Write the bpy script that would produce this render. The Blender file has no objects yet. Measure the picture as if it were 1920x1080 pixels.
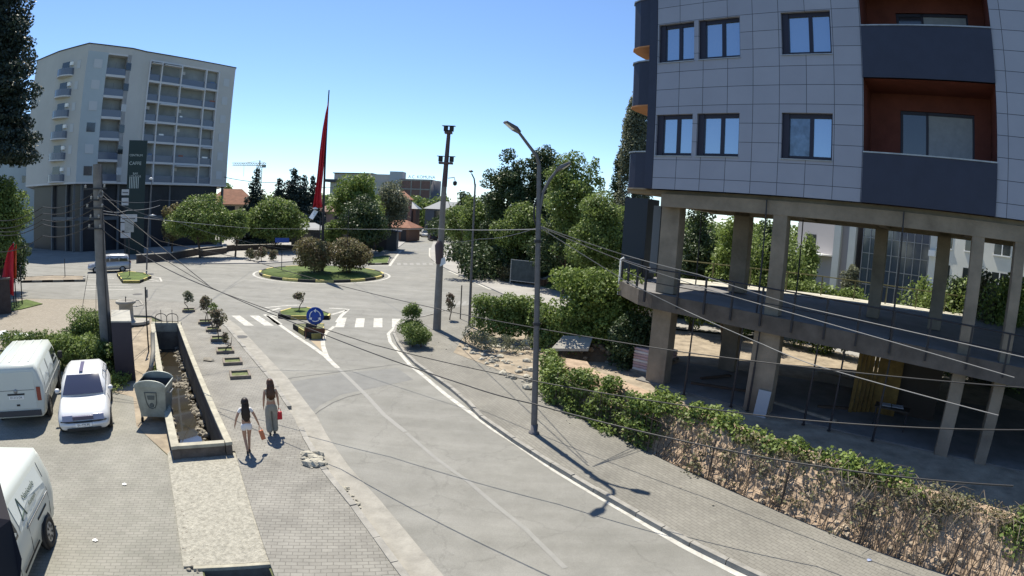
import bpy, math, random, mathutils
import numpy as np
from mathutils import Vector, Matrix
from mathutils.geometry import tessellate_polygon
R = math.radians
rng = np.random.default_rng(7)
random.seed(7)
C = bpy.context.scene.collection
sc = bpy.context.scene
# ---------------------------------------------------------------- camera (a wide surveillance lens with barrel distortion)
FPX, NL, PITCH, ROLL, CAMH = 1040.0, 0.10, 0.132, 0.060, 6.7
cam = bpy.data.cameras.new('camera'); camo = bpy.data.objects.new('camera', cam); C.objects.link(camo)
cam.type = 'PANO'; cam.sensor_width = 36.0; cam.sensor_fit = 'HORIZONTAL'; cam.lens = 19.5
cam.clip_start = 0.05; cam.clip_end = 4000
f_mm = FPX * 36.0 / 1920.0
cc = cam
cc.panorama_type = 'FISHEYE_LENS_POLYNOMIAL'
cc.fisheye_fov = R(180)
cc.fisheye_polynomial_k0 = 0.0
cc.fisheye_polynomial_k1 = -1.0 / f_mm
cc.fisheye_polynomial_k2 = 0.0
cc.fisheye_polynomial_k3 = (NL ** 2 / 3) / f_mm ** 3
cc.fisheye_polynomial_k4 = 0.0
cr_, sr_, cp_, sp_ = math.cos(ROLL), math.sin(ROLL), math.cos(PITCH), math.sin(PITCH)
M = Matrix(((cr_, -sr_, 0, 0), (sr_ * sp_, cr_ * sp_, -cp_, 0), (sr_ * cp_, cr_ * cp_, sp_, CAMH), (0, 0, 0, 1)))
camo.matrix_world = M
sc.camera = camo
# ---------------------------------------------------------------- sky, sun, exposure
SUN_EL, SUN_AZ = 62.0, -32.0          # azimuth from +Y towards +X
w = bpy.data.worlds.new('World'); sc.world = w; w.use_nodes = True
nt = w.node_tree; nt.nodes.clear()
sky = nt.nodes.new('ShaderNodeTexSky'); sky.sky_type = 'NISHITA'; sky.sun_disc = False
sky.sun_elevation = R(SUN_EL); sky.sun_rotation = R(SUN_AZ)
sky.air_density = 0.9; sky.dust_density = 0.0; sky.ozone_density = 6.0; sky.altitude = 300
bg = nt.nodes.new('ShaderNodeBackground'); bg.inputs[1].default_value = 0.118
out = nt.nodes.new('ShaderNodeOutputWorld')
nt.links.new(sky.outputs[0], bg.inputs[0]); nt.links.new(bg.outputs[0], out.inputs[0])
sl = bpy.data.lights.new('sun', 'SUN'); sl.energy = 4.9; sl.angle = R(0.5); sl.color = (1.0, 0.93, 0.80)
so = bpy.data.objects.new('sun', sl); C.objects.link(so)
SD = Vector((math.sin(R(SUN_AZ)) * math.cos(R(SUN_EL)), math.cos(R(SUN_AZ)) * math.cos(R(SUN_EL)), math.sin(R(SUN_EL))))
so.rotation_euler = SD.to_track_quat('Z', 'Y').to_euler(); so.location = (0, 0, 60)
sc.view_settings.view_transform = 'Standard'; sc.view_settings.look = 'None'
sc.view_settings.exposure = 0.70; sc.view_settings.gamma = 1.0
sc.cycles.max_bounces = 6; sc.cycles.transparent_max_bounces = 8

# ---------------------------------------------------------------- surveying: photo pixel -> point of the place
def ray(px, py):
    x, y = px - 960.0, py - 540.0
    r = math.hypot(x, y) + 1e-9
    th = math.atan(NL * r / FPX) / NL
    v = Vector((math.sin(th) * x / r, -math.sin(th) * y / r, -math.cos(th)))
    return M.to_3x3() @ v
def G(px, py, z=0.0):
    d = ray(px, py); t = (z - CAMH) / d.z
    return Vector((t * d.x, t * d.y, z))
def at_r(px, py, r):                     # a point at horizontal range r
    d = ray(px, py); t = r / math.hypot(d.x, d.y)
    return Vector((t * d.x, t * d.y, CAMH + t * d.z))
def rng_of(px, py, z=0.0):
    g = G(px, py, z); return math.hypot(g.x, g.y)
def az_xy(px, py, r):
    p = at_r(px, py, r); return (p.x, p.y)
def hz(px, py, r):
    return at_r(px, py, r).z

# ---------------------------------------------------------------- materials
MATS = {}
def mat(name, col, rough=0.8, metal=0.0, nscale=0.0, namt=0.0, bump=0.0, bscale=None, spec=0.3, col2=None, coords='Object', emit=None):
    if name in MATS: return MATS[name]
    m = bpy.data.materials.new(name); m.use_nodes = True; t = m.node_tree; b = t.nodes['Principled BSDF']
    b.inputs['Base Color'].default_value = (*col, 1); b.inputs['Roughness'].default_value = rough
    b.inputs['Metallic'].default_value = metal; b.inputs['Specular IOR Level'].default_value = spec
    if nscale:
        tc = t.nodes.new('ShaderNodeTexCoord'); n = t.nodes.new('ShaderNodeTexNoise'); n.inputs['Scale'].default_value = nscale
        n.inputs['Detail'].default_value = 6; n.inputs['Roughness'].default_value = 0.65
        t.links.new(tc.outputs[coords], n.inputs['Vector'])
        rp = t.nodes.new('ShaderNodeValToRGB'); rp.color_ramp.elements[0].position = 0.3; rp.color_ramp.elements[1].position = 0.72
        c2 = col2 if col2 else tuple(min(1, c * (1 + namt)) for c in col)
        c1 = tuple(c * (1 - namt) for c in col) if not col2 else col
        rp.color_ramp.elements[0].color = (*c1, 1); rp.color_ramp.elements[1].color = (*c2, 1)
        t.links.new(n.outputs[0], rp.inputs[0]); t.links.new(rp.outputs[0], b.inputs['Base Color'])
        if bump:
            bn = t.nodes.new('ShaderNodeBump'); bn.inputs['Strength'].default_value = bump; bn.inputs['Distance'].default_value = 0.03
            n2 = t.nodes.new('ShaderNodeTexNoise'); n2.inputs['Scale'].default_value = bscale or nscale * 3; n2.inputs['Detail'].default_value = 5
            t.links.new(tc.outputs[coords], n2.inputs['Vector'])
            t.links.new(n2.outputs[0], bn.inputs['Height']); t.links.new(bn.outputs[0], b.inputs['Normal'])
    if emit:
        b.inputs['Emission Color'].default_value = (*emit, 1); b.inputs['Emission Strength'].default_value = 1
    MATS[name] = m; return m
def brickmat(name, c1, c2, mortar, bw, bh, ms=0.01, rot=0.0, offset=0.5, rough=0.85, bump=0.3, blotch=0.25, bscale=0.35, coords='Object', rx=0.0, vertical=False, bias=0.0, metal=0.0, dirt=None):
    m = bpy.data.materials.new(name); m.use_nodes = True; t = m.node_tree; b = t.nodes['Principled BSDF']
    b.inputs['Roughness'].default_value = rough; b.inputs['Specular IOR Level'].default_value = 0.3; b.inputs['Metallic'].default_value = metal
    tc = t.nodes.new('ShaderNodeTexCoord'); mp = t.nodes.new('ShaderNodeMapping')
    mp.inputs['Rotation'].default_value = (rx, 0, rot)
    t.links.new(tc.outputs[coords], mp.inputs[0])
    vec = mp.outputs[0]
    if vertical:                      # use (x, z) as the brick plane
        sp = t.nodes.new('ShaderNodeSeparateXYZ'); cb = t.nodes.new('ShaderNodeCombineXYZ')
        t.links.new(vec, sp.inputs[0]); t.links.new(sp.outputs[0], cb.inputs[0]); t.links.new(sp.outputs[2], cb.inputs[1]); vec = cb.outputs[0]
    # small wobble so the joints are not ruled lines
    nz = t.nodes.new('ShaderNodeTexNoise'); nz.inputs['Scale'].default_value = 2.2
    t.links.new(tc.outputs[coords], nz.inputs['Vector'])
    va = t.nodes.new('ShaderNodeVectorMath'); va.operation = 'MULTIPLY_ADD'
    wob = 0.0 if vertical else 0.05
    va.inputs[1].default_value = (wob, wob, 0)
    t.links.new(nz.outputs[1], va.inputs[0]); t.links.new(vec, va.inputs[2])
    br = t.nodes.new('ShaderNodeTexBrick'); br.offset = offset; br.squash = 1
    br.inputs['Scale'].default_value = 1; br.inputs['Brick Width'].default_value = bw; br.inputs['Row Height'].default_value = bh
    br.inputs['Mortar Size'].default_value = ms; br.inputs['Mortar Smooth'].default_value = 0.2; br.inputs['Bias'].default_value = bias
    br.inputs['Color1'].default_value = (*c1, 1); br.inputs['Color2'].default_value = (*c2, 1); br.inputs['Mortar'].default_value = (*mortar, 1)
    t.links.new(va.outputs[0], br.inputs['Vector'])
    n = t.nodes.new('ShaderNodeTexNoise'); n.inputs['Scale'].default_value = bscale; n.inputs['Detail'].default_value = 7; n.inputs['Roughness'].default_value = 0.7
    t.links.new(tc.outputs[coords], n.inputs['Vector'])
    rp = t.nodes.new('ShaderNodeValToRGB'); rp.color_ramp.elements[0].position = 0.32; rp.color_ramp.elements[1].position = 0.68
    d1 = dirt or (1 - blotch,) * 3
    rp.color_ramp.elements[0].color = (*d1, 1); rp.color_ramp.elements[1].color = (1 + 0 * blotch, 1, 1, 1)
    t.links.new(n.outputs[0], rp.inputs[0])
    mx = t.nodes.new('ShaderNodeMix'); mx.data_type = 'RGBA'; mx.blend_type = 'MULTIPLY'; mx.inputs[0].default_value = 1
    t.links.new(br.outputs[0], mx.inputs[6]); t.links.new(rp.outputs[0], mx.inputs[7]); t.links.new(mx.outputs[2], b.inputs['Base Color'])
    if bump:
        bn = t.nodes.new('ShaderNodeBump'); bn.inputs['Strength'].default_value = bump; bn.inputs['Distance'].default_value = 0.01; bn.invert = True
        t.links.new(br.outputs[1], bn.inputs['Height']); t.links.new(bn.outputs[0], b.inputs['Normal'])
    MATS[name] = m; return m
def leafmat(name, ca, cb, cd=None, trans=0.35):
    if name in MATS: return MATS[name]
    m = bpy.data.materials.new(name); m.use_nodes = True; t = m.node_tree; b = t.nodes['Principled BSDF']
    g = t.nodes.new('ShaderNodeNewGeometry'); rp = t.nodes.new('ShaderNodeValToRGB')
    rp.color_ramp.elements[0].color = (*ca, 1); rp.color_ramp.elements[1].color = (*cb, 1)
    if cd: e = rp.color_ramp.elements.new(0.9); e.color = (*cd, 1); rp.color_ramp.elements[1].position = 0.8
    tc = t.nodes.new('ShaderNodeTexCoord'); n = t.nodes.new('ShaderNodeTexNoise'); n.inputs['Scale'].default_value = 0.9; n.inputs['Detail'].default_value = 3
    t.links.new(tc.outputs['Object'], n.inputs['Vector'])
    ad = t.nodes.new('ShaderNodeMath'); ad.operation = 'MULTIPLY_ADD'; ad.inputs[1].default_value = 0.55
    sb = t.nodes.new('ShaderNodeMath'); sb.operation = 'MULTIPLY_ADD'; sb.inputs[1].default_value = 1.6; sb.inputs[2].default_value = -0.55
    t.links.new(n.outputs[0], sb.inputs[0]); t.links.new(g.outputs['Random Per Island'], ad.inputs[0]); t.links.new(sb.outputs[0], ad.inputs[2])
    t.links.new(ad.outputs[0], rp.inputs[0]); t.links.new(rp.outputs[0], b.inputs['Base Color'])
    b.inputs['Roughness'].default_value = 0.55; b.inputs['Specular IOR Level'].default_value = 0.35
    tr = t.nodes.new('ShaderNodeBsdfTranslucent'); t.links.new(rp.outputs[0], tr.inputs[0])
    ms = t.nodes.new('ShaderNodeMixShader'); ms.inputs[0].default_value = trans
    o = t.nodes['Material Output']; t.links.new(b.outputs[0], ms.inputs[1]); t.links.new(tr.outputs[0], ms.inputs[2]); t.links.new(ms.outputs[0], o.inputs[0])
    MATS[name] = m; return m

# ---------------------------------------------------------------- mesh builder and tagging
class MB:
    def __init__(s): s.v = []; s.f = []; s.m = []; s.sm = []
    def add(s, vs, fs, mi=0, smooth=False):
        o = len(s.v); s.v += [tuple(p) for p in vs]; s.f += [tuple(i + o for i in f) for f in fs]; s.m += [mi] * len(fs); s.sm += [smooth] * len(fs); return s
    def box(s, x0, x1, y0, y1, z0, z1, mi=0, T=None):
        vs = [Vector((x, y, z)) for z in (z0, z1) for x, y in ((x0, y0), (x1, y0), (x1, y1), (x0, y1))]
        if T is not None: vs = [T @ p for p in vs]
        return s.add(vs, [(0, 3, 2, 1), (4, 5, 6, 7), (0, 1, 5, 4), (1, 2, 6, 5), (2, 3, 7, 6), (3, 0, 4, 7)], mi)
    def prism(s, poly, z0, z1, mi=0, side=None, holes=()):
        rings = [list(poly)] + [list(h) for h in holes]
        flat = [p for r in rings for p in r]
        tris = tessellate_polygon([[Vector((p[0], p[1], 0)) for p in r] for r in rings])
        n = len(flat)
        def orient(t, up):
            a, b_, c = (flat[i] for i in t); cr = (b_[0] - a[0]) * (c[1] - a[1]) - (b_[1] - a[1]) * (c[0] - a[0])
            return tuple(t) if (cr > 0) == up else tuple(reversed(t))
        s.add([(p[0], p[1], z1) for p in flat], [orient(t, True) for t in tris], mi)
        if z0 is not None:
            s.add([(p[0], p[1], z0) for p in flat], [orient(t, False) for t in tris], mi)
            k = 0
            for r in rings:
                m_ = len(r)
                s.add([(p[0], p[1], z0) for p in r] + [(p[0], p[1], z1) for p in r], [(i, (i + 1) % m_, m_ + (i + 1) % m_, m_ + i) for i in range(m_)], mi if side is None else side)
        return s
    def tube(s, pts, r, n=8, mi=0, smooth=True, cap=True):
        pts = [Vector(p) for p in pts]; k = len(pts)
        rs = list(r) if hasattr(r, '__len__') else [r] * k
        vs = []; up = Vector((0, 0, 1)); prev = None
        for i, p in enumerate(pts):
            d = (pts[min(i + 1, k - 1)] - pts[max(i - 1, 0)]).normalized()
            if prev is None:
                a = d.cross(up if abs(d.z) < 0.95 else Vector((0, 1, 0))).normalized()
            else:
                a = (prev - d * prev.dot(d)).normalized()
            prev = a; b_ = d.cross(a)
            vs += [p + (a * math.cos(2 * math.pi * j / n) + b_ * math.sin(2 * math.pi * j / n)) * rs[i] for j in range(n)]
        fs = [(i * n + j, i * n + (j + 1) % n, (i + 1) * n + (j + 1) % n, (i + 1) * n + j) for i in range(k - 1) for j in range(n)]
        s.add(vs, fs, mi, smooth)
        if cap: s.add(vs[:n], [tuple(range(n))], mi); s.add(vs[-n:], [tuple(reversed(range(n)))], mi)
        return s
    def lathe(s, prof, c=(0, 0, 0), n=20, mi=0, smooth=True, T=None):
        vs = [Vector((c[0] + r * math.cos(2 * math.pi * j / n), c[1] + r * math.sin(2 * math.pi * j / n), c[2] + z)) for r, z in prof for j in range(n)]
        if T is not None: vs = [T @ p for p in vs]
        k = len(prof)
        fs = [(i * n + j, i * n + (j + 1) % n, (i + 1) * n + (j + 1) % n, (i + 1) * n + j) for i in range(k - 1) for j in range(n)]
        if prof[0][0] > 1e-4: fs.append(tuple(reversed(range(n))))
        if prof[-1][0] > 1e-4: fs.append(tuple((k - 1) * n + j for j in range(n)))
        return s.add(vs, fs, mi, smooth)
    def quad(s, a, b, c, d, mi=0): return s.add([a, b, c, d], [(0, 1, 2, 3)], mi)
    def plate(s, pts, t, mi=0):               # a thick plate: polygon pts in 3D, thickness vector t
        n = len(pts); pts = [Vector(p) for p in pts]; t = Vector(t)
        vs = pts + [p + t for p in pts]
        return s.add(vs, [tuple(range(n)), tuple(reversed(range(n, 2 * n)))] + [(i, (i + 1) % n, n + (i + 1) % n, n + i) for i in range(n)], mi)
    def rock(s, c, r, mi=0, seed=0):
        rg = np.random.default_rng(seed); vs = []
        t = (1 + 5 ** .5) / 2
        base = [(-1, t, 0), (1, t, 0), (-1, -t, 0), (1, -t, 0), (0, -1, t), (0, 1, t), (0, -1, -t), (0, 1, -t), (t, 0, -1), (t, 0, 1), (-t, 0, -1), (-t, 0, 1)]
        fs = [(0, 11, 5), (0, 5, 1), (0, 1, 7), (0, 7, 10), (0, 10, 11), (1, 5, 9), (5, 11, 4), (11, 10, 2), (10, 7, 6), (7, 1, 8), (3, 9, 4), (3, 4, 2), (3, 2, 6), (3, 6, 8), (3, 8, 9), (4, 9, 5), (2, 4, 11), (6, 2, 10), (8, 6, 7), (9, 8, 1)]
        for b_ in base:
            k = rg.uniform(.7, 1.2) / 1.9
            vs.append((c[0] + b_[0] * r[0] * k, c[1] + b_[1] * r[1] * k, c[2] + b_[2] * r[2] * k))
        return s.add(vs, fs, mi)
    def build(s, name, mats, parent=None, world=False, bevel=0.0):
        me = bpy.data.meshes.new(name)
        if not isinstance(mats, (list, tuple)): mats = [mats]
        vs = s.v
        if world and parent is not None:
            inv = mw(parent).inverted(); vs = [tuple(inv @ Vector(p)) for p in vs]
        me.from_pydata(vs, [], s.f)
        for m_ in mats: me.materials.append(m_)
        me.polygons.foreach_set('material_index', s.m); me.polygons.foreach_set('use_smooth', s.sm)
        me.update()
        o = bpy.data.objects.new(name, me); C.objects.link(o)
        if parent is not None: o.parent = parent
        if bevel:
            b_ = o.modifiers.new('bevel', 'BEVEL'); b_.width = bevel; b_.segments = 2; b_.limit_method = 'ANGLE'; b_.angle_limit = R(40)
        return o
def mw(o):
    m_ = Matrix.LocRotScale(o.location, o.rotation_euler, o.scale)
    return mw(o.parent) @ m_ if o.parent else m_
def tag(o, label=None, cat=None, group=None, kind=None):
    if label: o['label'] = label
    if cat: o['category'] = cat
    if group: o['group'] = group
    if kind: o['kind'] = kind
    return o
def thing(name, label, cat, loc=(0, 0, 0), rz=0.0, group=None):
    o = bpy.data.objects.new(name, None); C.objects.link(o); o.empty_display_size = 0.2
    o.location = loc; o.rotation_euler = (0, 0, rz)
    return tag(o, label, cat, group)
def struct(name, mb, m, label=None, **k):
    o = mb.build(name, m, **k); o['kind'] = 'structure'
    if label: o['label'] = label
    return o
def dup(o, parent=None, loc=None, rz=None, label=None):
    c = o.copy(); C.objects.link(c)
    if parent is not None: c.parent = parent
    if loc is not None: c.location = loc
    if rz is not None: c.rotation_euler = (0, 0, rz)
    if label: c['label'] = label
    for ch in list(o.children): dup(ch, c)
    return c
def text(name, body, size, parent, T, m, extrude=0.005, align='CENTER'):
    cu = bpy.data.curves.new(name, 'FONT'); cu.body = body; cu.size = size; cu.extrude = extrude; cu.align_x = align; cu.align_y = 'CENTER'
    tmp = bpy.data.objects.new('tmp', cu); C.objects.link(tmp); dg = bpy.context.evaluated_depsgraph_get(); dg.update()
    me = bpy.data.meshes.new_from_object(tmp.evaluated_get(dg)); bpy.data.objects.remove(tmp); me.materials.clear(); me.materials.append(m); me.name = name
    o = bpy.data.objects.new(name, me); C.objects.link(o); o.parent = parent; o.matrix_local = T
    return o
def frame_T(origin, xdir, zdir=(0, 0, 1)):    # text plane: x along xdir, y along zdir
    x = Vector(xdir).normalized(); y = Vector(zdir).normalized(); z = x.cross(y)
    return Matrix(((x.x, y.x, z.x, origin[0]), (x.y, y.y, z.y, origin[1]), (x.z, y.z, z.z, origin[2]), (0, 0, 0, 1)))

# ---------------------------------------------------------------- foliage
def leaves(name, clumps, leaf, dens, m, parent=None, seed=1, aspect=0.75, up=0.25, shell=0.55, kind=None, zmin=None):
    """clumps: (cx,cy,cz,rx,ry,rz) in the parent's frame. dens = leaf area per clump surface area."""
    rg = np.random.default_rng(seed); P = []
    for c in clumps:
        rx, ry, rz = c[3:6]
        area = 4 * math.pi * ((rx * ry) ** 1.6 / 3 + (rx * rz) ** 1.6 / 3 + (ry * rz) ** 1.6 / 3) ** (1 / 1.6)
        n = max(6, int(area * dens / (leaf * leaf * aspect)))
        d = rg.normal(size=(n, 3)); d /= np.linalg.norm(d, axis=1)[:, None]
        k = shell + (1.08 - shell) * rg.random(n) ** 0.6
        k += rg.normal(size=n) * 0.05
        p = np.array(c[:3]) + d * k[:, None] * np.array([rx, ry, rz])
        P.append(np.concatenate([p, d], 1))
    P = np.concatenate(P); 
    if zmin is not None: P = P[P[:, 2] > zmin]
    n = len(P); c = P[:, :3]; nr = P[:, 3:] * 0.55 + rg.normal(size=(n, 3)) * 0.6; nr[:, 2] += up
    nr /= np.linalg.norm(nr, axis=1)[:, None]
    a = np.cross(nr, rg.normal(size=(n, 3))); a /= np.linalg.norm(a, axis=1)[:, None]; b = np.cross(nr, a)
    L = (leaf * rg.uniform(.6, 1.35, n) / 2)[:, None]; W = L * aspect
    V = np.empty((n, 4, 3)); V[:, 0] = c - a * L; V[:, 1] = c - b * W + a * L * 0.1; V[:, 2] = c + a * L; V[:, 3] = c + b * W + a * L * 0.1
    V[:, 1] += nr * L * 0.18; V[:, 3] += nr * L * 0.18
    me = bpy.data.meshes.new(name); me.vertices.add(n * 4); me.vertices.foreach_set('co', V.ravel())
    me.loops.add(n * 4); me.loops.foreach_set('vertex_index', np.arange(n * 4)); me.polygons.add(n)
    me.polygons.foreach_set('loop_start', np.arange(0, n * 4, 4)); me.polygons.foreach_set('loop_total', np.full(n, 4))
    me.materials.append(m); me.update(); me.validate()
    o = bpy.data.objects.new(name, me); C.objects.link(o)
    if parent is not None: o.parent = parent
    if kind: o['kind'] = kind
    return o
def round_clumps(H0, H1, rad, seed, n=26, cx=0, cy=0, squash=1.0, lump=0.36, top=0.45):
    rg = np.random.default_rng(seed); h = (H1 - H0) / 2; cz = (H0 + H1) / 2
    out_ = [(cx, cy, cz, rad * .62, rad * .62, h * .66)]; n = int(n * 1.5)
    for i in range(n):
        d = rg.normal(size=3); d /= np.linalg.norm(d); k = rg.uniform(.35, .82)
        wz = 1 - 0.35 * max(0, d[2]) * top
        lr = rad * lump * rg.uniform(.7, 1.3)
        out_.append((cx + d[0] * k * rad * wz, cy + d[1] * k * rad * wz, cz + d[2] * h * k, lr, lr, max(lr * 0.75, h * lump * .42) * squash))
    return out_
def cone_clumps(H0, H1, rad, seed, layers=9, droop=0.12, per=6, pw=0.85):
    rg = np.random.default_rng(seed); out_ = []
    for i in range(layers):
        t = i / (layers - 1); z = H0 + (H1 - H0) * t; rr = rad * ((1 - t) ** pw) + rad * 0.06
        k = max(2, int(per * (1 - t) + 2)); out_.append((0, 0, z, rr * .55, rr * .55, (H1 - H0) / layers * .8))
        for j in range(k):
            a = 2 * math.pi * (j + rg.random()) / k; q = rr * rg.uniform(.35, .8)
            s_ = max(rr * 0.40, rad * .12)
            out_.append((math.cos(a) * q, math.sin(a) * q, z - droop * q + rg.normal() * .1, s_ * 1.1, s_ * 1.1, (H1 - H0) / layers * .62))
    return out_
BARK = None
def trunk_mb(H, r, seed, limbs=5, spread=1.0, Hc=None):
    rg = np.random.default_rng(seed); mb = MB(); Hc = Hc or H * 1.5
    bx, by = rg.normal(size=2) * 0.15
    mb.tube([(0, 0, -.05), (bx * .3, by * .3, H * .5), (bx, by, H), (bx * 1.2, by, Hc)], [r * 1.25, r, r * .8, r * .25], 8)
    for i in range(limbs):
        a = 2 * math.pi * (i + rg.random() * .5) / limbs; z = H * rg.uniform(.75, 1.15); q = spread * rg.uniform(.6, 1)
        mb.tube([(bx, by, z), (math.cos(a) * q * .5, math.sin(a) * q * .5, z + q * .55), (math.cos(a) * q, math.sin(a) * q, z + q * 1.0)], [r * .5, r * .3, r * .1], 6)
    return mb
def tree(name, label, x, y, H, rad, trunk, m, leaf, seed, style='round', cat='tree', group=None, dens=0.8, n=26, squash=1.0, lump=.36, droop=.12, per=6, layers=9, pw=.85, tr=None, z=0.0, up=.25):
    t = thing(name, label, cat, (x, y, z), 0, group)
    tr = tr or max(.06, H * .018)
    if style == 'round':
        cl = round_clumps(trunk, H, rad, seed, n, squash=squash, lump=lump); trunk_mb(trunk * 1.05, tr, seed, 6, rad * .6, H * .75).build('trunk', BARK, t)
    elif style == 'cone':
        cl = cone_clumps(trunk, H, rad, seed, layers=layers, droop=droop, per=per, pw=pw); MB().tube([(0, 0, 0), (0, 0, H * .5), (0, 0, H * .97)], [tr * 1.2, tr * .7, .02], 8).build('trunk', BARK, t)
    elif style == 'column':
        rg = np.random.default_rng(seed); cl = []
        for i in range(n):
            k = rg.random(); z_ = trunk + (H - trunk) * k; rr = rad * (math.sin(math.pi * min(1, (k * .85 + .15))) ** .6) * .75
            a = rg.uniform(0, 6.28); q = rr * rg.uniform(.2, .85)
            cl.append((math.cos(a) * q, math.sin(a) * q, z_, rad * .33, rad * .33, (H - trunk) * .09))
        MB().tube([(0, 0, 0), (0, 0, H * .5), (0, 0, H * .92)], [tr, tr * .6, .02], 8).build('trunk', BARK, t)
    leaves('crown', cl, leaf, dens * (1.7 if style == 'cone' else 1.3), m, t, seed + 50, up=up)
    return t
BARK = mat('bark', (.09, .065, .045), .9, nscale=6, namt=.4, bump=.5)
A_ = lambda n, c, **k: mat(n, c, **k)
CONC = mat('concrete', (.30, .285, .25), .85, nscale=1.5, namt=.22, bump=.3, bscale=14)
CONC2 = mat('concrete_raw', (.22, .185, .14), .9, nscale=.9, namt=.3, bump=.3, bscale=10)
METAL_G = mat('galvanised', (.30, .31, .32), .45, metal=.6, nscale=3, namt=.2)
METAL_D = mat('dark_metal', (.035, .035, .04), .5, metal=.3)
WHITEP = mat('white_paint', (.80, .80, .77), .6)
RUBBER = mat('rubber', (.02, .02, .02), .7)
GLASSD = mat('dark_glass', (.02, .025, .03), .08, spec=.8)
PLASTIC = mat('black_plastic', (.025, .025, .027), .5)
CARWHITE = mat('car_white', (.62, .63, .64), .25, spec=.5)
VANWHITE = mat('van_white', (.54, .57, .53), .3, spec=.5)
WIRE = mat('wire', (.03, .03, .032), .5)
WIREL = mat('wire_light', (.20, .20, .20), .5)
RUST = mat('rust', (.12, .05, .03), .8)
GRASS = mat('grass', (.075, .11, .025), .9, nscale=1.2, namt=.5, bump=.8, bscale=30)
YEL = mat('kerb_yellow', (.55, .46, .16), .7, nscale=4, namt=.2)
BLK = mat('kerb_black', (.03, .03, .03), .7)
PAINT = mat('road_paint', (.43, .42, .38), .8, nscale=3.5, namt=.32)
PAINTW = mat('road_paint_worn', (.25, .246, .228), .8, nscale=4, namt=.06)
L1 = leafmat('leaf_mid', (.042, .075, .016), (.15, .215, .045), (.22, .29, .08))
L2 = leafmat('leaf_bright', (.055, .095, .016), (.15, .225, .040), (.22, .29, .07))
L3 = leafmat('leaf_dark', (.024, .044, .018), (.08, .12, .042), trans=.2)
L4 = leafmat('leaf_red', (.09, .045, .03), (.27, .15, .10), (.19, .19, .08))
L5 = leafmat('leaf_dry', (.09, .065, .04), (.24, .18, .11), (.16, .17, .08), trans=.25)
L6 = leafmat('leaf_pink', (.14, .07, .07), (.45, .25, .25), (.16, .18, .09))
L7 = leafmat('leaf_grey', (.05, .065, .035), (.16, .18, .10), (.22, .23, .15))
L8 = leafmat('leaf_conifer_blue', (.012, .024, .018), (.035, .055, .040), trans=.15)

# ---------------------------------------------------------------- asphalt
def asphalt():
    m = bpy.data.materials.new('asphalt'); m.use_nodes = True; t = m.node_tree; b = t.nodes['Principled BSDF']
    tc = t.nodes.new('ShaderNodeTexCoord')
    def nz(s, d=6, rough=.6):
        n = t.nodes.new('ShaderNodeTexNoise'); n.inputs['Scale'].default_value = s; n.inputs['Detail'].default_value = d; n.inputs['Roughness'].default_value = rough
        t.links.new(tc.outputs['Object'], n.inputs[0]); return n
    def rp(n, p0, p1, c0, c1):
        r = t.nodes.new('ShaderNodeValToRGB'); r.color_ramp.elements[0].position = p0; r.color_ramp.elements[1].position = p1
        r.color_ramp.elements[0].color = (*c0, 1); r.color_ramp.elements[1].color = (*c1, 1); t.links.new(n.outputs[0], r.inputs[0]); return r
    a = rp(nz(.18, 8), .3, .7, (.195, .192, .175), (.25, .245, .222))
    c = rp(nz(.9, 8, .72), .3, .6, (.80, .80, .79), (1, 1, 1)); d = rp(nz(45, 3), .2, .7, (.82, .82, .82), (1.1, 1.1, 1.1))
    e = rp(nz(.55, 8, .8), .60, .72, (1, 1, 1), (.78, .775, .76))
    # tyre-polished streaks along the lane: noise stretched along the road
    mp = t.nodes.new('ShaderNodeMapping'); mp.inputs['Rotation'].default_value = (0, 0, R(-50)); mp.inputs['Scale'].default_value = (.05, 1.1, 1)
    t.links.new(tc.outputs['Object'], mp.inputs[0]); ns = nz(1.0, 5); t.links.new(mp.outputs[0], ns.inputs[0])
    g = rp(ns, .35, .65, (.88, .88, .87), (1.05, 1.05, 1.05))
    # fine dark cracks
    vo = t.nodes.new('ShaderNodeTexVoronoi'); vo.feature = 'DISTANCE_TO_EDGE'; vo.inputs['Scale'].default_value = .33
    nd = nz(1.5, 5); va = t.nodes.new('ShaderNodeVectorMath'); va.operation = 'MULTIPLY_ADD'; va.inputs[1].default_value = (1.1, 1.1, 0)
    t.links.new(nd.outputs[1], va.inputs[0]); t.links.new(tc.outputs['Object'], va.inputs[2]); t.links.new(va.outputs[0], vo.inputs[0])
    k = t.nodes.new('ShaderNodeValToRGB'); k.color_ramp.elements[0].position = 0.0; k.color_ramp.elements[1].position = .010
    k.color_ramp.elements[0].color = (.86, .86, .86, 1); k.color_ramp.elements[1].color = (1, 1, 1, 1); t.links.new(vo.outputs[0], k.inputs[0])
    prev = a
    for q in (c, d, e, g, k):
        mx = t.nodes.new('ShaderNodeMix'); mx.data_type = 'RGBA'; mx.blend_type = 'MULTIPLY'; mx.inputs[0].default_value = 1
        t.links.new(prev.outputs[2 if prev.bl_idname == 'ShaderNodeMix' else 0], mx.inputs[6]); t.links.new(q.outputs[0], mx.inputs[7]); prev = mx
    t.links.new(prev.outputs[2], b.inputs['Base Color']); b.inputs['Roughness'].default_value = .8; b.inputs['Specular IOR Level'].default_value = .25
    bn = t.nodes.new('ShaderNodeBump'); bn.inputs['Strength'].default_value = .25; bn.inputs['Distance'].default_value = .01
    n3 = nz(90, 2); t.links.new(n3.outputs[0], bn.inputs['Height']); t.links.new(bn.outputs[0], b.inputs['Normal'])
    return m
ASPH = asphalt()
ang = lambda p, q: math.atan2(G(*q).y - G(*p).y, G(*q).x - G(*p).x)
rowA = ang((120, 950), (320, 950))
PAVE_P = brickmat('parking_pavers', (.245, .24, .205), (.28, .27, .235), (.185, .18, .155), .22, .105, .009, rot=-rowA, blotch=.32, bscale=.55)
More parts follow.
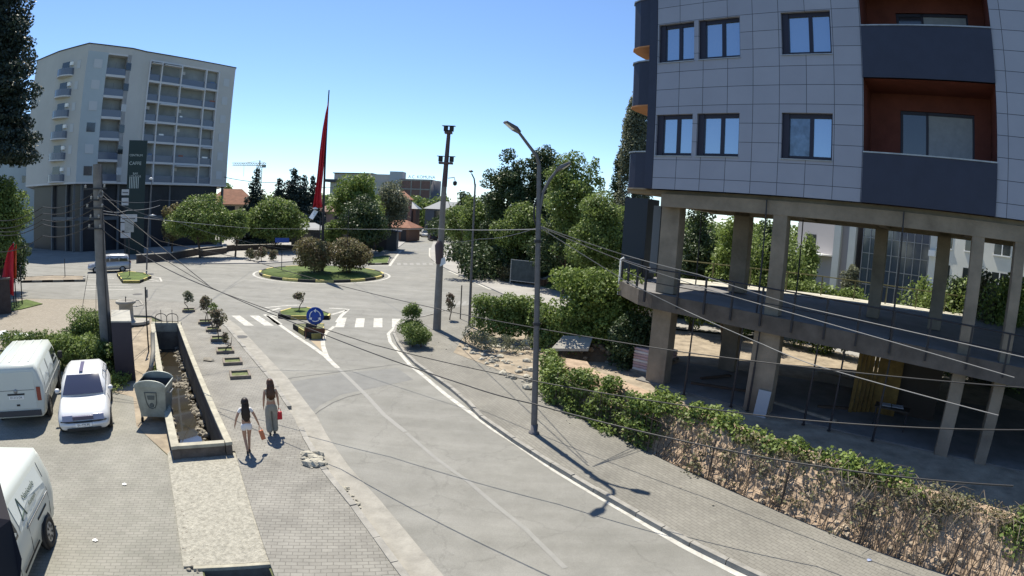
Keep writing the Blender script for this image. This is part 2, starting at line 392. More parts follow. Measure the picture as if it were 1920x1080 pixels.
rowB = ang((560, 1000), (640, 1000))
PAVE_L = brickmat('pavement_pavers', (.24, .23, .205), (.28, .27, .24), (.165, .158, .14), .23, .115, .009, rot=-rowB, blotch=.34, bscale=.8)
PAVE_R = brickmat('right_pavers', (.21, .20, .175), (.24, .23, .20), (.15, .145, .125), .22, .11, .008, rot=-ang((1200, 800), (1500, 950)), blotch=.3, bscale=.5)
PAVE_S = brickmat('square_pavers', (.25, .22, .175), (.29, .26, .21), (.16, .14, .11), .3, .15, .010, rot=.3, blotch=.15)
PLAZA = mat('plaza_paving', (.30, .29, .27), .85, nscale=.25, namt=.15, bump=.1)
GRAVEL = mat('washed_gravel', (.33, .315, .265), .95, nscale=11, namt=.35, bump=1.0, bscale=45)
DIRT = mat('dirt', (.28, .235, .175), .95, nscale=1.4, namt=.35, bump=.8, bscale=9)
SOIL = mat('dry_soil', (.24, .20, .15), .95, nscale=.6, namt=.35, bump=.5, bscale=8)
KERB = mat('kerb_stone', (.26, .25, .225), .85, nscale=2.5, namt=.3, bump=.3, bscale=18)
DUST = mat('dusty_gutter', (.275, .262, .23), .9, nscale=2.0, namt=.22, bump=.3, bscale=20)
STONE = mat('rubble_stone', (.24, .22, .18), .9, nscale=3, namt=.4, bump=.7, bscale=12)

GP = lambda L, z=0.0: [tuple(G(x, y, z))[:2] for x, y in L]
ROADL = [(1000, 1500), (835, 1200), (760, 1093), (733, 1057), (700, 1010), (657, 950), (603, 882), (567, 820), (552, 784), (505, 712), (447, 642), (424, 614), (400, 595), (386, 580), (345, 567), (250, 562), (45, 560), (-150, 562)]
FARL = [(-150, 470), (60, 470), (250, 470), (262, 488), (320, 490), (375, 494), (440, 493), (500, 493), (560, 489), (640, 482), (700, 474), (744, 466), (768, 447), (786, 436), (797, 427), (802, 421)]
FARR = [(812, 421), (812, 432), (812, 455), (806, 470), (808, 485), (822, 496), (845, 507), (920, 540), (975, 565), (1050, 590)]
ROADR = [(1000, 600), (930, 577), (885, 571), (850, 578), (810, 590), (772, 599), (746, 610), (741, 624), (749, 642), (762, 660), (785, 682), (820, 706), (850, 727), (880, 752), (907, 780), (967, 822), (1040, 868), (1120, 915), (1200, 960), (1300, 1015), (1440, 1082), (1600, 1160), (2000, 1500)]

# canal (open stone channel) inner outline at the parapet top, height 0.45
CH = .45
I1, I2, I3, I4 = (G(*p, CH) for p in ((335, 830), (420, 824), (290, 606), (332, 606)))
hole1 = [tuple(p)[:2] for p in (I1, I2, I4, I3)]
e1 = (I1 - I3).normalized()
J1, J2, J3, J4 = (G(*p, .12) for p in ((388, 1100), (512, 1094), (380, 1062), (502, 1055)))
hole2 = [tuple(p)[:2] for p in (J1 + e1 * 2, J2 + e1 * 2, J4, J3)]
big = [(-900, -300), (900, -300), (900, 1500), (-900, 1500)]
struct('ground', MB().prism(big, None, 0, holes=[hole1, hole2]), mat('dull_grass', (.085, .095, .045), .95, nscale=.15, namt=.35, bump=.3))
road_px = ROADL + FARL + FARR + ROADR
struct('road', MB().prism(GP(road_px), None, .006), ASPH)

# ---- left pavement (between canal and road) and parking yard, raised slabs
sw_outer = GP([(1000, 1500), (835, 1200), (760, 1093), (733, 1057), (700, 1010), (657, 950), (603, 882), (567, 820), (552, 784), (505, 712), (447, 642), (424, 614), (400, 595), (386, 580), (345, 567), (250, 562), (232, 562)], .1)
sw_inner = GP([(226, 590), (284, 592)], .1) + [tuple(p)[:2] for p in (I4 + e1 * -.3, I2 + e1 * .3)][:0] + [tuple(I4 - e1 * .35 + Vector((.13, .1, 0)))[:2], tuple(I2 + Vector((.13, .1, 0)))[:2]] + GP([(441, 846), (515, 1080), (560, 1300), (600, 1500)], .1)
struct('pavement_left', MB().prism(sw_outer + sw_inner, -.02, .10), PAVE_L)
sq = GP([(232, 562), (45, 560), (-150, 562), (-150, 655), (30, 655), (60, 640), (120, 660), (205, 665), (210, 600), (226, 590)], .1)
struct('paved_square', MB().prism(sq, -.02, .095), PAVE_S)
park = GP([(-150, 700), (100, 690), (205, 735), (253, 745), (256, 800), (322, 862), (340, 960), (352, 1056), (378, 1062), (386, 1105), (402, 1300), (410, 1500), (-500, 1400), (-400, 900)], 0)
struct('parking_yard', MB().prism(park, None, .012), PAVE_P)
gs = GP([(322, 842), (438, 838), (442, 852), (480, 962), (512, 1052), (380, 1060), (344, 1062), (330, 960), (314, 850)], .06)
struct('gravel_strip', MB().prism(gs, -.02, .06), GRAVEL)
struct('left_yard', MB().prism(GP([(-400, 470), (60, 469), (262, 487), (262, 450), (200, 425), (-100, 425), (-500, 440)]), None, .009), ASPH)
struct('dirt_strip', MB().prism(GP([(213, 600), (284, 596), (304, 690), (318, 800), (320, 858), (256, 800), (250, 745), (212, 735)], 0), None, .016), DIRT)
# ---- right pavement
rp_o = [p for p in GP(ROADR, .1)]
rp_i = GP([(2300, 1500), (1800, 1085), (1640, 1032), (1440, 950), (1240, 860), (1120, 800), (1040, 760), (1008, 722), (1000, 690), (920, 680), (880, 660), (862, 640), (884, 615), (960, 600)], .1)
struct('pavement_right', MB().prism(rp_o + rp_i, -.02, .10), PAVE_R)
struct('dirt_yard', MB().prism(GP([(850, 665), (866, 640), (884, 618), (960, 600), (1240, 620), (1700, 660), (2000, 800), (2400, 1500), (1900, 1120), (1640, 1030), (1440, 948), (1240, 858), (1120, 798), (1040, 757), (1002, 715), (940, 700)], 0), None, .11), DIRT)
# dusty edge of the carriageway and the gutter
def strip(px, w0, w1, z, m, name, mb=None, kind='structure', per=None):
    P = [Vector((*q, 0)) for q in per or GP(px)]; mb = mb or MB(); Lf = []; Rt = []
    for i, p in enumerate(P):
        d = (P[min(i + 1, len(P) - 1)] - P[max(i - 1, 0)]).normalized(); n = Vector((-d.y, d.x, 0))
        Lf.append(p + n * w0); Rt.append(p + n * w1)
    for i in range(len(P) - 1):
        a, b_, c, d = Lf[i], Lf[i + 1], Rt[i + 1], Rt[i]
        q = [a, b_, c, d] if (b_ - a).cross(d - a).z > 0 else [d, c, b_, a]
        mb.quad(*[(v.x, v.y, z) for v in q])
    if name: return struct(name, mb, m)
    return mb
strip(ROADL[:13], 0.02, -0.75, .012, DUST, 'gutter_left')
strip(ROADR[7:], -0.02, -.02 + .0, .012, DUST, None)
strip(ROADR[8:], .05, .42, .012, DUST, 'gutter_right')
# kerb stones: separate stones merged per kerb line
def kerb(px, name, side, m=KERB, hgt=.13, wid=.16, step=1.0, gap=.012, miss=()):
    P = [Vector((*q, 0)) for q in GP(px, .1)]; mb = MB(); k = 0; rg = np.random.default_rng(3)
    for i in range(len(P) - 1):
        d = P[i + 1] - P[i]; L = d.length; d.normalize(); n = Vector((-d.y, d.x, 0)) * side; cnt = max(1, round(L / step)); s_ = L / cnt
        for j in range(cnt):
            k += 1
            if k in miss: continue
            a = P[i] + d * (j * s_ + gap); b_ = P[i] + d * ((j + 1) * s_ - gap); hh = hgt + rg.uniform(-.012, .012)
            vs = [(q.x, q.y, zz) for zz in (0, hh) for q in (a, b_, b_ + n * wid, a + n * wid)]
            mb.add(vs, [(0, 3, 2, 1), (4, 5, 6, 7), (0, 1, 5, 4), (1, 2, 6, 5), (2, 3, 7, 6), (3, 0, 4, 7)])
    return struct(name, mb, m)
kerb(ROADL[:13], 'kerb_left', -1, miss=(14, 15))
kerb(ROADR[3:22], 'kerb_right', -1, wid=.14)
struct('paved_plaza', MB().prism(GP([(262, 488), (320, 490), (375, 494), (440, 493), (500, 493), (560, 489), (640, 482), (700, 474), (744, 466), (768, 447), (786, 436), (792, 428), (640, 425), (420, 445), (255, 450)], .1), -.02, .10), PLAZA)
struct('far_pavement', MB().prism(GP([(812, 438), (812, 455), (806, 470), (808, 485), (822, 496), (845, 507), (920, 540), (975, 565), (1050, 590), (1100, 560), (940, 500), (870, 470), (835, 440)], .1), -.02, .10), PLAZA)
struct('park_lawn', MB().prism(GP([(925, 478), (970, 478), (1200, 500), (1150, 560), (1045, 545), (985, 530), (945, 507)], .1), 0, .13), GRASS)
struct('far_lawn', MB().prism(GP([(262, 456), (330, 452), (420, 450), (420, 455), (330, 459), (264, 461)], .1), 0, .14), GRASS)
# ---- painted markings
mk = MB(); mw_ = MB()
def bar(px, mb=mk, z=.011): mb.add([(*q, z) for q in GP(px)], [tuple(range(len(px)))])
for q in ([(400, 592), (414, 592), (438, 610), (423, 610)], [(434, 592), (450, 592), (476, 611), (459, 611)], [(468, 592), (485, 592), (514, 611), (496, 611)], [(498, 592), (508, 592), (530, 608), (520, 610)]): bar(q[::-1])
for q in ([(635, 596), (650, 596), (645, 614), (628, 614)], [(668, 597), (684, 597), (682, 614), (665, 614)], [(701, 597), (717, 597), (717, 614), (700, 614)], [(735, 598), (751, 598), (746, 613), (735, 614)]): bar(q[::-1])
strip([(496, 590), (528, 612), (560, 634), (585, 650), (610, 668), (633, 690)], -.11, .11, .011, PAINT, None, mk)
strip([(627, 612), (611, 624), (605, 636), (606, 650), (612, 668), (622, 680)], -.11, .11, .0115, PAINT, None, mk)
strip([(633, 690), (660, 715), (690, 745), (720, 778), (760, 810)], -.08, .08, .011, PAINT, None, mw_)
fl_ = MB(); strip([(762, 812), (820, 862), (880, 905), (930, 948), (985, 992), (1060, 1066)], -.06, .06, .0112, PAINT, None, fl_); struct('faded_centre_line', fl_, mat('paint_faded', (.235, .232, .215), .8, nscale=2.5, namt=.10))
strip([(740, 614), (728, 626), (732, 642), (746, 658), (770, 686), (800, 710), (838, 742), (882, 774), (926, 806), (967, 832), (1040, 882), (1120, 930), (1180, 965), (1280, 1024), (1390, 1080), (1500, 1140)], -.09, .09, .011, PAINT, None, mk)
# hatching round the near splitter islands
for l in ([(497, 577), (530, 574), (565, 572)], [(500, 585), (525, 578)], [(617, 578), (653, 580)], [(622, 590), (650, 582)], [(653, 580), (640, 592), (632, 604)], [(540, 591), (620, 594)], [(510, 592), (548, 600)]): strip(l, -.12, .12, .0115, PAINT, None, mk)
# left arm: hatching and the crossing by the far islands
for l in ([(286, 519), (300, 521), (303, 528)], [(240, 529), (303, 528)], [(275, 523), (298, 527)], [(268, 527), (285, 521)], [(160, 514), (210, 514)], [(162, 518), (212, 518)], [(163, 522), (214, 522)], [(162, 533), (240, 533)], [(160, 538), (246, 538)], [(160, 543), (250, 543)], [(40, 528), (160, 528)]): strip(l, -.09, .09, .011, PAINT, None, mk)
for l in ([(752, 470), (742, 482), (730, 499)], [(682, 497), (730, 499)], [(806, 465), (806, 480), (818, 494)], [(842, 508), (920, 543)]): strip(l, -.16, .16, .0112, PAINT, None, mk)
for x in range(744, 815, 12): bar([(x + 7, 493), (x, 493), (x + 1, 497), (x + 8, 497)], mw_, .0108)
for x in range(850, 895, 10): bar([(x + 6, 565), (x, 565), (x - 5, 572), (x + 2, 572)], mw_, .0108)
cR = G(603, 514); rbR = (G(702, 514, 0) - G(505, 514, 0)).length / 2 * .97
cR = Vector(((G(603, 534).x + G(603, 499).x) / 2, (G(603, 534).y + G(603, 499).y) / 2, 0)); rbR = (G(603, 499, .2) - G(603, 532)).length / 2
ringp = [(cR.x + (rbR + .55) * math.cos(a), cR.y + (rbR + .55) * math.sin(a)) for a in np.linspace(0, 2 * math.pi, 65)]
strip(None, -.11, .11, .011, PAINT, None, mk, per=ringp)
struct('road_markings', mk, PAINT); struct('worn_road_markings', mw_, PAINTW)
# repair patch edge and sealed cracks
ck = MB()
for l in ([(575, 790), (600, 770), (625, 755), (650, 745), (678, 738)], [(505, 716), (560, 707), (640, 697), (740, 684), (780, 686)], [(600, 640), (606, 637)]): strip(l, -.02, .02, .0112, None, None, ck)
struct('road_cracks', ck, mat('crack_seal', (.10, .10, .095), .8))
struct('road_patch', MB().prism(GP([(508, 722), (640, 700), (745, 690), (775, 712), (700, 728), (640, 740), (600, 760), (575, 782), (556, 782)]), None, .0085), mat('patch_asphalt', (.175, .175, .165), .85, nscale=1.5, namt=.12, bump=.2, bscale=60))
for px_, py_, r_ in ((452, 632, .35), (258, 552, .4)):
    g = G(px_, py_); struct('manhole_cover', MB().lathe([(r_, .012), (r_, .0165), (0.0, .0165)], (g.x, g.y, 0), 20, smooth=False), mat('cast_iron', (.07, .07, .07), .7))
# pedestrian pavement pothole with dug kerb rubble
def rubble(name, px, n, s0, s1, m, z=.1, seed=1, kind='stuff', label=None):
    rg = np.random.default_rng(seed); mb = MB(); P = GP(px, z); xs = [p[0] for p in P]; ys = [p[1] for p in P]; poly = [Vector((p[0], p[1], 0)) for p in P]; c = 0; tries = 0
    def inside(x, y):
        r_ = False; j = len(P) - 1
        for i in range(len(P)):
            if (P[i][1] > y) != (P[j][1] > y) and x < (P[j][0] - P[i][0]) * (y - P[i][1]) / (P[j][1] - P[i][1]) + P[i][0]: r_ = not r_
            j = i
        return r_
    while c < n and tries < n * 30:
        tries += 1; x = rg.uniform(min(xs), max(xs)); y = rg.uniform(min(ys), max(ys))
        if not inside(x, y): continue
        s_ = s0 + (s1 - s0) * rg.random() ** 2.5; mb.rock((x, y, z + s_ * .25), (s_, s_ * rg.uniform(.5, 1), s_ * rg.uniform(.3, .7)), 0, int(rg.integers(1e6))); c += 1
    o = mb.build(name, m); o['kind'] = kind
    if label: o['label'] = label
    return o
PALE = mat('pale_rubble', (.36, .34, .28), .9, nscale=5, namt=.3, bump=.5)
rubble('broken_kerb_rubble', [(567, 850), (600, 852), (612, 876), (575, 880)], 60, .05, .22, PALE, seed=2)
rubble('kerb_gravel', [(615, 905), (650, 945), (680, 955), (655, 915)], 60, .03, .10, PALE, seed=3, z=.02)
rubble('loose_gravel', [(335, 960), (350, 960), (372, 1075), (350, 1078)], 70, .02, .06, STONE, seed=4, z=.03)
rubble('yard_rubble', [(860, 650), (1000, 640), (1000, 735), (930, 700)], 150, .04, .24, PALE, seed=5, z=.1)
rubble('yard_stones', [(900, 640), (1200, 640), (1190, 690), (1010, 660)], 130, .06, .35, STONE, seed=6, z=.1)
rubble('pavement_litter', [(850, 640), (760, 640), (1100, 820), (1500, 1040), (1600, 1060)], 50, .015, .05, STONE, seed=7, z=.1)

for i, (x, y, lab) in enumerate(((178, 1013, 'white paper scrap on the parking pavers near the small white van'), (233, 908, 'tiny white scrap on the pavers below the waste containers'), (1630, 1050, 'bluish plastic wrapper on the right pavement by the bank'))):
    q = G(x, y, .03 if x < 400 else .12); o = MB().add([(-.09, -.05, .0), (.08, -.06, .012), (.10, .05, .003), (-.02, .07, .03), (-.10, .03, .008)], [(0, 1, 2, 3, 4)]).build('litter_scrap', WHITEP if i < 2 else mat('wrapper_blue', (.3, .35, .5), .4)); o.location = q; o.scale = (.65,) * 3; tag(o, lab, 'litter')
# ================================================================ the unfinished block on the right
P0 = Vector((5.3, 21.7, 0)); U = Vector((.735077, -.677984, 0)); INN = Vector((.677984, .735077, 0))
BRZ = math.atan2(U.y, U.x)
def L(px, py, inn=0.0):                    # photo pixel -> (x, z) on the plane parallel to the facade, inn metres inside
    d = ray(px, py); o = P0 + INN * inn; t = o.dot(INN) / (d.x * INN.x + d.y * INN.y)
    p = Vector((d.x * t, d.y * t, 0)) - P0; return (p.dot(U), CAMH + t * d.z)
def Lxy(p): q = Vector((p[0], p[1], 0)) - P0; return (q.dot(U), q.dot(INN))
apt = thing('apartment_building', 'grey panelled apartment block on raw concrete columns with dark blue loggias', 'building', tuple(P0), BRZ)
PANEL = brickmat('grey_panels', (.27, .285, .345), (.30, .315, .375), (.05, .055, .07), 1.03, .715, .012, offset=0.0, vertical=True, blotch=.12, bscale=.4, bump=.15, rough=.45)
NAVY = mat('navy_panels', (.026, .031, .055), .5, nscale=1.5, namt=.12)
REDW = mat('loggia_red', (.13, .038, .028), .8, nscale=1.2, namt=.25)
ORNG = mat('balcony_soffit', (.42, .20, .09), .8, nscale=1.5, namt=.15)
FRAME = mat('window_frame', (.018, .018, .035), .45)
PANE = mat('window_pane', (.30, .37, .46), .06, spec=1.0, metal=.75)
PANEB = mat('window_pane_tree_reflection', (.10, .13, .17), .08, spec=1.0, metal=.5, nscale=2.5, namt=.5)  # dark tree reflection painted into the colour of one lower pane
PANE2 = mat('window_pane_dark', (.03, .035, .05), .08, spec=1.0)
FILM = mat('window_film', (.25, .27, .30), .35, nscale=4, namt=.12)
TOP = 27.0; XE = 26.0; Z0 = 8.13; ST = 3.86
def wall_holes(mb, x0, x1, z0, z1, holes, y=0.0, depth=.28, mi=0):
    xs = sorted({x0, x1, *[v for h in holes for v in h[:2]]}); zs = sorted({z0, z1, *[v for h in holes for v in h[2:4]]})
    for a, b_ in zip(xs, xs[1:]):
        for c, d in zip(zs, zs[1:]):
            mx_, mz_ = (a + b_) / 2, (c + d) / 2
            if any(h[0] < mx_ < h[1] and h[2] < mz_ < h[3] for h in holes): continue
            mb.quad((a, y, c), (b_, y, c), (b_, y, d), (a, y, d), mi)
    for a, b_, c, d in [h[:4] for h in holes]:
        mb.quad((a, y, c), (a, y + depth, c), (a, y + depth, d), (a, y, d), mi); mb.quad((b_, y + depth, c), (b_, y, c), (b_, y, d), (b_, y + depth, d), mi)
        mb.quad((a, y, d), (a, y + depth, d), (b_, y + depth, d), (b_, y, d), mi); mb.quad((a, y + depth, c), (a, y, c), (b_, y, c), (b_, y + depth, c), mi)
# window openings measured on the facade (x0, x1, z0, z1) for each storey
wins = []
for k in range(5):
    dz = ST * k
    for a, b_ in ((.06, 1.66), (1.85, 3.6), (5.25, 7.15)):
        wins.append((a, b_, 9.46 + dz - .02 * k, 11.12 + dz))
    wins.append((15.6, 17.4, 9.46 + dz, 11.2 + dz)); wins.append((19.2, 21.0, 9.46 + dz, 11.2 + dz))
mb = MB(); wall_holes(mb, 0, 8.27, Z0, TOP, [h for h in wins if h[1] < 8.3]); wall_holes(mb, 13.0, XE, Z0, TOP, [h for h in wins if h[0] > 13])
# body: side, back, roof (not seen from the street side)
bl = Lxy((7.1, 28.8)); bm = Lxy((14.6, 27.1)); br_ = Lxy((26.3, 23.9))
foot = [(0, .0), (XE, .0), (XE, 16), (br_[0], br_[1] - .0), (bm[0], bm[1]), (bl[0] + 1.5, bl[1] + .3), (-.34, 6.0), (-.34, .35)]
for i in range(1, len(foot) - 1):
    a, b_ = foot[i], foot[i + 1]
    if i == 6: continue
    mb.quad((a[0], a[1], Z0), (b_[0], b_[1], Z0), (b_[0], b_[1], TOP), (a[0], a[1], TOP))
mb.prism([(p[0], p[1]) for p in foot], TOP - .3, TOP)
mb.build('wall', PANEL, apt)
cb = MB(); cb.box(-.36, -.003, -.02, 6.0, Z0, TOP + .3); cb.build('corner_cladding', NAVY, apt)
for a, b_, c, d in wins:
    fr = MB(); t_ = .07; y0, y1 = .16, .26; mid = a + (b_ - a) * .58
    fr.box(a, a + .26, y0 - .04, y1, c, d); fr.box(b_ - t_, b_, y0, y1, c, d); fr.box(a + .26, b_ - t_, y0, y1, c, c + .13); fr.box(a + .26, b_ - t_, y0, y1, d - .16, d)
    fr.box(mid - .07, mid + .07, y0, y1, c + .13, d - .16)
    w_ = fr.build('window', FRAME, apt)
    MB().box(a + .26, mid - .07, y0 + .06, y0 + .075, c + .13, d - .16).build('pane', PANEB if 5 < a < 6 and c < 10 else PANE, w_)
    MB().box(mid + .07, b_ - t_, y0 + .06, y0 + .075, c + .13, d - .16).build('pane', PANE, w_)
    MB().box(a - .02, b_ + .02, -.045, .15, c - .035, c).build('sill', METAL_G, w_)
# loggias: recessed bays with navy parapets
lg = MB(); DEP = 2.1
for k in range(5):
    z0 = Z0 + ST * k; zo, z1 = (9.80 + (ST + .0) * k + .6 * (k > 0) * 0, 12.42 + ST * k) if k == 0 else (14.30 + ST * (k - 1), 12.42 + ST * k)
    pb = Z0 if k == 0 else 12.42 + ST * (k - 1)
    # parapet, open recess
    p = MB().box(8.27, 13.0, -.06, .12, pb, zo).build('loggia_parapet', NAVY, apt)
    MB().box(8.27, 13.0, -.09, .16, zo, zo + .045).build('coping', METAL_G, p)
    m_ = MB(); m_.quad((8.28, .12, pb), (8.28, DEP, pb), (8.28, DEP, z1), (8.28, .0, z1)); m_.quad((12.99, DEP, pb), (12.99, .12, pb), (12.99, 0, z1), (12.99, DEP, z1))
    hx = (9.45, 12.35, zo - .75 + .1, z1 - .62)
    wall_holes(m_, 8.28, 12.99, pb + .1, z1, [hx], y=DEP, depth=.2); m_.box(8.28, 12.99, .0, DEP + .3, z1 - .0, z1 + .14)
    lw = m_.build('loggia_wall', REDW, apt)
    fr = MB(); a, b_, c, d = hx
    for x in (a, a + 1.0, b_ - .08): fr.box(x, x + .1, DEP + .08, DEP + .18, c, d)
    fr.box(a + .1, b_ - .08, DEP + .08, DEP + .18, d - .12, d)
    fw = fr.build('balcony_door', FRAME, apt)
    MB().box(a + .1, a + 1.0, DEP + .12, DEP + .14, c, d - .12).build('pane', PANE2, fw); MB().box(a + 1.1, b_ - .08, DEP + .12, DEP + .14, c, d - .12).build('pane', FILM, fw)
# rounded balconies on the left flank
for k in range(4):
    zb = (8.16, 11.62, 14.2, 18.0)[k]; zt = (9.62, 13.5, 16.35, 20.4)[k]; pl = [(-.36, 1.3)]
    for i in range(9):
        a = math.pi / 2 * i / 8; pl.append((-.36 - 1.15 * math.sin(a), .35 + .95 * (1 - math.cos(a)) * 0 + .0 + 1.0 * (1 - math.cos(a)) * .55 + 0))
    pl = [(-.36, .2), (-.95, .22), (-1.3, .36), (-1.5, .65), (-1.56, 1.1), (-1.56, 4.2), (-1.3, 4.9), (-.36, 5.0)]
    pl = pl[::-1]
    b_ = MB().prism(pl, zb, zt, 0, 0).build('balcony', NAVY, apt)
    sc_ = [(-.36 + (x + .36) * 1.03, 2.6 + (y - 2.6) * 1.02) for x, y in pl]
    MB().prism(sc_, zb - .06, zb - .004).build('soffit', CONC2 if k == 0 else ORNG, b_); MB().prism(sc_, zt + .003, zt + .06).build('coping', METAL_G, b_)
# slabs: soffit of the first floor, edge beam, terrace slab
pro = [(-.36, .02), (XE, .02), (XE, 15.9), bm, (bl[0] + 1.5, bl[1] + .3), (-.34, 6.0)]
MB().prism([(-1.5, .6), (XE, .25)] + pro[2:], 7.96, 8.125).build('soffit_slab', CONC2, apt)
bmM = MB()
bmM.box(.3, XE, .28, .68, 7.45, 7.955); bmM.box(.3, XE, 5.3, 5.75, 7.45, 7.955)
for x in (.3, 5.2, 8.6, 12.2, 16, 20, 24): bmM.box(x, x + .4, .69, 5.29, 7.5, 7.955)
bmM.build('beam', CONC2, apt)
# terrace slab sloping gently to the right; its height is read on the facade plane
ztx = lambda x: 3.98 - .028 * max(0, x)
def slab_pts():
    fr = [(-2.63, 2.3), (-.4, .35), (0.4, .05), (8, -.05), (XE, -.05)]; bk = [(XE, 17.5), (Lxy((27.8, 22.9))), Lxy((16.6, 26.6)), Lxy((8.6, 28.6)), (-2.9, 6.5)]
    return fr + bk
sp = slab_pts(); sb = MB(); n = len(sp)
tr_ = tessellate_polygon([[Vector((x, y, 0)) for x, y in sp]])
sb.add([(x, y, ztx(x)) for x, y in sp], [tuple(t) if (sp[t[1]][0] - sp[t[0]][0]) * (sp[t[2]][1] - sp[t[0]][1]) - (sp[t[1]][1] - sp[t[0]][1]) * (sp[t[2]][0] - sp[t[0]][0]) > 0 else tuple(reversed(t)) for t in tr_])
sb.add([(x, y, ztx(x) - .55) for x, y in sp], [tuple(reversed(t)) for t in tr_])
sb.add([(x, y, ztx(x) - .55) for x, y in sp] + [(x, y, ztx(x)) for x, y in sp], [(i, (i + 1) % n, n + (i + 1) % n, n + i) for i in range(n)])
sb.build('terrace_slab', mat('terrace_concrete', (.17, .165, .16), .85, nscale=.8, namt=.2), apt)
eb = MB()
for (xa, ya), (xb, yb) in zip(sp[:5], sp[1:5]):
    a_, b_ = Vector((xa, ya, 0)), Vector((xb, yb, 0)); d_ = (b_ - a_).normalized(); nn_ = Vector((d_.y, -d_.x, 0)) * .035
    eb.add([(v.x, v.y, ztx(v.x) + z_) for z_ in (-.60, .03) for v in (a_, b_, b_ + nn_, a_ + nn_)], [(3, 2, 1, 0), (4, 5, 6, 7), (0, 1, 5, 4), (1, 2, 6, 5), (2, 3, 7, 6), (3, 0, 4, 7)])
eb.build('edge_beam', mat('edge_beam', (.11, .095, .08), .9, nscale=1.2, namt=.35, bump=.3), apt)
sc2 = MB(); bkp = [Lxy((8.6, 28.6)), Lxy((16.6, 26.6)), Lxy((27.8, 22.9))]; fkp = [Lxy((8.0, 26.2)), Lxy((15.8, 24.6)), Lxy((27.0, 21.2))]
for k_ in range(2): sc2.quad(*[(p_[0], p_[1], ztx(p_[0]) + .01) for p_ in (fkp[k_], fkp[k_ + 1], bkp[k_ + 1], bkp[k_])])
sc2.build('painted_sun_strip', mat('painted_sun_strip', (.45, .43, .36), .9, nscale=2, namt=.2), apt)  # sunlit back edge painted pale; the shaded slab top beside it is darkened
# columns: front row and back row
def colpos(azpx, inn):
    d = ray(*azpx); t = (P0 + INN * inn).dot(INN) / (d.x * INN.x + d.y * INN.y); p = Vector((d.x * t, d.y * t, 0)) - P0; return p.dot(U)
cols = [(.12, .95, .75, 1.35, CONC2), (4.75, 5.75, .3, .85, CONC2)]
xc = colpos((1787, 703), .3); xd = colpos((1865, 720), .3)
cols += [(xc, xc + .45, .3, .8, CONC2), (xd, xd + .38, .3, .9, CONC2)]
for p_, ww in (((1358, 600), .8), ((1642, 424), .55), ((1759, 435), .6)):
    x = colpos(p_, 5.3); cols.append((x, x + ww, 5.3, 5.9, CONC2))
cols += [(17.5, 18.1, .3, .8, CONC2), (22, 22.6, .3, .8, CONC2), (17, 17.6, 5.3, 5.9, CONC2)]
for x0, x1, y0, y1, m_ in cols:
    xa, xb = (5.0, 5.55) if x0 == 4.75 else (x0, x1)
    MB().box(xa, xb, y0, y1, ztx(x0) - .02, 7.97).build('column', m_, apt, bevel=.02)
    MB().box(x0 - .02, x1 + .02, y0 - .02, y1 + .02, -.05, ztx(x1) - .5).build('column', m_, apt, bevel=.02)
# grey service duct and dark stair core on the left end
MB().box(-.45, -.1, 1.1, 1.45, ztx(0) + .7, 7.5).build('duct', mat('duct_grey', (.11, .12, .13), .5), apt)
xc0, xc1 = colpos((1167, 450), 4.4), colpos((1210, 450), 4.4)
MB().box(xc0, xc1, 4.4, 5.6, ztx(0) + .01, 7.95).build('stair_core', mat('dark_slate', (.03, .038, .05), .6), apt)
MB().tube([(-2.62, 2.3, 3.35), (-2.62, 2.3, 5.0), (-2.45, 2.3, 5.08)], .05, 8).build('drain_pipe', WHITEP, apt)
# floor slab of the ground storey
MB().prism([(-.3, .6), (XE, .3), (XE, 11), (5, 6.6), (-.3, 5)], -.02, .16).build('ground_slab', mat('slab_ground', (.17, .165, .155), .8, nscale=1, namt=.25), apt)
MB().box(6.2, 11.4, 7.0, 7.25, .0, .55).build('low_wall', CONC2, apt)
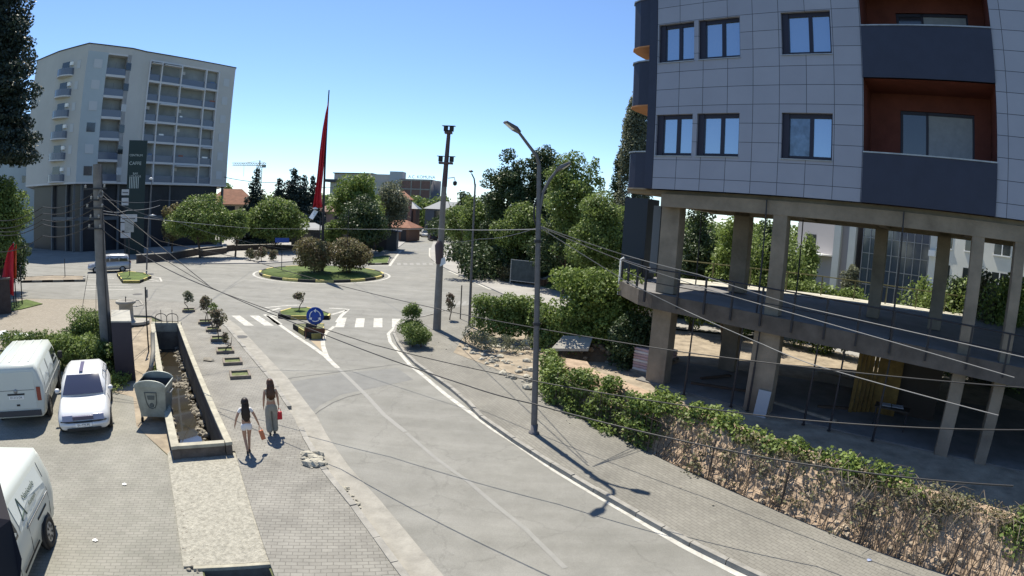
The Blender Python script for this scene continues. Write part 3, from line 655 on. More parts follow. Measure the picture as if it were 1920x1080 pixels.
# terrace railing, front and back
for nm, y0, off, rl in (('terrace_railing', .06, 1.0, METAL_D), ('back_railing', 5.6, 1.0, mat('yellow_rail', (.16, .15, .07), .6))):
    pts = [(-2.55, 2.35), (.3, .12)] if y0 < 1 else None
    r_ = MB(); x0 = .3
    if y0 < 1:
        xs = [L(x, y)[0] for x, y in ((1270, 580), (1320, 590), (1370, 600), (1425, 610), (1484, 620), (1544, 635), (1605, 640), (1668, 655), (1735, 670), (1810, 690), (1880, 700))] + [15.5, 17, 18.5, 20, 21.5, 23, 24.5, 26]
        for x in xs:
            p = MB().box(x - .035, x + .035, -.13, -.065, ztx(x) - .4, ztx(x) + 1.0); p.build('railing_post', rl, apt)
        r_.tube([(.1, -.1, ztx(0) + 1.0), (XE, -.1, ztx(XE) + 1.0)], .03, 6); r_.tube([(.1, -.1, ztx(0) + .45), (XE, -.1, ztx(XE) + .45)], .018, 6)
        r_.tube([(.1, -.1, ztx(0) + 1.0), (-2.55, 2.35, 4.98)], .03, 6); r_.tube([(.1, -.1, ztx(0) + .5), (-2.55, 2.35, 4.5)], .02, 6); r_.tube([(-2.55, 2.35, 4.98), (-2.8, 6.3, 4.98)], .03, 6)
        for q in ((-2.55, 2.35), (-2.67, 4.3), (-1.8, 1.7), (-.9, .95), (-2.8, 6.3), (.1, -.1)): MB().box(q[0] - .04, q[0] + .04, q[1] - .04, q[1] + .04, 3.6, 5.0).build('railing_post', rl, apt)
        r_.build('front_rail', rl, apt)
    else:
        ln = [(-2.6, 6.4), (Lxy((8.4, 28.0))), Lxy((16.3, 26.1)), Lxy((27.3, 22.6))]
        for a, b_ in zip(ln, ln[1:]):
            r_.tube([(a[0], a[1], ztx(a[0]) + 1.0), (b_[0], b_[1], ztx(b_[0]) + 1.0)], .03, 6)
            k = int(math.hypot(b_[0] - a[0], b_[1] - a[1]) / 2.2) + 1
            for j in range(k):
                x, y = a[0] + (b_[0] - a[0]) * j / k, a[1] + (b_[1] - a[1]) * j / k
                MB().box(x - .03, x + .03, y - .03, y + .03, ztx(x) - .01, ztx(x) + 1.0).build('railing_post', rl, apt)
        r_.build('rear_rail', rl, apt)
# steel props under the terrace and between the floors (each a prop of its own)
def prop(p0, p1, r, lab):
    t = thing('steel_prop', lab, 'steel prop', (p0[0], p0[1], p0[2]), BRZ, 'steel props under the unfinished block')
    a = Vector((0, 0, 0)); b_ = Vector((p1[0] - p0[0], p1[1] - p0[1], p1[2] - p0[2])); 
    Rm = Matrix.Rotation(-BRZ, 3, 'Z'); b_ = Rm @ b_
    MB().tube([a, b_ * .55], r, 8).build('outer_tube', METAL_D, t); MB().tube([b_ * .5, b_], r * .75, 8).build('inner_tube', METAL_D, t)
    MB().box(-.07, .07, -.07, .07, 0, .012).build('base_plate', METAL_D, t)
Wl = lambda x, y, z: tuple(P0 + U * x + INN * y + Vector((0, 0, z)))
for i, (pt, pb_) in enumerate((((1303, 572), (1284, 735)), ((1394, 597), (1345, 780)), ((1526, 690), (1504, 790)), ((1583, 655), (1552, 835)), ((1668, 672), (1636, 830)), ((1425, 612), (1405, 745)))):
    x0 = L(*pt, .15)[0]
    prop(Wl(x0, .15, .16), Wl(x0 + .02, .15, ztx(x0) - .55), .045, ('dark steel prop just right of the leftmost lower column', 'dark steel prop left of the wide concrete column', 'dark steel prop midway between the wide column and yellow boards', 'dark steel prop right in front of the yellow boards', 'dark steel prop right of the yellow boards', 'dark steel prop close against the wide column')[i])
for i, (pt, inn) in enumerate((((1316, 390), 5.0), ((1438, 372), .2), ((1506, 410), 5.0), ((1695, 395), .15))):
    x0 = L(*pt, inn)[0]
    prop(Wl(x0, inn, ztx(x0)), Wl(x0, inn, 7.95 if inn > 1 else 7.96), .035, ('thin prop on the terrace before the leafy trees', 'dark prop hanging by the middle of the ceiling beam', 'thin prop on the terrace right of the fluted column', 'dark prop on the terrace before the glazed stair wall')[i])
# things stored in the ground storey
def at_local(px, py, inn): 
    x, z = L(px, py, inn); return x
bx = thing('board_stack', 'yellow formwork boards leaning under the terrace slab', 'boards', Wl(at_local(1600, 720, 3.0), 3.0, .16), BRZ)
for i in range(6): 
    T_ = Matrix.Translation((i * .17, i * .14, 0)) @ Matrix.Rotation(R(-6), 4, 'X')
    MB().box(0, .16 + .9 * (i == 5), 0, .05, 0, 2.55 - .06 * (i % 3), T=T_).build('board', mat('yellow_board', (.17, .105, .025), .7, nscale=3, namt=.4), bx)
cr = thing('site_shed', 'dark board shed under the terrace behind the yellow boards', 'shed', Wl(at_local(1650, 720, 4.2), 4.2, .16), BRZ)
MB().box(0, 2.6, 0, 1.8, 0, 2.3).build('walls', mat('shed_dark', (.05, .04, .03), .8), cr); MB().box(-.1, 2.7, -.1, 1.9, 2.3, 2.36).build('roof', mat('shed_film', (.25, .23, .19), .6, nscale=3, namt=.4), cr)
g_ = MB().box(0, .5, 0, .03, 0, 1.0, T=Matrix.Rotation(R(-14), 4, 'X')); o = g_.build('insulation_board', mat('pale_board', (.35, .38, .40), .7)); o.location = Wl(at_local(1415, 770, .1), -.05, .1); o.rotation_euler = (0, 0, BRZ); tag(o, 'pale board leaning against the foot of the wide column', 'board')
wk = thing('work_table', 'cluttered work table in the shade under the terrace', 'table', Wl(9.6, 1.8, .16), BRZ)
MB().box(0, 1.4, 0, .7, .75, .8).build('table_top', mat('shed_dark', (.05, .04, .03)), wk)
for x, y in ((.05, .05), (1.3, .05), (.05, .6), (1.3, .6)): MB().box(x, x + .05, y, y + .05, 0, .75).build('leg', METAL_D, wk)
for i in range(2):
    s_ = MB().plate([(.2 + i * .5, .15, .81 + i * .02), (.65 + i * .5, .2, .81 + i * .02), (.6 + i * .5, .5, .84 + i * .02), (.15 + i * .5, .45, .82 + i * .02)], (0, 0, .03)); o = s_.build('paper_sack', mat('sack_grey', (.30, .31, .32), .8)); o.location = wk.location; o.rotation_euler = (0, 0, BRZ); tag(o, ('grey sack at the left end of the work table', 'grey sack at the right end of the work table')[i], 'sack')
# bags of cement on pallets and bricks by the first column
SACK = mat('sack_pink', (.50, .36, .36), .8, nscale=6, namt=.2); SACKW = mat('sack_white', (.62, .58, .56), .8)
gb = G(1205, 700); 
for pn, (cx_, cy_, nl, lab) in enumerate(((G(1207, 702).x, G(1207, 702).y, 8, 'pale pink sack stack left of the first column'), (G(1268, 700).x + .1, G(1268, 700).y + 2.2, 3, 'low red sack stack behind the first column'))):
    pal = thing('pallet', ('wooden pallet under the tall pink sacks', 'wooden pallet under the low red sacks')[pn], 'pallet', (cx_, cy_, .11), BRZ)
    for i in range(5): MB().box(-.5, .5, -.4 + i * .18, -.3 + i * .18, .09, .12).build('slat', STONE, pal)
    for y in (-.4, .02, .36): MB().box(-.5, .5, y, y + .08, 0, .09).build('runner', STONE, pal)
    for k in range(nl):
        for j in range(2):
            T_ = Matrix.Translation((cx_, cy_, .11 + .12 + k * .13)) @ Matrix.Rotation(BRZ, 4, 'Z') @ Matrix.Translation((0, -.22 + j * .42, 0))
            v = MB(); v.box(-.42, .42, -.19, .19, .0, .125); o = v.build('cement_sack', SACK if (k + j) % 3 else SACKW, bevel=.04); o.matrix_world = T_
            row = ('left', 'right')[j]; tag(o, f'pink and white cement sack, {["bottom","second","third","fourth","fifth","sixth","seventh","top"][k] if pn == 0 else ["bottom","middle","top"][k]} layer {row} of the {"tall" if pn == 0 else "low"} stack', 'sack', 'stacked cement sacks')

for i, (xl, inn, ln, rz_, col_) in enumerate(((3.0, 2.2, 2.6, .3, CONC2), (6.8, 1.6, 3.0, -.2, CONC), (8.2, 3.2, 2.2, .5, CONC2), (2.2, 3.6, 1.8, 1.1, RUST))):
    o = MB().box(-ln / 2, ln / 2, -.07, .07, 0, .09).build('timber_beam', mat('timber_pale', (.30, .26, .2), .9, nscale=3, namt=.3) if col_ is CONC else mat('timber_dark', (.10, .07, .05), .9)); p = Wl(xl, inn, .165); o.location = p; o.rotation_euler = (0, 0, BRZ + rz_)
    tag(o, ('dark beam lying on the floor left of the wide column', 'pale beam lying on the floor right of the wide column', 'dark beam lying further in beneath the terrace', 'dark beam lying askew between the two left columns')[i], 'beam')
# ================================================================ vehicles
def ring_loft(mb, st, mi=0):
    """st: list of (x, z0, z1, hw0, hwm, hw1): sill z, top z, half widths at sill, belly and top"""
    vs = []; n = 12
    for x, z0, z1, a, b_, c in st:
        h = z1 - z0
        rr = [(a * .9, z0), (a, z0 + h * .06), (b_, z0 + h * .35), (b_ * .995, z0 + h * .62), (c + (b_ - c) * .22, z1 - h * .10), (c * .93, z1)]
        pts = [(x, y, z) for y, z in rr] + [(x, -y, z) for y, z in reversed(rr)]
        vs += pts
    fs = [(i * n + j, i * n + (j + 1) % n, (i + 1) * n + (j + 1) % n, (i + 1) * n + j) for i in range(len(st) - 1) for j in range(n)]
    fs += [tuple(reversed(range(n))), tuple((len(st) - 1) * n + j for j in range(n))]
    return mb.add(vs, fs, mi, True)
def yside(st, x, z):
    for s0, s1 in zip(st, st[1:]):
        if s0[0] <= x <= s1[0] or s1[0] <= x <= s0[0]:
            t = (x - s0[0]) / (s1[0] - s0[0] + 1e-9); s_ = [a + (b_ - a) * t for a, b_ in zip(s0, s1)]; break
    else: s_ = st[0] if abs(x - st[0][0]) < abs(x - st[-1][0]) else st[-1]
    x_, z0, z1, a, b_, c = s_; h = z1 - z0; rr = [(a * .9, z0), (a, z0 + h * .06), (b_, z0 + h * .35), (b_ * .995, z0 + h * .62), (c + (b_ - c) * .22, z1 - h * .10), (c * .93, z1)]
    for (y0, q0), (y1, q1) in zip(rr, rr[1:]):
        if q0 <= z <= q1: return y0 + (y1 - y0) * (z - q0) / (q1 - q0 + 1e-9)
    return rr[-1][0]
def side_patch(name, st, poly, m, parent, off=.012, side=1, sub=4):
    if side == 0: side_patch(name, st, poly, m, parent, off, 1, sub); side = -1
    mb = MB(); n = len(poly); P = []
    for i in range(n):
        a, b_ = poly[i], poly[(i + 1) % n]
        for k in range(sub): P.append((a[0] + (b_[0] - a[0]) * k / sub, a[1] + (b_[1] - a[1]) * k / sub))
    cx = sum(p[0] for p in P) / len(P); cz = sum(p[1] for p in P) / len(P)
    for s_ in (side,):
        vs = [(x, s_ * (yside(st, x, z) + off), z) for x, z in P] + [(cx, s_ * (yside(st, cx, cz) + off), cz)]
        k = len(P); mb.add(vs, [((i, (i + 1) % k, k) if s_ < 0 else ((i + 1) % k, i, k)) for i in range(k)])
    return mb.build(name, m, parent)
def wheel(parent, x, y, r=.31, w_=.2):
    s_ = 1 if y > 0 else -1
    T = Matrix.Translation((x, y, r)) @ Matrix.Rotation(-s_ * math.pi / 2, 4, 'X')
    wh = MB().lathe([(.0, -w_ / 2), (r * .6, -w_ / 2), (r * .94, -w_ / 2), (r, -w_ * .35), (r, w_ * .35), (r * .94, w_ / 2), (r * .66, w_ / 2), (r * .64, w_ * .38)], n=24, T=T).build('wheel', RUBBER, parent)
    rim = MB().lathe([(r * .65, w_ * .40), (r * .60, w_ * .46), (r * .2, w_ * .42), (0, w_ * .46)], n=24, T=T)
    for k in range(7):
        a = 2 * math.pi * k / 7; vs = [T @ Vector((q * math.cos(a + da), q * math.sin(a + da), w_ * .49)) for q, da in ((r * .26, -.2), (r * .52, -.17), (r * .52, .17), (r * .26, .2))]
        rim.add(vs, [(0, 1, 2, 3)], 1)
    rim.build('rim', [mat('rim_silver', (.35, .36, .37), .4, metal=.6), BLK], wh)
    return wh
def vehicle(name, label, loc, rz, body, roof, wheels, m, wins, r=.31, hw=.85, extra=None, group=None, cat='car'):
    t = thing(name, label, cat, loc, rz, group)
    mb = MB(); ring_loft(mb, body)
    if roof: ring_loft(mb, roof)
    mb.build('body', m, t)
    for x in wheels:
        for y in (hw, -hw):
            arch = MB()
            T = Matrix.Translation((x, y - (.09 if y > 0 else -.09), r + .02)) @ Matrix.Rotation(-(1 if y > 0 else -1) * math.pi / 2, 4, 'X')
            arch.lathe([(0, .0), (r * 1.17, .0), (r * 1.17, .068), (0, .068)], n=24, T=T); wheel(t, x, y - (.07 if y > 0 else -.07), r)
            arch.build('wheel_arch', BLK, t)
    for nm, st, poly, mm, side in wins: side_patch(nm, st, poly, mm, t, side=side)
    return t
LENSW = mat('headlight_lens', (.32, .31, .38), .15, spec=.8); LENSR = mat('tail_lens', (.22, .03, .02), .25, spec=.6)
# ---- white hatchback facing us (x forward)
gb = [(-2.07, .35, .72, .74, .80, .72), (-1.98, .26, .98, .80, .855, .74), (-1.3, .24, .98, .82, .866, .76), (0, .24, .98, .82, .866, .77), (.85, .24, .97, .82, .866, .75), (1.35, .24, .88, .82, .862, .74), (1.8, .24, .80, .80, .84, .70), (2.02, .26, .70, .72, .79, .62), (2.1, .32, .60, .60, .70, .52)]
gr = [(-1.98, .90, 1.0, .74, .76, .62), (-1.75, .90, 1.33, .74, .76, .55), (-1.45, .90, 1.44, .74, .765, .56), (-.6, .90, 1.47, .75, .77, .57), (.05, .90, 1.44, .75, .77, .56), (.3, .90, 1.36, .75, .77, .56), (.98, .90, .96, .74, .75, .66)]
def hatch(loc, rz):
    t = vehicle('hatchback_car', 'white hatchback parked nose out beside the white van', loc, rz, gb, gr, (1.28, -1.23), CARWHITE,
        [('side_window', gr, [(-1.35, .97), (-1.25, 1.33), (-.55, 1.36), (-.5, .97)], GLASSD, 0), ('side_window', gr, [(-.42, .97), (-.42, 1.36), (.12, 1.32), (.62, .97)], GLASSD, 0)])
    wsv = []
    for i_ in range(4):
        u_ = i_ / 3
        for j_ in range(9): v_ = j_ / 4 - 1; wsv.append((1.0 - .72 * u_ - .07 * v_ * v_, v_ * (.69 - .13 * u_), .975 + .425 * u_ + .03 * math.sin(math.pi * u_) - .012 * v_ * v_))
    MB().add(wsv, [(i_ * 9 + j_, i_ * 9 + j_ + 1, (i_ + 1) * 9 + j_ + 1, (i_ + 1) * 9 + j_) for i_ in range(3) for j_ in range(8)], 0, True).build('windscreen', mat('windscreen', (.03, .032, .055), .06, spec=1.0), t)
    # nudge glass proud of the body
    for c in t.children:
        if c.name.startswith('windscreen'): c.location = (.03, 0, .035)
    MB().box(2.04, 2.125, -.33, .33, .58, .69).build('grille', mat('grille', (.10, .09, .14), .4), t)
    for y in (.5, -.5):
        MB().add([(2.13, y - .17, .56), (2.13, y + .17, .56), (2.06, y + .17, .715), (2.06, y - .17, .715), (1.95, y - .17, .56), (1.95, y + .17, .56), (1.9, y + .16, .71), (1.9, y - .16, .71)], [(0, 1, 2, 3), (3, 2, 6, 7), (0, 3, 7, 4), (1, 5, 6, 2)]).build('headlight', LENSW, t)
    for s_ in (1, -1):
        for poly in ([(.63, .45), (.645, .45), (.645, .95), (.63, .95)], [(-.47, .40), (-.455, .40), (-.455, .95), (-.47, .95)]): side_patch('door_seam', gb, poly, BLK, t, side=s_, off=.008)
        MB().box(-.38, -.22, s_ * .872 - .012, s_ * .872 + .012, .80, .83).build('door_handle', CARWHITE, t)
    MB().tube([(2.02, -.74, .44), (2.10, -.5, .44), (2.14, 0, .44), (2.10, .5, .44), (2.02, .74, .44)], .075, 8).build('front_bumper', CARWHITE, t)
    MB().tube([(2.06, -.74, .535), (2.13, -.5, .535), (2.165, 0, .535), (2.13, .5, .535), (2.06, .74, .535)], .022, 6).build('bumper_strip', BLK, t)
    MB().box(2.12, 2.16, -.55, .55, .27, .34).build('lower_grille', BLK, t)
    p = MB().box(2.185, 2.20, -.26, .26, .40, .50).build('number_plate', WHITEP, t)
    text('plate_text', '01-438-PE', .095, p, frame_T((2.205, 0, .45), (0, 1, 0)), BLK, .001)
    for y in (.92, -.92): MB().lathe([(0, -.09), (.07, -.06), (.08, .0), (.07, .06), (0, .09)], n=10, T=Matrix.Translation((.55, y, 1.02)) @ Matrix.Rotation(R(90), 4, 'X')).build('wing_mirror', CARWHITE, t)
    MB().lathe([(0, 0), (.05, 0), (.05, .012), (0, .012)], n=14, T=Matrix.Translation((2.1, 0, .64)) @ Matrix.Rotation(R(90), 4, 'Y')).build('badge', METAL_G, t)
    for y in (.28, -.12): MB().tube([(.95, y, 1.025), (.8, y + .42 * (1 if y > 0 else .9), 1.09)], .008, 5).build('wiper', BLK, t)
    MB().box(-1.1, .1, -.13, .0, 1.474, 1.482).build('roof_strip', mat('roof_dark', (.10, .09, .16), .4), t)
    return t
F_ = G(159, 806, .28); B_ = G(161, 676, 1.35); dv = (Vector((F_.x, F_.y, 0)) - Vector((B_.x, B_.y, 0))).normalized()
ctr = Vector((F_.x, F_.y, 0)) - dv * 2.12; RZH = math.atan2(dv.y, dv.x)
hatch((ctr.x, ctr.y, .012), RZH)
# ---- delivery van seen from behind (x forward = away from us)
vb = [(-2.45, .42, 1.80, .86, .93, .72), (-2.42, .32, 1.93, .90, .945, .76), (-2.2, .28, 1.98, .92, .95, .78), (0, .28, 1.99, .92, .95, .78), (1.05, .28, 1.95, .92, .95, .77), (1.35, .28, 1.80, .92, .95, .78), (1.8, .28, 1.34, .91, .945, .80), (2.0, .28, 1.16, .89, .93, .78), (2.35, .32, 1.02, .80, .88, .68), (2.45, .40, .85, .70, .80, .60)]
def van(name, label, loc, rz, m, sidewins=True, sc_=1.0, plate=True, group=None):
    wl = [('side_window', vb, [(.35, 1.22), (.35, 1.72), (1.02, 1.72), (1.55, 1.22)], GLASSD, 0)]
    if sidewins: wl += [('side_panel', vb, [(-1.95, 1.12), (-1.95, 1.76), (-.95, 1.76), (-.95, 1.12)], VANPANEL, 0), ('side_panel', vb, [(-.8, 1.12), (-.8, 1.76), (.2, 1.76), (.2, 1.12)], VANPANEL, 0)]
    t = vehicle(name, label, loc, rz, vb, None, (1.5, -1.45), m, wl, r=.34, hw=.95, group=group, cat='van')
    for s_ in (1, -1): MB().box(-2.0, 2.0, s_ * .955 - .008, s_ * .955 + .008, .90, .925).build('door_rail', METAL_G, t)
    MB().add([(1.38, -.70, 1.80), (1.38, .70, 1.80), (1.90, .74, 1.27), (1.90, -.74, 1.27)], [(0, 3, 2, 1)]).build('windscreen', GLASSD, t).location = (.03, 0, .03)
    for y in (.80, -.80): MB().box(-2.47, -2.36, y - .07, y + .07, .85, 1.28).build('tail_light', LENSR, t)
    MB().box(-2.50, -2.38, -.80, .80, .38, .55).build('rear_bumper', mat('bumper_grey', (.06, .06, .065), .6), t)
    tg = MB().box(-2.46, -2.44, -.68, .68, .60, 1.78).build('tailgate', m, t, bevel=.01)
    MB().box(-2.475, -2.462, -.3, .3, 1.05, 1.10).build('handle_strip', BLK, tg)
    MB().box(-2.468, -2.462, -.66, .66, 1.195, 1.205).build('seam', BLK, tg)
    MB().box(-2.47, -2.462, -.09, .03, .70, .76).build('latch', BLK, tg)
    MB().lathe([(0, 0), (.07, 0), (.07, .015), (0, .015)], n=14, T=Matrix.Translation((-2.463, 0, 1.17)) @ Matrix.Rotation(R(-90), 4, 'Y')).build('badge', METAL_G, tg)
    if plate:
        p = MB().box(-2.478, -2.462, -.26, .26, .92, 1.03).build('number_plate', WHITEP, t); text('plate_text', '01-512-DK', .095, p, frame_T((-2.482, 0, .975), (0, -1, 0)), BLK, .001)
    for s_ in (1, -1):
        for xx_ in (.28, 1.32, -.9): side_patch('door_seam', vb, [(xx_, .5), (xx_ + .018, .5), (xx_ + .018, 1.75 if xx_ < 1 else 1.25), (xx_, 1.75 if xx_ < 1 else 1.25)], BLK, t, side=s_, off=.006)
    for yy_ in (-.5, -.17, .17, .5): MB().box(-2.1, .9, yy_ - .025, yy_ + .025, 1.975, 1.998).build('roof_rib', m, t)
    for y in (1.08, -1.08): MB().box(1.35, 1.5, y - .09, y + .09, 1.15, 1.42).build('wing_mirror', BLK, t, bevel=.03)
    t.scale = (sc_,) * 3
    return t
VANPANEL = mat('van_panel', (.66, .70, .67), .3)
Rb = G(52, 792, .35); Rr = G(112, 792, .35)
dirv = RZH + math.pi - R(2)
fv = Vector((math.cos(dirv), math.sin(dirv), 0)); rv = Vector((fv.y, -fv.x, 0))
Rr = G(90, 799); hvv = G(121, 706) - Rr; dirv = math.atan2(hvv.y, hvv.x); fv = Vector((math.cos(dirv), math.sin(dirv), 0)); rv = Vector((fv.y, -fv.x, 0)); vc = Vector((Rr.x, Rr.y, 0)) - rv * .93 + fv * 2.45
van('delivery_van', 'white panel van seen from behind beside the hatchback', (vc.x, vc.y, .012), dirv, VANWHITE)
# ---- small van at the lower left, seen from its right side and rear
kb = [(-2.2, .40, 1.62, .76, .84, .66), (-2.17, .28, 1.74, .80, .885, .70), (-2.0, .24, 1.80, .84, .90, .72), (0, .24, 1.82, .84, .90, .72), (.35, .24, 1.76, .84, .90, .72), (1.15, .24, 1.12, .84, .90, .74), (1.9, .26, .92, .80, .86, .66), (2.2, .35, .72, .62, .74, .52)]
def caddy(loc, rz, label, m, name='small_van', group=None, sign=True):
    wl = [('side_window', kb, [(.12, 1.12), (.12, 1.60), (.38, 1.58), (.95, 1.12)], GLASSD, 0), ('side_window', kb, [(-1.72, 1.10), (-1.64, 1.60), (-.02, 1.62), (-.02, 1.10)], VANPANEL, 0)]
    t = vehicle(name, label, loc, rz, kb, None, (1.35, -1.35), m, wl, r=.32, hw=.90, group=group, cat='van')
    for s_ in (1, -1):
        MB().box(-1.75, -.35, s_ * .900 - .006, s_ * .900 + .02, .98, 1.01).build('door_rail', METAL_G, t)
        MB().box(-1.55, -.95, s_ * .903 - .006, s_ * .903 + .008, .80, .84).build('rub_strip', BLK, t); MB().box(-.75, .3, s_ * .895 - .006, s_ * .895 + .012, .48, .51).build('sill_strip', BLK, t)
    MB().box(-2.28, -2.14, -.78, .78, .30, .48).build('rear_bumper', mat('bumper_grey', (.06, .06, .065), .6), t, bevel=.03)
    for y in (.74, -.74): MB().box(-2.205, -2.12, y - .07, y + .07, .85, 1.35).build('tail_light', LENSR, t)
    for s_ in (1, -1):
        for xx_ in (-.43, -1.80, .42): side_patch('door_seam', kb, [(xx_, .45), (xx_ + .015, .45), (xx_ + .015, 1.6 if xx_ < 0 else 1.2), (xx_, 1.6 if xx_ < 0 else 1.2)], BLK, t, side=s_, off=.006)
    if sign:
        for s_ in (-1, 1):
            ox = lambda x: (x, s_ * .905, 0)
            T = frame_T((-.95, s_ * (yside(kb, -.95, 1.42) + .016), 1.44), (1 if s_ < 0 else -1, 0, 0), (0, -s_ * .28, 1))
            text('sign_text', 'Nasionale', .17, t, T, mat('sign_green_grey', (.08, .12, .10), .6), .001)
            T = frame_T((-.95, s_ * (yside(kb, -.95, 1.27) + .016), 1.27), (1 if s_ < 0 else -1, 0, 0), (0, -s_ * .2, 1)); text('sign_text', 'Kompani', .12, t, T, MATS['sign_green_grey'], .001)
            lx = -1.52 if s_ < 0 else -.38
            yy = lambda z: s_ * (yside(kb, lx, z) + .018)
            lo = MB()
            for a, b_ in (((0 - .13, 1.2), (.0, 1.56)), ((0, 1.56), (.13, 1.2)), ((-.07, 1.3), (.12, 1.24))): lo.tube([(lx + a[0], yy(a[1]), a[1]), (lx + b_[0], yy(b_[1]), b_[1])], .014, 5)
            lo.build('logo', MATS['sign_green_grey'], t)
    for y in (1.0, -1.0): MB().box(.9, 1.05, y - .08, y + .08, 1.05, 1.25).build('wing_mirror', BLK, t, bevel=.03)
    return t
wheelpt = G(86, 1050, .0); rear = G(99, 985, .45)
hv = G(33, 1025, 1.0) - G(82, 927, 1.0); az_k = math.atan2(hv.y, hv.x)
kd = Vector((math.cos(az_k), math.sin(az_k), 0)); kr = Vector((-kd.y, kd.x, 0))
# visible flank is towards the camera
s__ = 1 if kr.dot(-Vector((wheelpt.x, wheelpt.y, 0))) > 0 else -1
kc = Vector((wheelpt.x, wheelpt.y, 0)) - kr * s__ * .88 + kd * 1.35
kc = kc + (G(82, 927, 1.0) - G(71, 950, 1.0)) * .9; kc.z = 0
caddy((kc.x, kc.y, .012), az_k, 'small white van with green lettering at the lower left', VANWHITE).scale = (1.05,) * 3
# ---- silver people carrier on the left arm
SILV = mat('car_silver', (.42, .43, .44), .3, metal=.5)
mb_ = [(-2.3, .35, 1.0, .80, .86, .76), (-2.2, .26, 1.06, .84, .90, .78), (-1.2, .24, 1.06, .86, .905, .80), (.9, .24, 1.02, .86, .905, .78), (1.8, .24, .92, .84, .88, .72), (2.2, .30, .75, .72, .80, .60), (2.32, .38, .6, .6, .7, .5)]
mr_ = [(-2.25, 1.0, 1.12, .78, .80, .68), (-2.0, 1.0, 1.62, .78, .80, .60), (-1.5, 1.0, 1.72, .79, .81, .60), (-.3, 1.0, 1.74, .79, .81, .60), (.45, 1.0, 1.68, .79, .81, .60), (1.55, 1.0, 1.06, .78, .79, .68)]
def mpv(name, label, loc, rz, m, group=None):
    t = vehicle(name, label, loc, rz, mb_, mr_, (1.45, -1.4), m, [('side_window', mr_, [(-1.95, 1.08), (-1.85, 1.56), (-1.1, 1.60), (-1.05, 1.08)], GLASSD, 0), ('side_window', mr_, [(-1.0, 1.08), (-1.0, 1.60), (-.1, 1.60), (-.1, 1.08)], GLASSD, 0), ('side_window', mr_, [(-.02, 1.08), (-.02, 1.60), (.4, 1.58), (1.15, 1.08)], GLASSD, 0)], hw=.9, group=group)
    MB().add([(.55, -.58, 1.68), (.55, .58, 1.68), (1.5, .68, 1.12), (1.5, -.68, 1.12)], [(0, 3, 2, 1)]).build('windscreen', GLASSD, t)
    MB().add([(-2.06, -.58, 1.58), (-2.06, .58, 1.58), (-2.27, .68, 1.14), (-2.27, -.68, 1.14)], [(0, 1, 2, 3)]).build('rear_window', GLASSD, t)
    for y in (.62, -.62): MB().box(2.1, 2.29, y - .14, y + .14, .62, .76).build('headlight', LENSW, t); MB().box(-2.31, -2.2, y + .06 * (1 if y > 0 else -1), y + .2 * (1 if y > 0 else -1), .8, 1.05).build('tail_light', LENSR, t)
    return t
a_, b__ = G(166, 511), G(245, 508); mid = (a_ + b__) / 2; md = (a_ - b__).normalized()
mpv('people_carrier', 'silver people carrier driving past the far left traffic island', (mid.x, mid.y, .012), math.atan2(md.y, md.x), SILV)
q = G(90, 457); caddy((q.x, q.y, .012), R(165), 'white van parked in the shade under the left apartment block', mat('van_shade_white', (.5, .52, .52), .4), sign=False)
q = G(200, 462); mpv('parked_car', 'dark car parked in the shade behind the silver people carrier', (q.x, q.y, .012), R(170), mat('car_dark', (.04, .045, .06), .3))
# far street cars
for (px, py, lab, m_, hd) in ((796, 444, 'white car coming down the far street', CARWHITE, -78), (811, 451, 'dark car parked at the kerb of the far street', mat('car_dark', (.04, .045, .06)), 105), (801, 433, 'distant white car further up the far street', CARWHITE, 100), (736, 466, 'dark car parked beyond the roundabout bushes', mat('car_dark', (.04, .045, .06)), 20)):
    if px == 736: px, py = 655, 462
    q = G(px, py); mpv('far_car', lab, (q.x, q.y, .012 if px > 700 else .1), R(hd), m_)
# ================================================================ people
SKIN = mat('skin', (.38, .22, .15), .55, spec=.3); HAIRD = mat('hair_dark', (.022, .014, .012), .5, nscale=30, namt=.4); HAIRB = mat('hair_brown', (.07, .035, .022), .5, nscale=30, namt=.4)
WCL = mat('white_cloth', (.68, .66, .66), .85); BEIGE = mat('beige_cloth', (.40, .34, .27), .9, nscale=8, namt=.12); TAUPE = mat('taupe_cloth', (.27, .26, .22), .9, nscale=8, namt=.12)
def skin(name, verts, edges, radii, m, parent, root=0, sub=2, flat=()):
    me = bpy.data.meshes.new(name); me.from_pydata(verts, edges, []); me.materials.append(m)
    o = bpy.data.objects.new(name, me); C.objects.link(o); o.parent = parent
    md = o.modifiers.new('skin', 'SKIN'); md.use_smooth_shade = True
    sv = me.skin_vertices[0].data
    for i, r in enumerate(radii):
        sv[i].radius = r if isinstance(r, tuple) else (r, r); sv[i].use_root = (i == root)
    s_ = o.modifiers.new('sub', 'SUBSURF'); s_.levels = sub; s_.render_levels = sub
    return o
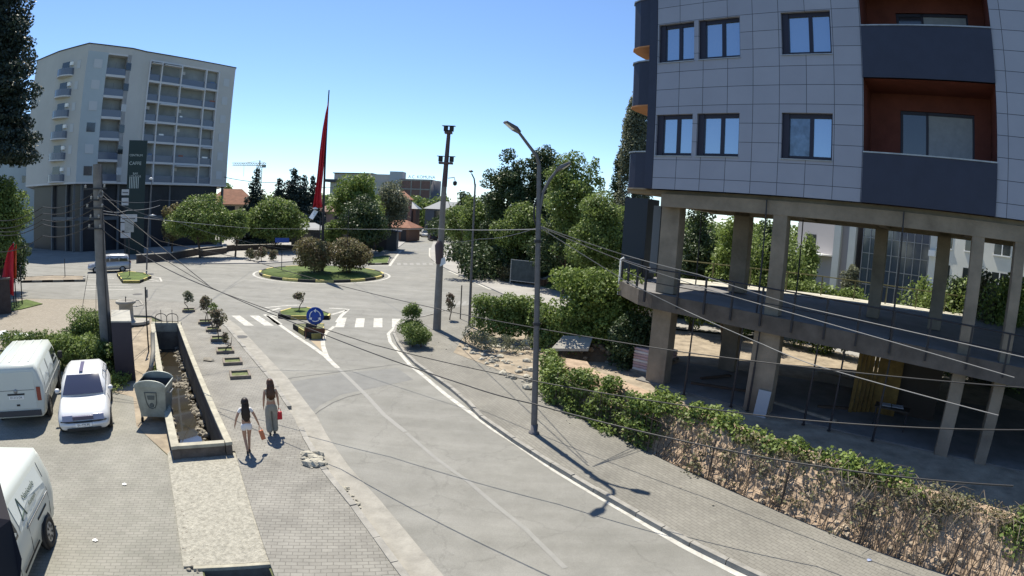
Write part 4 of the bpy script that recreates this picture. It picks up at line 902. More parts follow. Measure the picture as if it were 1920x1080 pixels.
def person(label, loc, rz, H, arms, legs, hair, hairm, top, bottom, bare_legs, cloth='shorts', group=None):
    """faces +Y (away from us). arms: per side [(elbow),(wrist)]; legs: per side [(knee),(ankle),(toe)]"""
    t = thing('person', label, 'person', loc, rz, group); k = H / 1.66
    J = {'pelvis': (0, 0, .92), 'waist': (0, .0, 1.08), 'chest': (0, -.005, 1.27), 'neck': (0, .0, 1.42), 'head0': (0, .015, 1.50), 'head1': (0, .02, 1.60)}
    V = [J['pelvis'], J['waist'], J['chest'], J['neck'], J['head0'], J['head1']]; E_ = [(0, 1), (1, 2), (2, 3), (3, 4), (4, 5)]
    Rd = [(.135, .10), (.105, .08), (.13, .085), (.048, .048), (.075, .085), (.078, .09)]
    for s_, (el, wr) in zip((-1, 1), arms):
        b_ = len(V); V += [(s_ * .155, -.005, 1.36), el, wr]; E_ += [(2, b_), (b_, b_ + 1), (b_ + 1, b_ + 2)]; Rd += [.048, .036, .024]
    for s_, (kn, an, toe) in zip((-1, 1), legs):
        b_ = len(V); V += [(s_ * .085, 0, .84), kn, an, toe]; E_ += [(0, b_), (b_, b_ + 1), (b_ + 1, b_ + 2), (b_ + 2, b_ + 3)]; Rd += [.085, .052, .034, .028]
    V = [tuple(c * k for c in v) for v in V]; Rd = [tuple(c * k for c in r) if isinstance(r, tuple) else r * k for r in Rd]
    skin('body', V, E_, Rd, SKIN, t)
    # face: nose, eyes, ears
    MB().tube([(0, .105 * k, 1.56 * k), (0, .135 * k, 1.535 * k)], [.008, .014], 6).build('nose', SKIN, t)
    for s_ in (-1, 1):
        MB().lathe([(0, -.01), (.010, -.006), (.012, 0), (.010, .006), (0, .01)], (s_ * .033 * k, .098 * k, 1.565 * k), 8).build('eye', BLK, t)
    MB().tube([(-.022 * k, .1 * k, 1.50 * k), (.022 * k, .1 * k, 1.50 * k)], .006, 5).build('mouth', mat('lips', (.3, .1, .09), .5), t)
    # hands
    for s_, (el, wr) in zip((-1, 1), arms):
        w_ = Vector(wr) * k; d = (w_ - Vector(el) * k).normalized(); d = (d + Vector((0, .1, -.3))).normalized(); hv_ = [tuple(w_ - d * .03), tuple(w_ + d * .05)]; he = [(0, 1)]; hr = [(.016, .022), (.014, .034)]
        fwd = Vector((0, 1, 0)); 
        for f in range(4):
            o_ = w_ + d * .06 + fwd * (-.027 + .018 * f); ln = (.062, .074, .070, .054)[f]; i0 = len(hv_)
            hv_ += [tuple(o_), tuple(o_ + d * ln * .55 + Vector((-s_ * .006, .004, 0))), tuple(o_ + d * ln + Vector((-s_ * .022, .008, 0)))]; he += [(1, i0), (i0, i0 + 1), (i0 + 1, i0 + 2)]; hr += [.0085, .0078, .006]
        i0 = len(hv_); o_ = w_ + d * .02 + fwd * .022; hv_ += [tuple(o_), tuple(o_ + d * .035 + fwd * .022), tuple(o_ + d * .06 + fwd * .028)]; he += [(0, i0), (i0, i0 + 1), (i0 + 1, i0 + 2)]; hr += [.010, .009, .007]
        skin('hand', hv_, he, hr, SKIN, t, sub=1)
    # top
    tv = [(0, 0, 1.00), (0, 0, 1.10), (0, -.005, 1.27), (0, -.002, 1.385)]; te = [(0, 1), (1, 2), (2, 3)]; tr_ = [(.135, .105), (.118, .092), (.143, .098), (.10, .07)]
    for s_, (el, wr) in zip((-1, 1), arms):
        b_ = len(tv); mid_ = Vector((s_ * .155, -.005, 1.36)).lerp(Vector(el), .45 if cloth == 'shorts' else .12); tv += [(s_ * .150, -.005, 1.355), tuple(mid_)]; te += [(2, b_), (b_, b_ + 1)]; tr_ += [.056, .05]
    skin('top', [tuple(c * k for c in v) for v in tv], te, [tuple(c * k for c in r) if isinstance(r, tuple) else r * k for r in tr_], top, t)
    if cloth == 'shorts':
        bv = [(0, 0, 1.00), (0, 0, .93)]; be = [(0, 1)]; br = [(.135, .105), (.165, .125)]
        for s_, (kn, an, toe) in zip((-1, 1), legs):
            h_ = Vector((s_ * .088, 0, .82)); e_ = h_.lerp(Vector(kn), .32); b_ = len(bv); bv += [tuple(h_), tuple(e_)]; be += [(1, b_), (b_, b_ + 1)]; br += [.102, .098]
    else:
        bv = [(0, 0, 1.02), (0, 0, .93)]; be = [(0, 1)]; br = [(.13, .10), (.16, .12)]
        for s_, (kn, an, toe) in zip((-1, 1), legs):
            a2 = Vector(an) + Vector((s_ * .01, 0, -.02)); b_ = len(bv); bv += [(s_ * .09, 0, .80), tuple(kn), tuple(a2)]; be += [(1, b_), (b_, b_ + 1), (b_ + 1, b_ + 2)]; br += [.105, .10, .105]
    skin('shorts' if cloth == 'shorts' else 'trousers', [tuple(c * k for c in v) for v in bv], be, [tuple(c * k for c in r) if isinstance(r, tuple) else r * k for r in br], bottom, t)
    # shoes
    for s_, (kn, an, toe) in zip((-1, 1), legs):
        a_ = Vector(an) * k; b_ = Vector(toe) * k; z = min(a_.z, b_.z)
        MB().tube([a_ + Vector((0, -.05, -.035)), a_ + Vector((0, .04, -.035)), b_ + Vector((0, .03, -.012))], [.034, .036, .024], 8).build('shoe', mat('shoe_dark', (.05, .045, .04), .7), t)
    # hair: a cap over the skull and a long fall down the back
    hc = MB(); hc.lathe([(0, .118), (.05, .112), (.085, .082), (.103, .035), (.107, -.01), (.10, -.055)], (0, -.012 * k, 1.565 * k), 16)
    rg = np.random.default_rng(5)
    hl = hair
    prof = [(.098, .06, 1.60), (.108, .062, 1.50), (.112, .060, 1.40), (.128, .055, 1.28), (.13, .05, 1.16), (.10, .04, hl + .08), (.04, .02, hl)]
    vs = []; n = 14
    for i, (a, b_, z) in enumerate(prof):
        yb = -.045 - .055 * min(1, i / 2.0) - (.02 if i > 2 else 0)
        for j in range(n):
            q = 2 * math.pi * j / n; wv = 1 + .07 * math.sin(3 * q + i * 1.7)
            vs.append((a * wv * math.cos(q) * k, (yb + b_ * .8 * math.sin(q) * wv) * k, z * k))
    hc.add(vs, [(i * n + j, i * n + (j + 1) % n, (i + 1) * n + (j + 1) % n, (i + 1) * n + j) for i in range(len(prof) - 1) for j in range(n)] + [tuple(reversed(range(n))), tuple((len(prof) - 1) * n + j for j in range(n))][:2], 0, True)
    for i in range(22):
        x = rg.uniform(-.115, .115); z1 = hl + rg.uniform(-.05, .12); y0 = -.13 + rg.uniform(-.01, .015)
        hc.tube([(x * .6 * k, y0 * .9 * k, 1.5 * k), (x * k, (y0 - .005) * k, 1.3 * k), ((x + rg.uniform(-.03, .03)) * k, y0 * k, z1 * k)], [.014, .016, .004], 5)
    hc.build('hair', hairm, t)
    return t, k
walk = ROADL[8]
fL = G(467, 850, .1); fR = G(512, 816, .1)
wdir = (G(430, 690) - G(470, 860)); rzp = math.atan2(wdir.y, wdir.x) - math.pi / 2
pL, kL = person('woman in white top and shorts with long dark hair, walking away on the pavement', (fL.x, fL.y, .105), rzp, 1.58,
    [((-.27, -.02, 1.12), (-.33, .06, .87)), ((.27, -.03, 1.12), (.36, .04, .86))],
    [((-.075, .06, .47), (-.04, -.10, .115), (-.045, .02, .035)), ((.06, .13, .50), (.03, .12, .075), (.03, .26, .03))], 1.02, HAIRD, WCL, WCL, True)
pR, kR = person('woman in beige top and wide taupe trousers with long brown hair, walking away', (fR.x, fR.y, .105), rzp, 1.72,
    [((-.20, -.02, 1.10), (-.21, .04, .86)), ((.20, -.04, 1.10), (.22, .03, .87))],
    [((-.09, .03, .47), (-.08, -.06, .10), (-.08, .06, .035)), ((.09, .08, .48), (.07, .10, .08), (.07, .22, .03))], 1.10, HAIRB, BEIGE, TAUPE, False, cloth='trousers')
def bag(p, hand, m, label, w_=.16, h_=.26, tilt=0):
    hp = Matrix.Rotation(rzp, 4, 'Z') @ Vector(hand) + Vector(p.location)
    t = thing('hand_bag', label, 'bag', (hp.x, hp.y, hp.z - .04), rzp)
    T = Matrix.Rotation(tilt, 4, 'Y')
    MB().box(-w_ / 2, w_ / 2, -.035, .035, -.10 - h_, -.10, T=T).build('pouch', m, t, bevel=.015)
    MB().tube([T @ Vector(q) for q in ((-w_ * .35, 0, -.11), (-w_ * .2, 0, -.02), (0, 0, 0.0), (w_ * .2, 0, -.02), (w_ * .35, 0, -.11))], .008, 5).build('handle', m, t)
bag(pL, (.38 * kL, .05 * kL, .80 * kL), mat('bag_orange', (.50, .17, .08), .6), 'orange bag hanging from the hand of the woman in shorts', .13, .28, R(-14))
bag(pR, (.235 * kR, .04 * kR, .81 * kR), mat('bag_red', (.50, .02, .03), .5), 'red bag held by the woman in taupe trousers', .15, .24)

# ================================================================ canal, waste containers, yard furniture
def canal(name, label, In, near_wall=True, depth=1.9, cap=.22, Hh=CH, wl=.2):
    t = thing(name, label, 'parapet', (0, 0, 0)); n1, n2, f2, f1 = [Vector((p[0], p[1], 0)) for p in In]
    return t
PBODY = mat('parapet_body', (.12, .10, .085), .9, nscale=2.5, namt=.4, bump=.5, bscale=14)  # darker than the coping: shade on the wall faces put into the colour
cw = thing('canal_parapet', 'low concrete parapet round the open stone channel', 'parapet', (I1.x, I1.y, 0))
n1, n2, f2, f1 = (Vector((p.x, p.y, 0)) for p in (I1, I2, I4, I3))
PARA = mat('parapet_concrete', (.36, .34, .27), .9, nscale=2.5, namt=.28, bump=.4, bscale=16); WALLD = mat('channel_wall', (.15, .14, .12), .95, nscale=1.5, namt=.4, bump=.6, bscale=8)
def beam4(mb, a, b_, w0, z0, z1, side):
    d = (b_ - a).normalized(); n_ = Vector((-d.y, d.x, 0)) * side; q = [a, b_, b_ + n_ * w0, a + n_ * w0]
    mb.add([(v.x, v.y, z) for z in (z0, z1) for v in q], [(0, 3, 2, 1), (4, 5, 6, 7), (0, 1, 5, 4), (1, 2, 6, 5), (2, 3, 7, 6), (3, 0, 4, 7)])
dc = (f1 - n1).normalized()
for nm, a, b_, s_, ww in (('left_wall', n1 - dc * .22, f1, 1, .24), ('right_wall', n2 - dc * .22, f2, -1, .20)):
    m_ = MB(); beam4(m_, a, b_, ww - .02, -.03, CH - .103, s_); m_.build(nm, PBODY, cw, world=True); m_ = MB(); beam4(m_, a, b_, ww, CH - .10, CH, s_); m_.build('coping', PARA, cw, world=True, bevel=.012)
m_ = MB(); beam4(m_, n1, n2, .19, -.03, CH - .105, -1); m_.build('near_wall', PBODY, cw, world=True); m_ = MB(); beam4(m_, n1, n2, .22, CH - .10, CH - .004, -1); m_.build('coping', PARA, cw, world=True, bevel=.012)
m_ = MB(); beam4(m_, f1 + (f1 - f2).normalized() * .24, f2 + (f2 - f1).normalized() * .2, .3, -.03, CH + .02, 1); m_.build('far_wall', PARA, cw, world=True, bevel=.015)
WZ = -.95
lin = MB()
for a, b_ in ((n1, n2), (n2, f2), (f2, f1), (f1, n1)):
    lin.quad((a.x, a.y, -1.9), (b_.x, b_.y, -1.9), (b_.x, b_.y, .0), (a.x, a.y, .0))
lin.quad(*[(v.x, v.y, -1.9) for v in (n1, n2, f2, f1)]); struct('channel_lining', lin, WALLD)
wat = bpy.data.materials.new('canal_water'); wat.use_nodes = True; wb = wat.node_tree.nodes['Principled BSDF']
wb.inputs['Base Color'].default_value = (.035, .028, .016, 1); wb.inputs['Coat Weight'].default_value = 1.0; wb.inputs['Coat Roughness'].default_value = .02; wb.inputs['Roughness'].default_value = .05; wb.inputs['Specular IOR Level'].default_value = .9
n_ = wat.node_tree.nodes.new('ShaderNodeTexNoise'); n_.inputs['Scale'].default_value = 3; bp_ = wat.node_tree.nodes.new('ShaderNodeBump'); bp_.inputs['Strength'].default_value = .12; bp_.inputs['Distance'].default_value = .05
wat.node_tree.links.new(n_.outputs[0], bp_.inputs['Height']); wat.node_tree.links.new(bp_.outputs[0], wb.inputs['Normal'])
struct('canal_water', MB().quad(*[(v.x, v.y, WZ) for v in (n1, n2, f2, f1)]), wat)
rg = np.random.default_rng(11); bk = MB(); wdt = (n2 - n1).length; Lc = (f1 - n1).length; sd = (n2 - n1).normalized()
for i in range(300):
    s_ = rg.random() * .98 + .01; right = rg.random() < .72
    if right: q = rg.random() ** 1.0 * .34; x = wdt - .05 - q; z = WZ + .22 * (1 - q / .34) - .10
    else:
        q = rg.random() * (.08 + .3 * (s_ < .09)); x = .06 + q; z = WZ + .12 * (1 - q / .4) - .04
    if .58 < s_ < .66 and rg.random() < .4: x = rg.uniform(.1, wdt); z = WZ - .02
    p = n1 + dc * s_ * Lc + sd * x; r_ = .05 + .14 * rg.random() ** 2; bk.rock((p.x, p.y, z), (r_, r_ * .8, r_ * .6), 0, i)
o = bk.build('channel_rubble', STONE); o['kind'] = 'stuff'
for s_ in (.60,):
    m_ = MB(); 
    for j in range(26): p = n1 + dc * (s_ * Lc + rg.normal() * .15) + sd * rg.uniform(.1, wdt - .1); m_.rock((p.x, p.y, WZ + .01), (.16, .11, .07), 0, 900 + j)
    o = m_.build('stone_sill', STONE); o['kind'] = 'structure'
# iron railing on the far parapet
rl = thing('channel_railing', 'small curved iron railing at the far end of the channel', 'railing', (f1.x, f1.y, CH + .02)); ex = (f2 - f1); 
def arc(a, b_, z0, h_, n=8): return [tuple(a + (b_ - a) * (i / n) + Vector((0, 0, z0 + h_ * math.sin(math.pi * i / n) ** .5))) for i in range(n + 1)]
m_ = MB(); zz = CH + .02; off = Vector((0, .1, 0))
for j in range(2): a = f1 + ex * (j * .5) + off; b_ = f1 + ex * ((j + 1) * .5) + off; m_.tube([tuple(a + Vector((0, 0, zz)))] + arc(a, b_, zz + .32, .16) + [tuple(b_ + Vector((0, 0, zz)))], .022, 6)
m_.tube([tuple(f1 + off + Vector((0, 0, zz + .06))), tuple(f2 + off + Vector((0, 0, zz + .06)))], .02, 6); m_.build('rail', METAL_D, rl, world=True)
for j in (.25, .75): p = f1 + ex * j + off; MB().tube([tuple(p + Vector((0, 0, zz))), tuple(p + Vector((0, 0, zz + .68)))], .018, 6).build('baluster', METAL_D, rl, world=True)
# second opening at the bottom edge
c2 = thing('channel_parapet', 'concrete rim of the dark channel opening at the bottom edge', 'parapet', (J3.x, J3.y, 0)); a = Vector((J3.x, J3.y, 0)); b_ = Vector((J4.x, J4.y, 0))
m_ = MB(); beam4(m_, a - dc * 0 + (a - b_).normalized() * .2, b_ + (b_ - a).normalized() * .2, .10, -.02, .075, 1); m_.build('rim', PARA, c2, world=True, bevel=.01)
ln2 = MB(); q = [Vector((p[0], p[1], 0)) for p in hole2]
q2 = [Vector((J1.x, J1.y, 0)) - e1 * 3, Vector((J2.x, J2.y, 0)) - e1 * 3]
for u_, v_ in ((q[0], q[1]), (q[1], q[2]), (q[2], q[3]), (q[3], q[0])): ln2.quad((u_.x, u_.y, -2), (v_.x, v_.y, -2), (v_.x, v_.y, .0), (u_.x, u_.y, .0))
ln2.quad(*[(v.x, v.y, -2) for v in q]); struct('channel_pit', ln2, WALLD)

def container(label, loc, rz):
    t = thing('waste_container', label, 'waste container', loc, rz, 'galvanised waste containers by the channel')
    GZ = mat('zinc', (.30, .32, .29), .5, metal=.45, nscale=2.5, namt=.25); GZD = mat('zinc_inner', (.05, .055, .06), .7)
    w0, w1, d0, d1, z0, z1 = .42, .53, .40, .50, .22, 1.22      # tapered tub (x = width, -y = front)
    c = lambda w_, d, z: [(-w_, -d, z), (w_, -d, z), (w_, d, z), (-w_, d, z)]
    m_ = MB(); m_.add(c(w0, d0, z0) + c(w1, d1, z1), [(0, 3, 2, 1), (0, 1, 5, 4), (1, 2, 6, 5), (2, 3, 7, 6), (3, 0, 4, 7)])
    k = .03; m_.add(c(w0 - k, d0 - k, z0 + .03) + c(w1 - k, d1 - k, z1), [(0, 1, 2, 3), (0, 4, 5, 1), (1, 5, 6, 2), (2, 6, 7, 3), (3, 7, 4, 0)], 1)
    m_.build('tub', [GZ, GZD], t)
    # arched end plates (front and back) and rim
    for y, s_ in ((-d1, -1), (d1, 1)):
        A = [(w1 * math.cos(a), y, z1 + .20 * math.sin(a)) for a in np.linspace(0, math.pi, 17)]
        MB().plate(A if s_ > 0 else A[::-1], (0, .02 * s_, 0)).build('arched_end', GZ, t); MB().tube([(p[0], p[1] + .01 * s_, p[2]) for p in A], .022, 6).build('arch_rim', mat('zinc_edge', (.42, .44, .40), .5, metal=.3), t)
    MB().tube([(-w1, -d1, z1), (-w1, d1, z1)], .022, 6).build('side_rim', MATS['zinc_edge'], t); MB().tube([(w1, -d1, z1), (w1, d1, z1)], .022, 6).build('side_rim', MATS['zinc_edge'], t)
    # the lid rolled back: dark underside strip
    Lr = [(0.98 * w1 * math.cos(a), z1 + .19 * math.sin(a)) for a in np.linspace(R(148), R(180), 6)]
    m_ = MB()
    for (xa, za), (xb, zb) in zip(Lr, Lr[1:]): m_.quad((xa, -d1, za), (xb, -d1, zb), (xb, d1, zb), (xa, d1, za))
    m_.build('lid', [GZ], t)
    # stamped emblem on the front
    e = MB(); f_ = lambda x, z: (x, -(d0 + (d1 - d0) * (z - z0) / (z1 - z0)) - .012, z)
    sh = [f_(-.20, 1.04), f_(.20, 1.04), f_(.17, .70), f_(.10, .54), f_(0, .50), f_(-.10, .54), f_(-.17, .70)]
    for a, b_ in zip(sh, sh[1:] + sh[:1]): e.tube([a, b_], .014, 5)
    e.build('emblem_frame', mat('zinc_dark', (.11, .12, .11), .6), t)
    MB().add([f_(-.13, .94), f_(.13, .94), f_(.11, .80), f_(-.11, .80)], [(3, 2, 1, 0)]).build('emblem_plate', MATS['zinc_dark'], t); MB().lathe([(.075, 0), (.045, .0)], n=16, T=Matrix.Translation(f_(0, .62)) @ Matrix.Rotation(R(90), 4, 'X')).build('emblem_ring', MATS['zinc_dark'], t)
    for x in (-w0 - .02, w0 + .02):
        for y in (-.3, .3):
            wl = MB().lathe([(0, -.025), (.085, -.025), (.085, .025), (0, .025)], n=14, T=Matrix.Translation((x, y, .085)) @ Matrix.Rotation(R(90), 4, 'Y')).build('wheel', RUBBER, t)
            MB().box(x - .03, x + .03, y - .02, y + .02, .085, .26).build('bracket', METAL_G, wl)
    for s_ in (-1, 1): MB().tube([(s_ * (w1 - .06), -.2, .98), (s_ * (w1 + .06), -.2, .96), (s_ * (w1 + .06), .2, .96), (s_ * (w1 - .06), .2, .98)], .018, 6).build('side_handle', METAL_G, t)
    return t
bL, bR = G(264, 852), G(320, 854); rzb = math.atan2((bR - bL).y, (bR - bL).x); bc = (bL + bR) / 2; bn = Vector((-math.sin(rzb), math.cos(rzb), 0))
def contain_pos(px, py, z=1.12): return G(px, py, z)
c1 = container('galvanised waste container with open lid, the nearer one', (0, 0, 0), rzb)
pb0 = G(287, 844, .22); p = Vector((pb0.x, pb0.y, 0)) + bn * .40
pf2 = (G(252, 727, 1.22) + G(308, 727, 1.22)) / 2; p2 = Vector((pf2.x, pf2.y, 0)) + bn * .52
if (p2 - p).length < 1.25: p2 = p + (p2 - p).normalized() * 1.25
dup(c1, None, (p2.x, p2.y, .012), rzb, 'galvanised waste container behind the nearer one, half hidden')

# dark advertising cabinet, round trough, sign post, hose
cbx = thing('advertising_cabinet', 'tall dark metal cabinet with a pale sloping top by the concrete pole', 'cabinet', tuple(G(246, 688)))
a = G(245, 690); zt = 2.35; tl, tr2, bl2, br2 = (G(x, y, zt) for x, y in ((209, 581), (243, 581), (208, 602), (246, 602)))
ft = [Vector((v.x, v.y, 0)) for v in (bl2, br2, tr2, tl)]
MB().prism([(v.x, v.y) for v in ft], 0, zt - .06).build('case', mat('cabinet_dark', (.035, .03, .04), .6), cbx, world=True); MB().prism([(v.x, v.y) for v in ft], zt - .055, zt).build('cabinet_top', mat('cabinet_top', (.33, .32, .28), .7, nscale=2, namt=.15), cbx, world=True)
fo = G(238, 608); fz = hz(228, 577, math.hypot(fo.x, fo.y)); fz = 1.25
ft_ = thing('drinking_fountain', 'round pale concrete fountain basin behind the dark cabinet', 'fountain', (fo.x, fo.y, .1))
MB().lathe([(.9, 0), (.9, .12), (.55, .14), (.45, .2), (.42, fz - .25), (.62, fz - .12), (.62, fz), (.50, fz), (.46, fz - .08), (0, fz - .1)], n=24).build('basin', CONC, ft_); MB().tube([(0, 0, fz - .1), (0, 0, fz + .22), (.12, -.1, fz + .2)], .03, 6).build('spout', METAL_D, ft_)
st_ = thing('stone_step', 'worn round stone step beside the fountain', 'step', tuple(G(258, 605, .1))); MB().lathe([(.75, 0), (.72, .14), (.0, .15)], n=14, smooth=False).build('slab', CONC, st_)
tb = thing('planter_curb', 'pale six-sided concrete kerb on the square by the road', 'kerb', tuple(G(256, 570, .1)))
m_ = MB(); hx_ = [G(*p, .1) for p in ((236, 568), (248, 563), (262, 564), (268, 572), (256, 575), (242, 574))]
for a, b_ in zip(hx_, hx_[1:] + hx_[:1]): m_.tube([a, b_], .07, 6)
m_.build('rim', CONC, tb, world=True)
sp_ = G(279, 660); t = thing('sign_post', 'thin dark sign post with a small plate left of the channel', 'post', (sp_.x, sp_.y, 0)); hp_ = hz(278, 538, math.hypot(sp_.x, sp_.y))
MB().tube([(0, 0, 0), (0, 0, hp_)], .035, 8).build('pole', METAL_D, t); MB().box(-.02, .02, .04, .16, hp_ - .5, hp_ - .12).build('plate', METAL_G, t)
hs = MB(); hr_ = [at_r(286, 625, 24.5), at_r(287, 660, 24.0), at_r(283, 690, 22.5), G(277, 699, .08)]
hs.tube([tuple(p) for p in hr_], .10, 8); o = hs.build('drain_hose', mat('hose_pale', (.35, .33, .28), .7)); tag(o, 'fat pale drain hose bent down beside the sign post', 'hose')

# ================================================================ poles, lamps, sign
CONCP = mat('pole_concrete', (.20, .185, .17), .9, nscale=1.6, namt=.25, bump=.3, bscale=12)
lp = G(1001, 812, .1); lt = thing('street_lamp', 'tall grey steel lamp pole with two opposite arms on the right pavement', 'street lamp', (lp.x, lp.y, .1))
rl_ = math.hypot(lp.x, lp.y); T1 = at_r(1009, 440, rl_); T2 = at_r(1011, 310, rl_); rel = lambda v: tuple(Vector(v) - Vector(lt.location))
PLM = mat('lamp_pole_steel', (.13, .125, .13), .5, metal=.3, nscale=4, namt=.2)
MB().tube([(0, 0, 0), rel(at_r(1006, 620, rl_)), rel(T1), rel(T2)], [.10, .085, .075, .06], 12).build('pole', PLM, lt)
MB().lathe([(.17, 0), (.17, .03), (.11, .05), (.11, .3), (.0, .3)], n=14).build('base_flange', PLM, lt)
hA = Vector((-.43, 15.56, 9.29)); hB = Vector((1.43, 16.45, 8.34))
kA = at_r(990, 272, rl_); 
MB().tube([rel(T2), rel(at_r(1006, 292, rl_ - .1)), rel(kA + Vector((0, -.1, 0))), rel(at_r(972, 247, rl_ - .35))], [.055, .05, .045, .04], 8).build('arm', PLM, lt)
def lamphead(pa, pb, parent):
    a, b_ = Vector(pa), Vector(pb); d = (b_ - a).normalized(); n_ = d.cross(Vector((0, 0, 1))).normalized(); u_ = n_.cross(d)
    T = Matrix(((d.x, n_.x, u_.x, a.x), (d.y, n_.y, u_.y, a.y), (d.z, n_.z, u_.z, a.z), (0, 0, 0, 1))); ln = (b_ - a).length
    h = MB(); h.add([T @ Vector(q) for q in ((0, -.06, -.03), (0, .06, -.03), (0, .06, .05), (0, -.06, .05), (ln * .35, -.13, -.04), (ln * .35, .13, -.04), (ln * .35, .12, .07), (ln * .35, -.12, .07), (ln, -.10, -.03), (ln, .10, -.03), (ln, .08, .03), (ln, -.08, .03))], [(0, 3, 2, 1), (0, 1, 5, 4), (1, 2, 6, 5), (2, 3, 7, 6), (3, 0, 4, 7), (4, 5, 9, 8), (5, 6, 10, 9), (6, 7, 11, 10), (7, 4, 8, 11), (8, 9, 10, 11)])
    o = h.build('lamp_head', PLM, parent, bevel=.01)
    MB().add([T @ Vector(q) for q in ((ln * .4, -.09, -.046), (ln * .4, .09, -.046), (ln * .93, .075, -.04), (ln * .93, -.075, -.04))], [(0, 3, 2, 1)]).build('diffuser', mat('diffuser', (.7, .72, .72), .3), o)
lamphead(rel(at_r(974, 249, rl_ - .35)), rel(at_r(947, 228, rl_ - .6)), lt)
MB().tube([rel(T1), rel(at_r(1011, 400, rl_)), rel(at_r(1018, 362, rl_)), rel(at_r(1030, 338, rl_)), rel(at_r(1044, 320, rl_))], [.05, .05, .045, .045, .04], 8).build('arm', PLM, lt)
MB().tube([rel(at_r(1008, 430, rl_)), rel(at_r(1001, 410, rl_)), rel(at_r(1002, 385, rl_)), rel(at_r(1009, 368, rl_))], .03, 6).build('cable_loop', WIRE, lt)
lamphead(rel(at_r(1043, 321, rl_)), rel(at_r(1069, 305, rl_ - .1)), lt)
for y_ in (455, 610): p = rel(at_r(1008 if y_ < 500 else 1006, y_, rl_)); MB().tube([p, (p[0], p[1], p[2] + .08)], .11, 10).build('clamp', METAL_D, lt)
# concrete camera pole
cp = G(819, 618, .1); ct = thing('camera_pole', 'concrete pole with a brown camera and loudspeaker mast on top', 'pole', (cp.x, cp.y, .1)); rc = math.hypot(cp.x, cp.y); rel2 = lambda v: tuple(Vector(v) - Vector(ct.location))
MB().tube([(0, 0, 0), rel2(at_r(826, 470, rc)), rel2(at_r(833, 345, rc))], [.23, .18, .14], 12).build('pole', CONCP, ct)
BRN = mat('mast_brown', (.09, .06, .06), .6)
MB().tube([rel2(at_r(833, 350, rc)), rel2(at_r(842, 244, rc))], [.15, .10], 10).build('mast', BRN, ct)
for py_, hw_ in ((306, .38), (249, .2)):
    p = rel2(at_r(836 if py_ > 300 else 841, py_, rc)); MB().box(p[0] - hw_, p[0] + hw_, p[1] - .2, p[1] + .2, p[2] - .05, p[2] + .05).build('platform', BRN, ct)
    for s_ in (-1, 1):
        q_ = MB().box(p[0] + s_ * hw_ * .8 - .11, p[0] + s_ * hw_ * .8 + .11, p[1] - .12, p[1] + .12, p[2] + .08, p[2] + .36).build('camera', BLK, ct, bevel=.02); MB().box(p[0] + s_ * hw_ * .8 - .2, p[0] + s_ * hw_ * .8 + .2, p[1] - .18, p[1] + .16, p[2] + .37, p[2] + .385).build('hood', METAL_D, q_)
p = rel2(at_r(840, 334, rc)); MB().tube([p, (p[0] + .35, p[1], p[2] + .05), (p[0] + .4, p[1], p[2] - .15)], .025, 6).build('bracket', BRN, ct); MB().lathe([(0, .12), (.10, .08), (.12, 0), (.09, -.12), (0, -.16)], (p[0] + .4, p[1], p[2] - .25), 12).build('dome_camera', PLASTIC, ct)
p = rel2(at_r(824, 470, rc)); MB().tube([(p[0] + .02, p[1] - .22, p[2] - .7), (p[0], p[1] - .25, p[2] + .3), (p[0], p[1] - .22, p[2] + .55)], [.16, .24, .10], 10).build('junction_box', BRN, ct)
MB().plate([(p[0] + .1, p[1] - .3, p[2] - .85), (p[0] + .42, p[1] - .3, p[2] - .65), (p[0] + .35, p[1] - .3, p[2] - .3), (p[0] + .1, p[1] - .3, p[2] - .45)], (0, -.03, 0)).build('notice', mat('notice_white', (.6, .62, .65), .6), ct)
# concrete pole at the left
lc = at_r(204, 675, 24.2); lc.z = 0; pt_ = thing('utility_pole', 'grey concrete utility pole strung with many cables at the left', 'pole', (lc.x, lc.y, 0)); rlc = 24.2; rel3 = lambda v: tuple(Vector(v) - Vector(pt_.location))
MB().tube([(0, 0, 0), rel3(at_r(194, 560, rlc)), rel3(at_r(186, 420, rlc)), rel3(at_r(182, 308, rlc))], [.30, .26, .22, .18], 14).build('pole', CONCP, pt_)
for py_, w_ in ((354, 1.4), (375, .5), (390, 1.1), (410, .6), (428, .8)):
    p = rel3(at_r(184, py_, rlc)); MB().box(p[0] - w_ / 2, p[0] + w_ / 2, p[1] - .25, p[1] - .19, p[2] - .03, p[2] + .03).build('crossarm', METAL_D, pt_)
    for q_ in (-.4, .4): MB().lathe([(0, .0), (.05, .02), (.03, .07), (.05, .11), (0, .14)], (p[0] + q_ * w_, p[1] - .22, p[2] + .03), 8).build('insulator', mat('insulator', (.35, .33, .3), .3), pt_)
for dx, r_ in ((.33, .10), (.30, .13)): 
    p = rel3(at_r(190, 345 + dx * 60, rlc)); MB().tube([(p[0] + .2 + .12 * math.cos(a), p[1] - .25, p[2] + .12 * math.sin(a)) for a in np.linspace(0, 6.28, 14)], .02, 5).build('cable_coil', WIREL, pt_)
MB().tube([rel3(at_r(191, 310, rlc - .25)), rel3(at_r(193, 400, rlc - .3)), rel3(at_r(199, 560, rlc - .35)), (.3, -.2, .3)], .025, 6).build('riser_cable', WIRE, pt_)
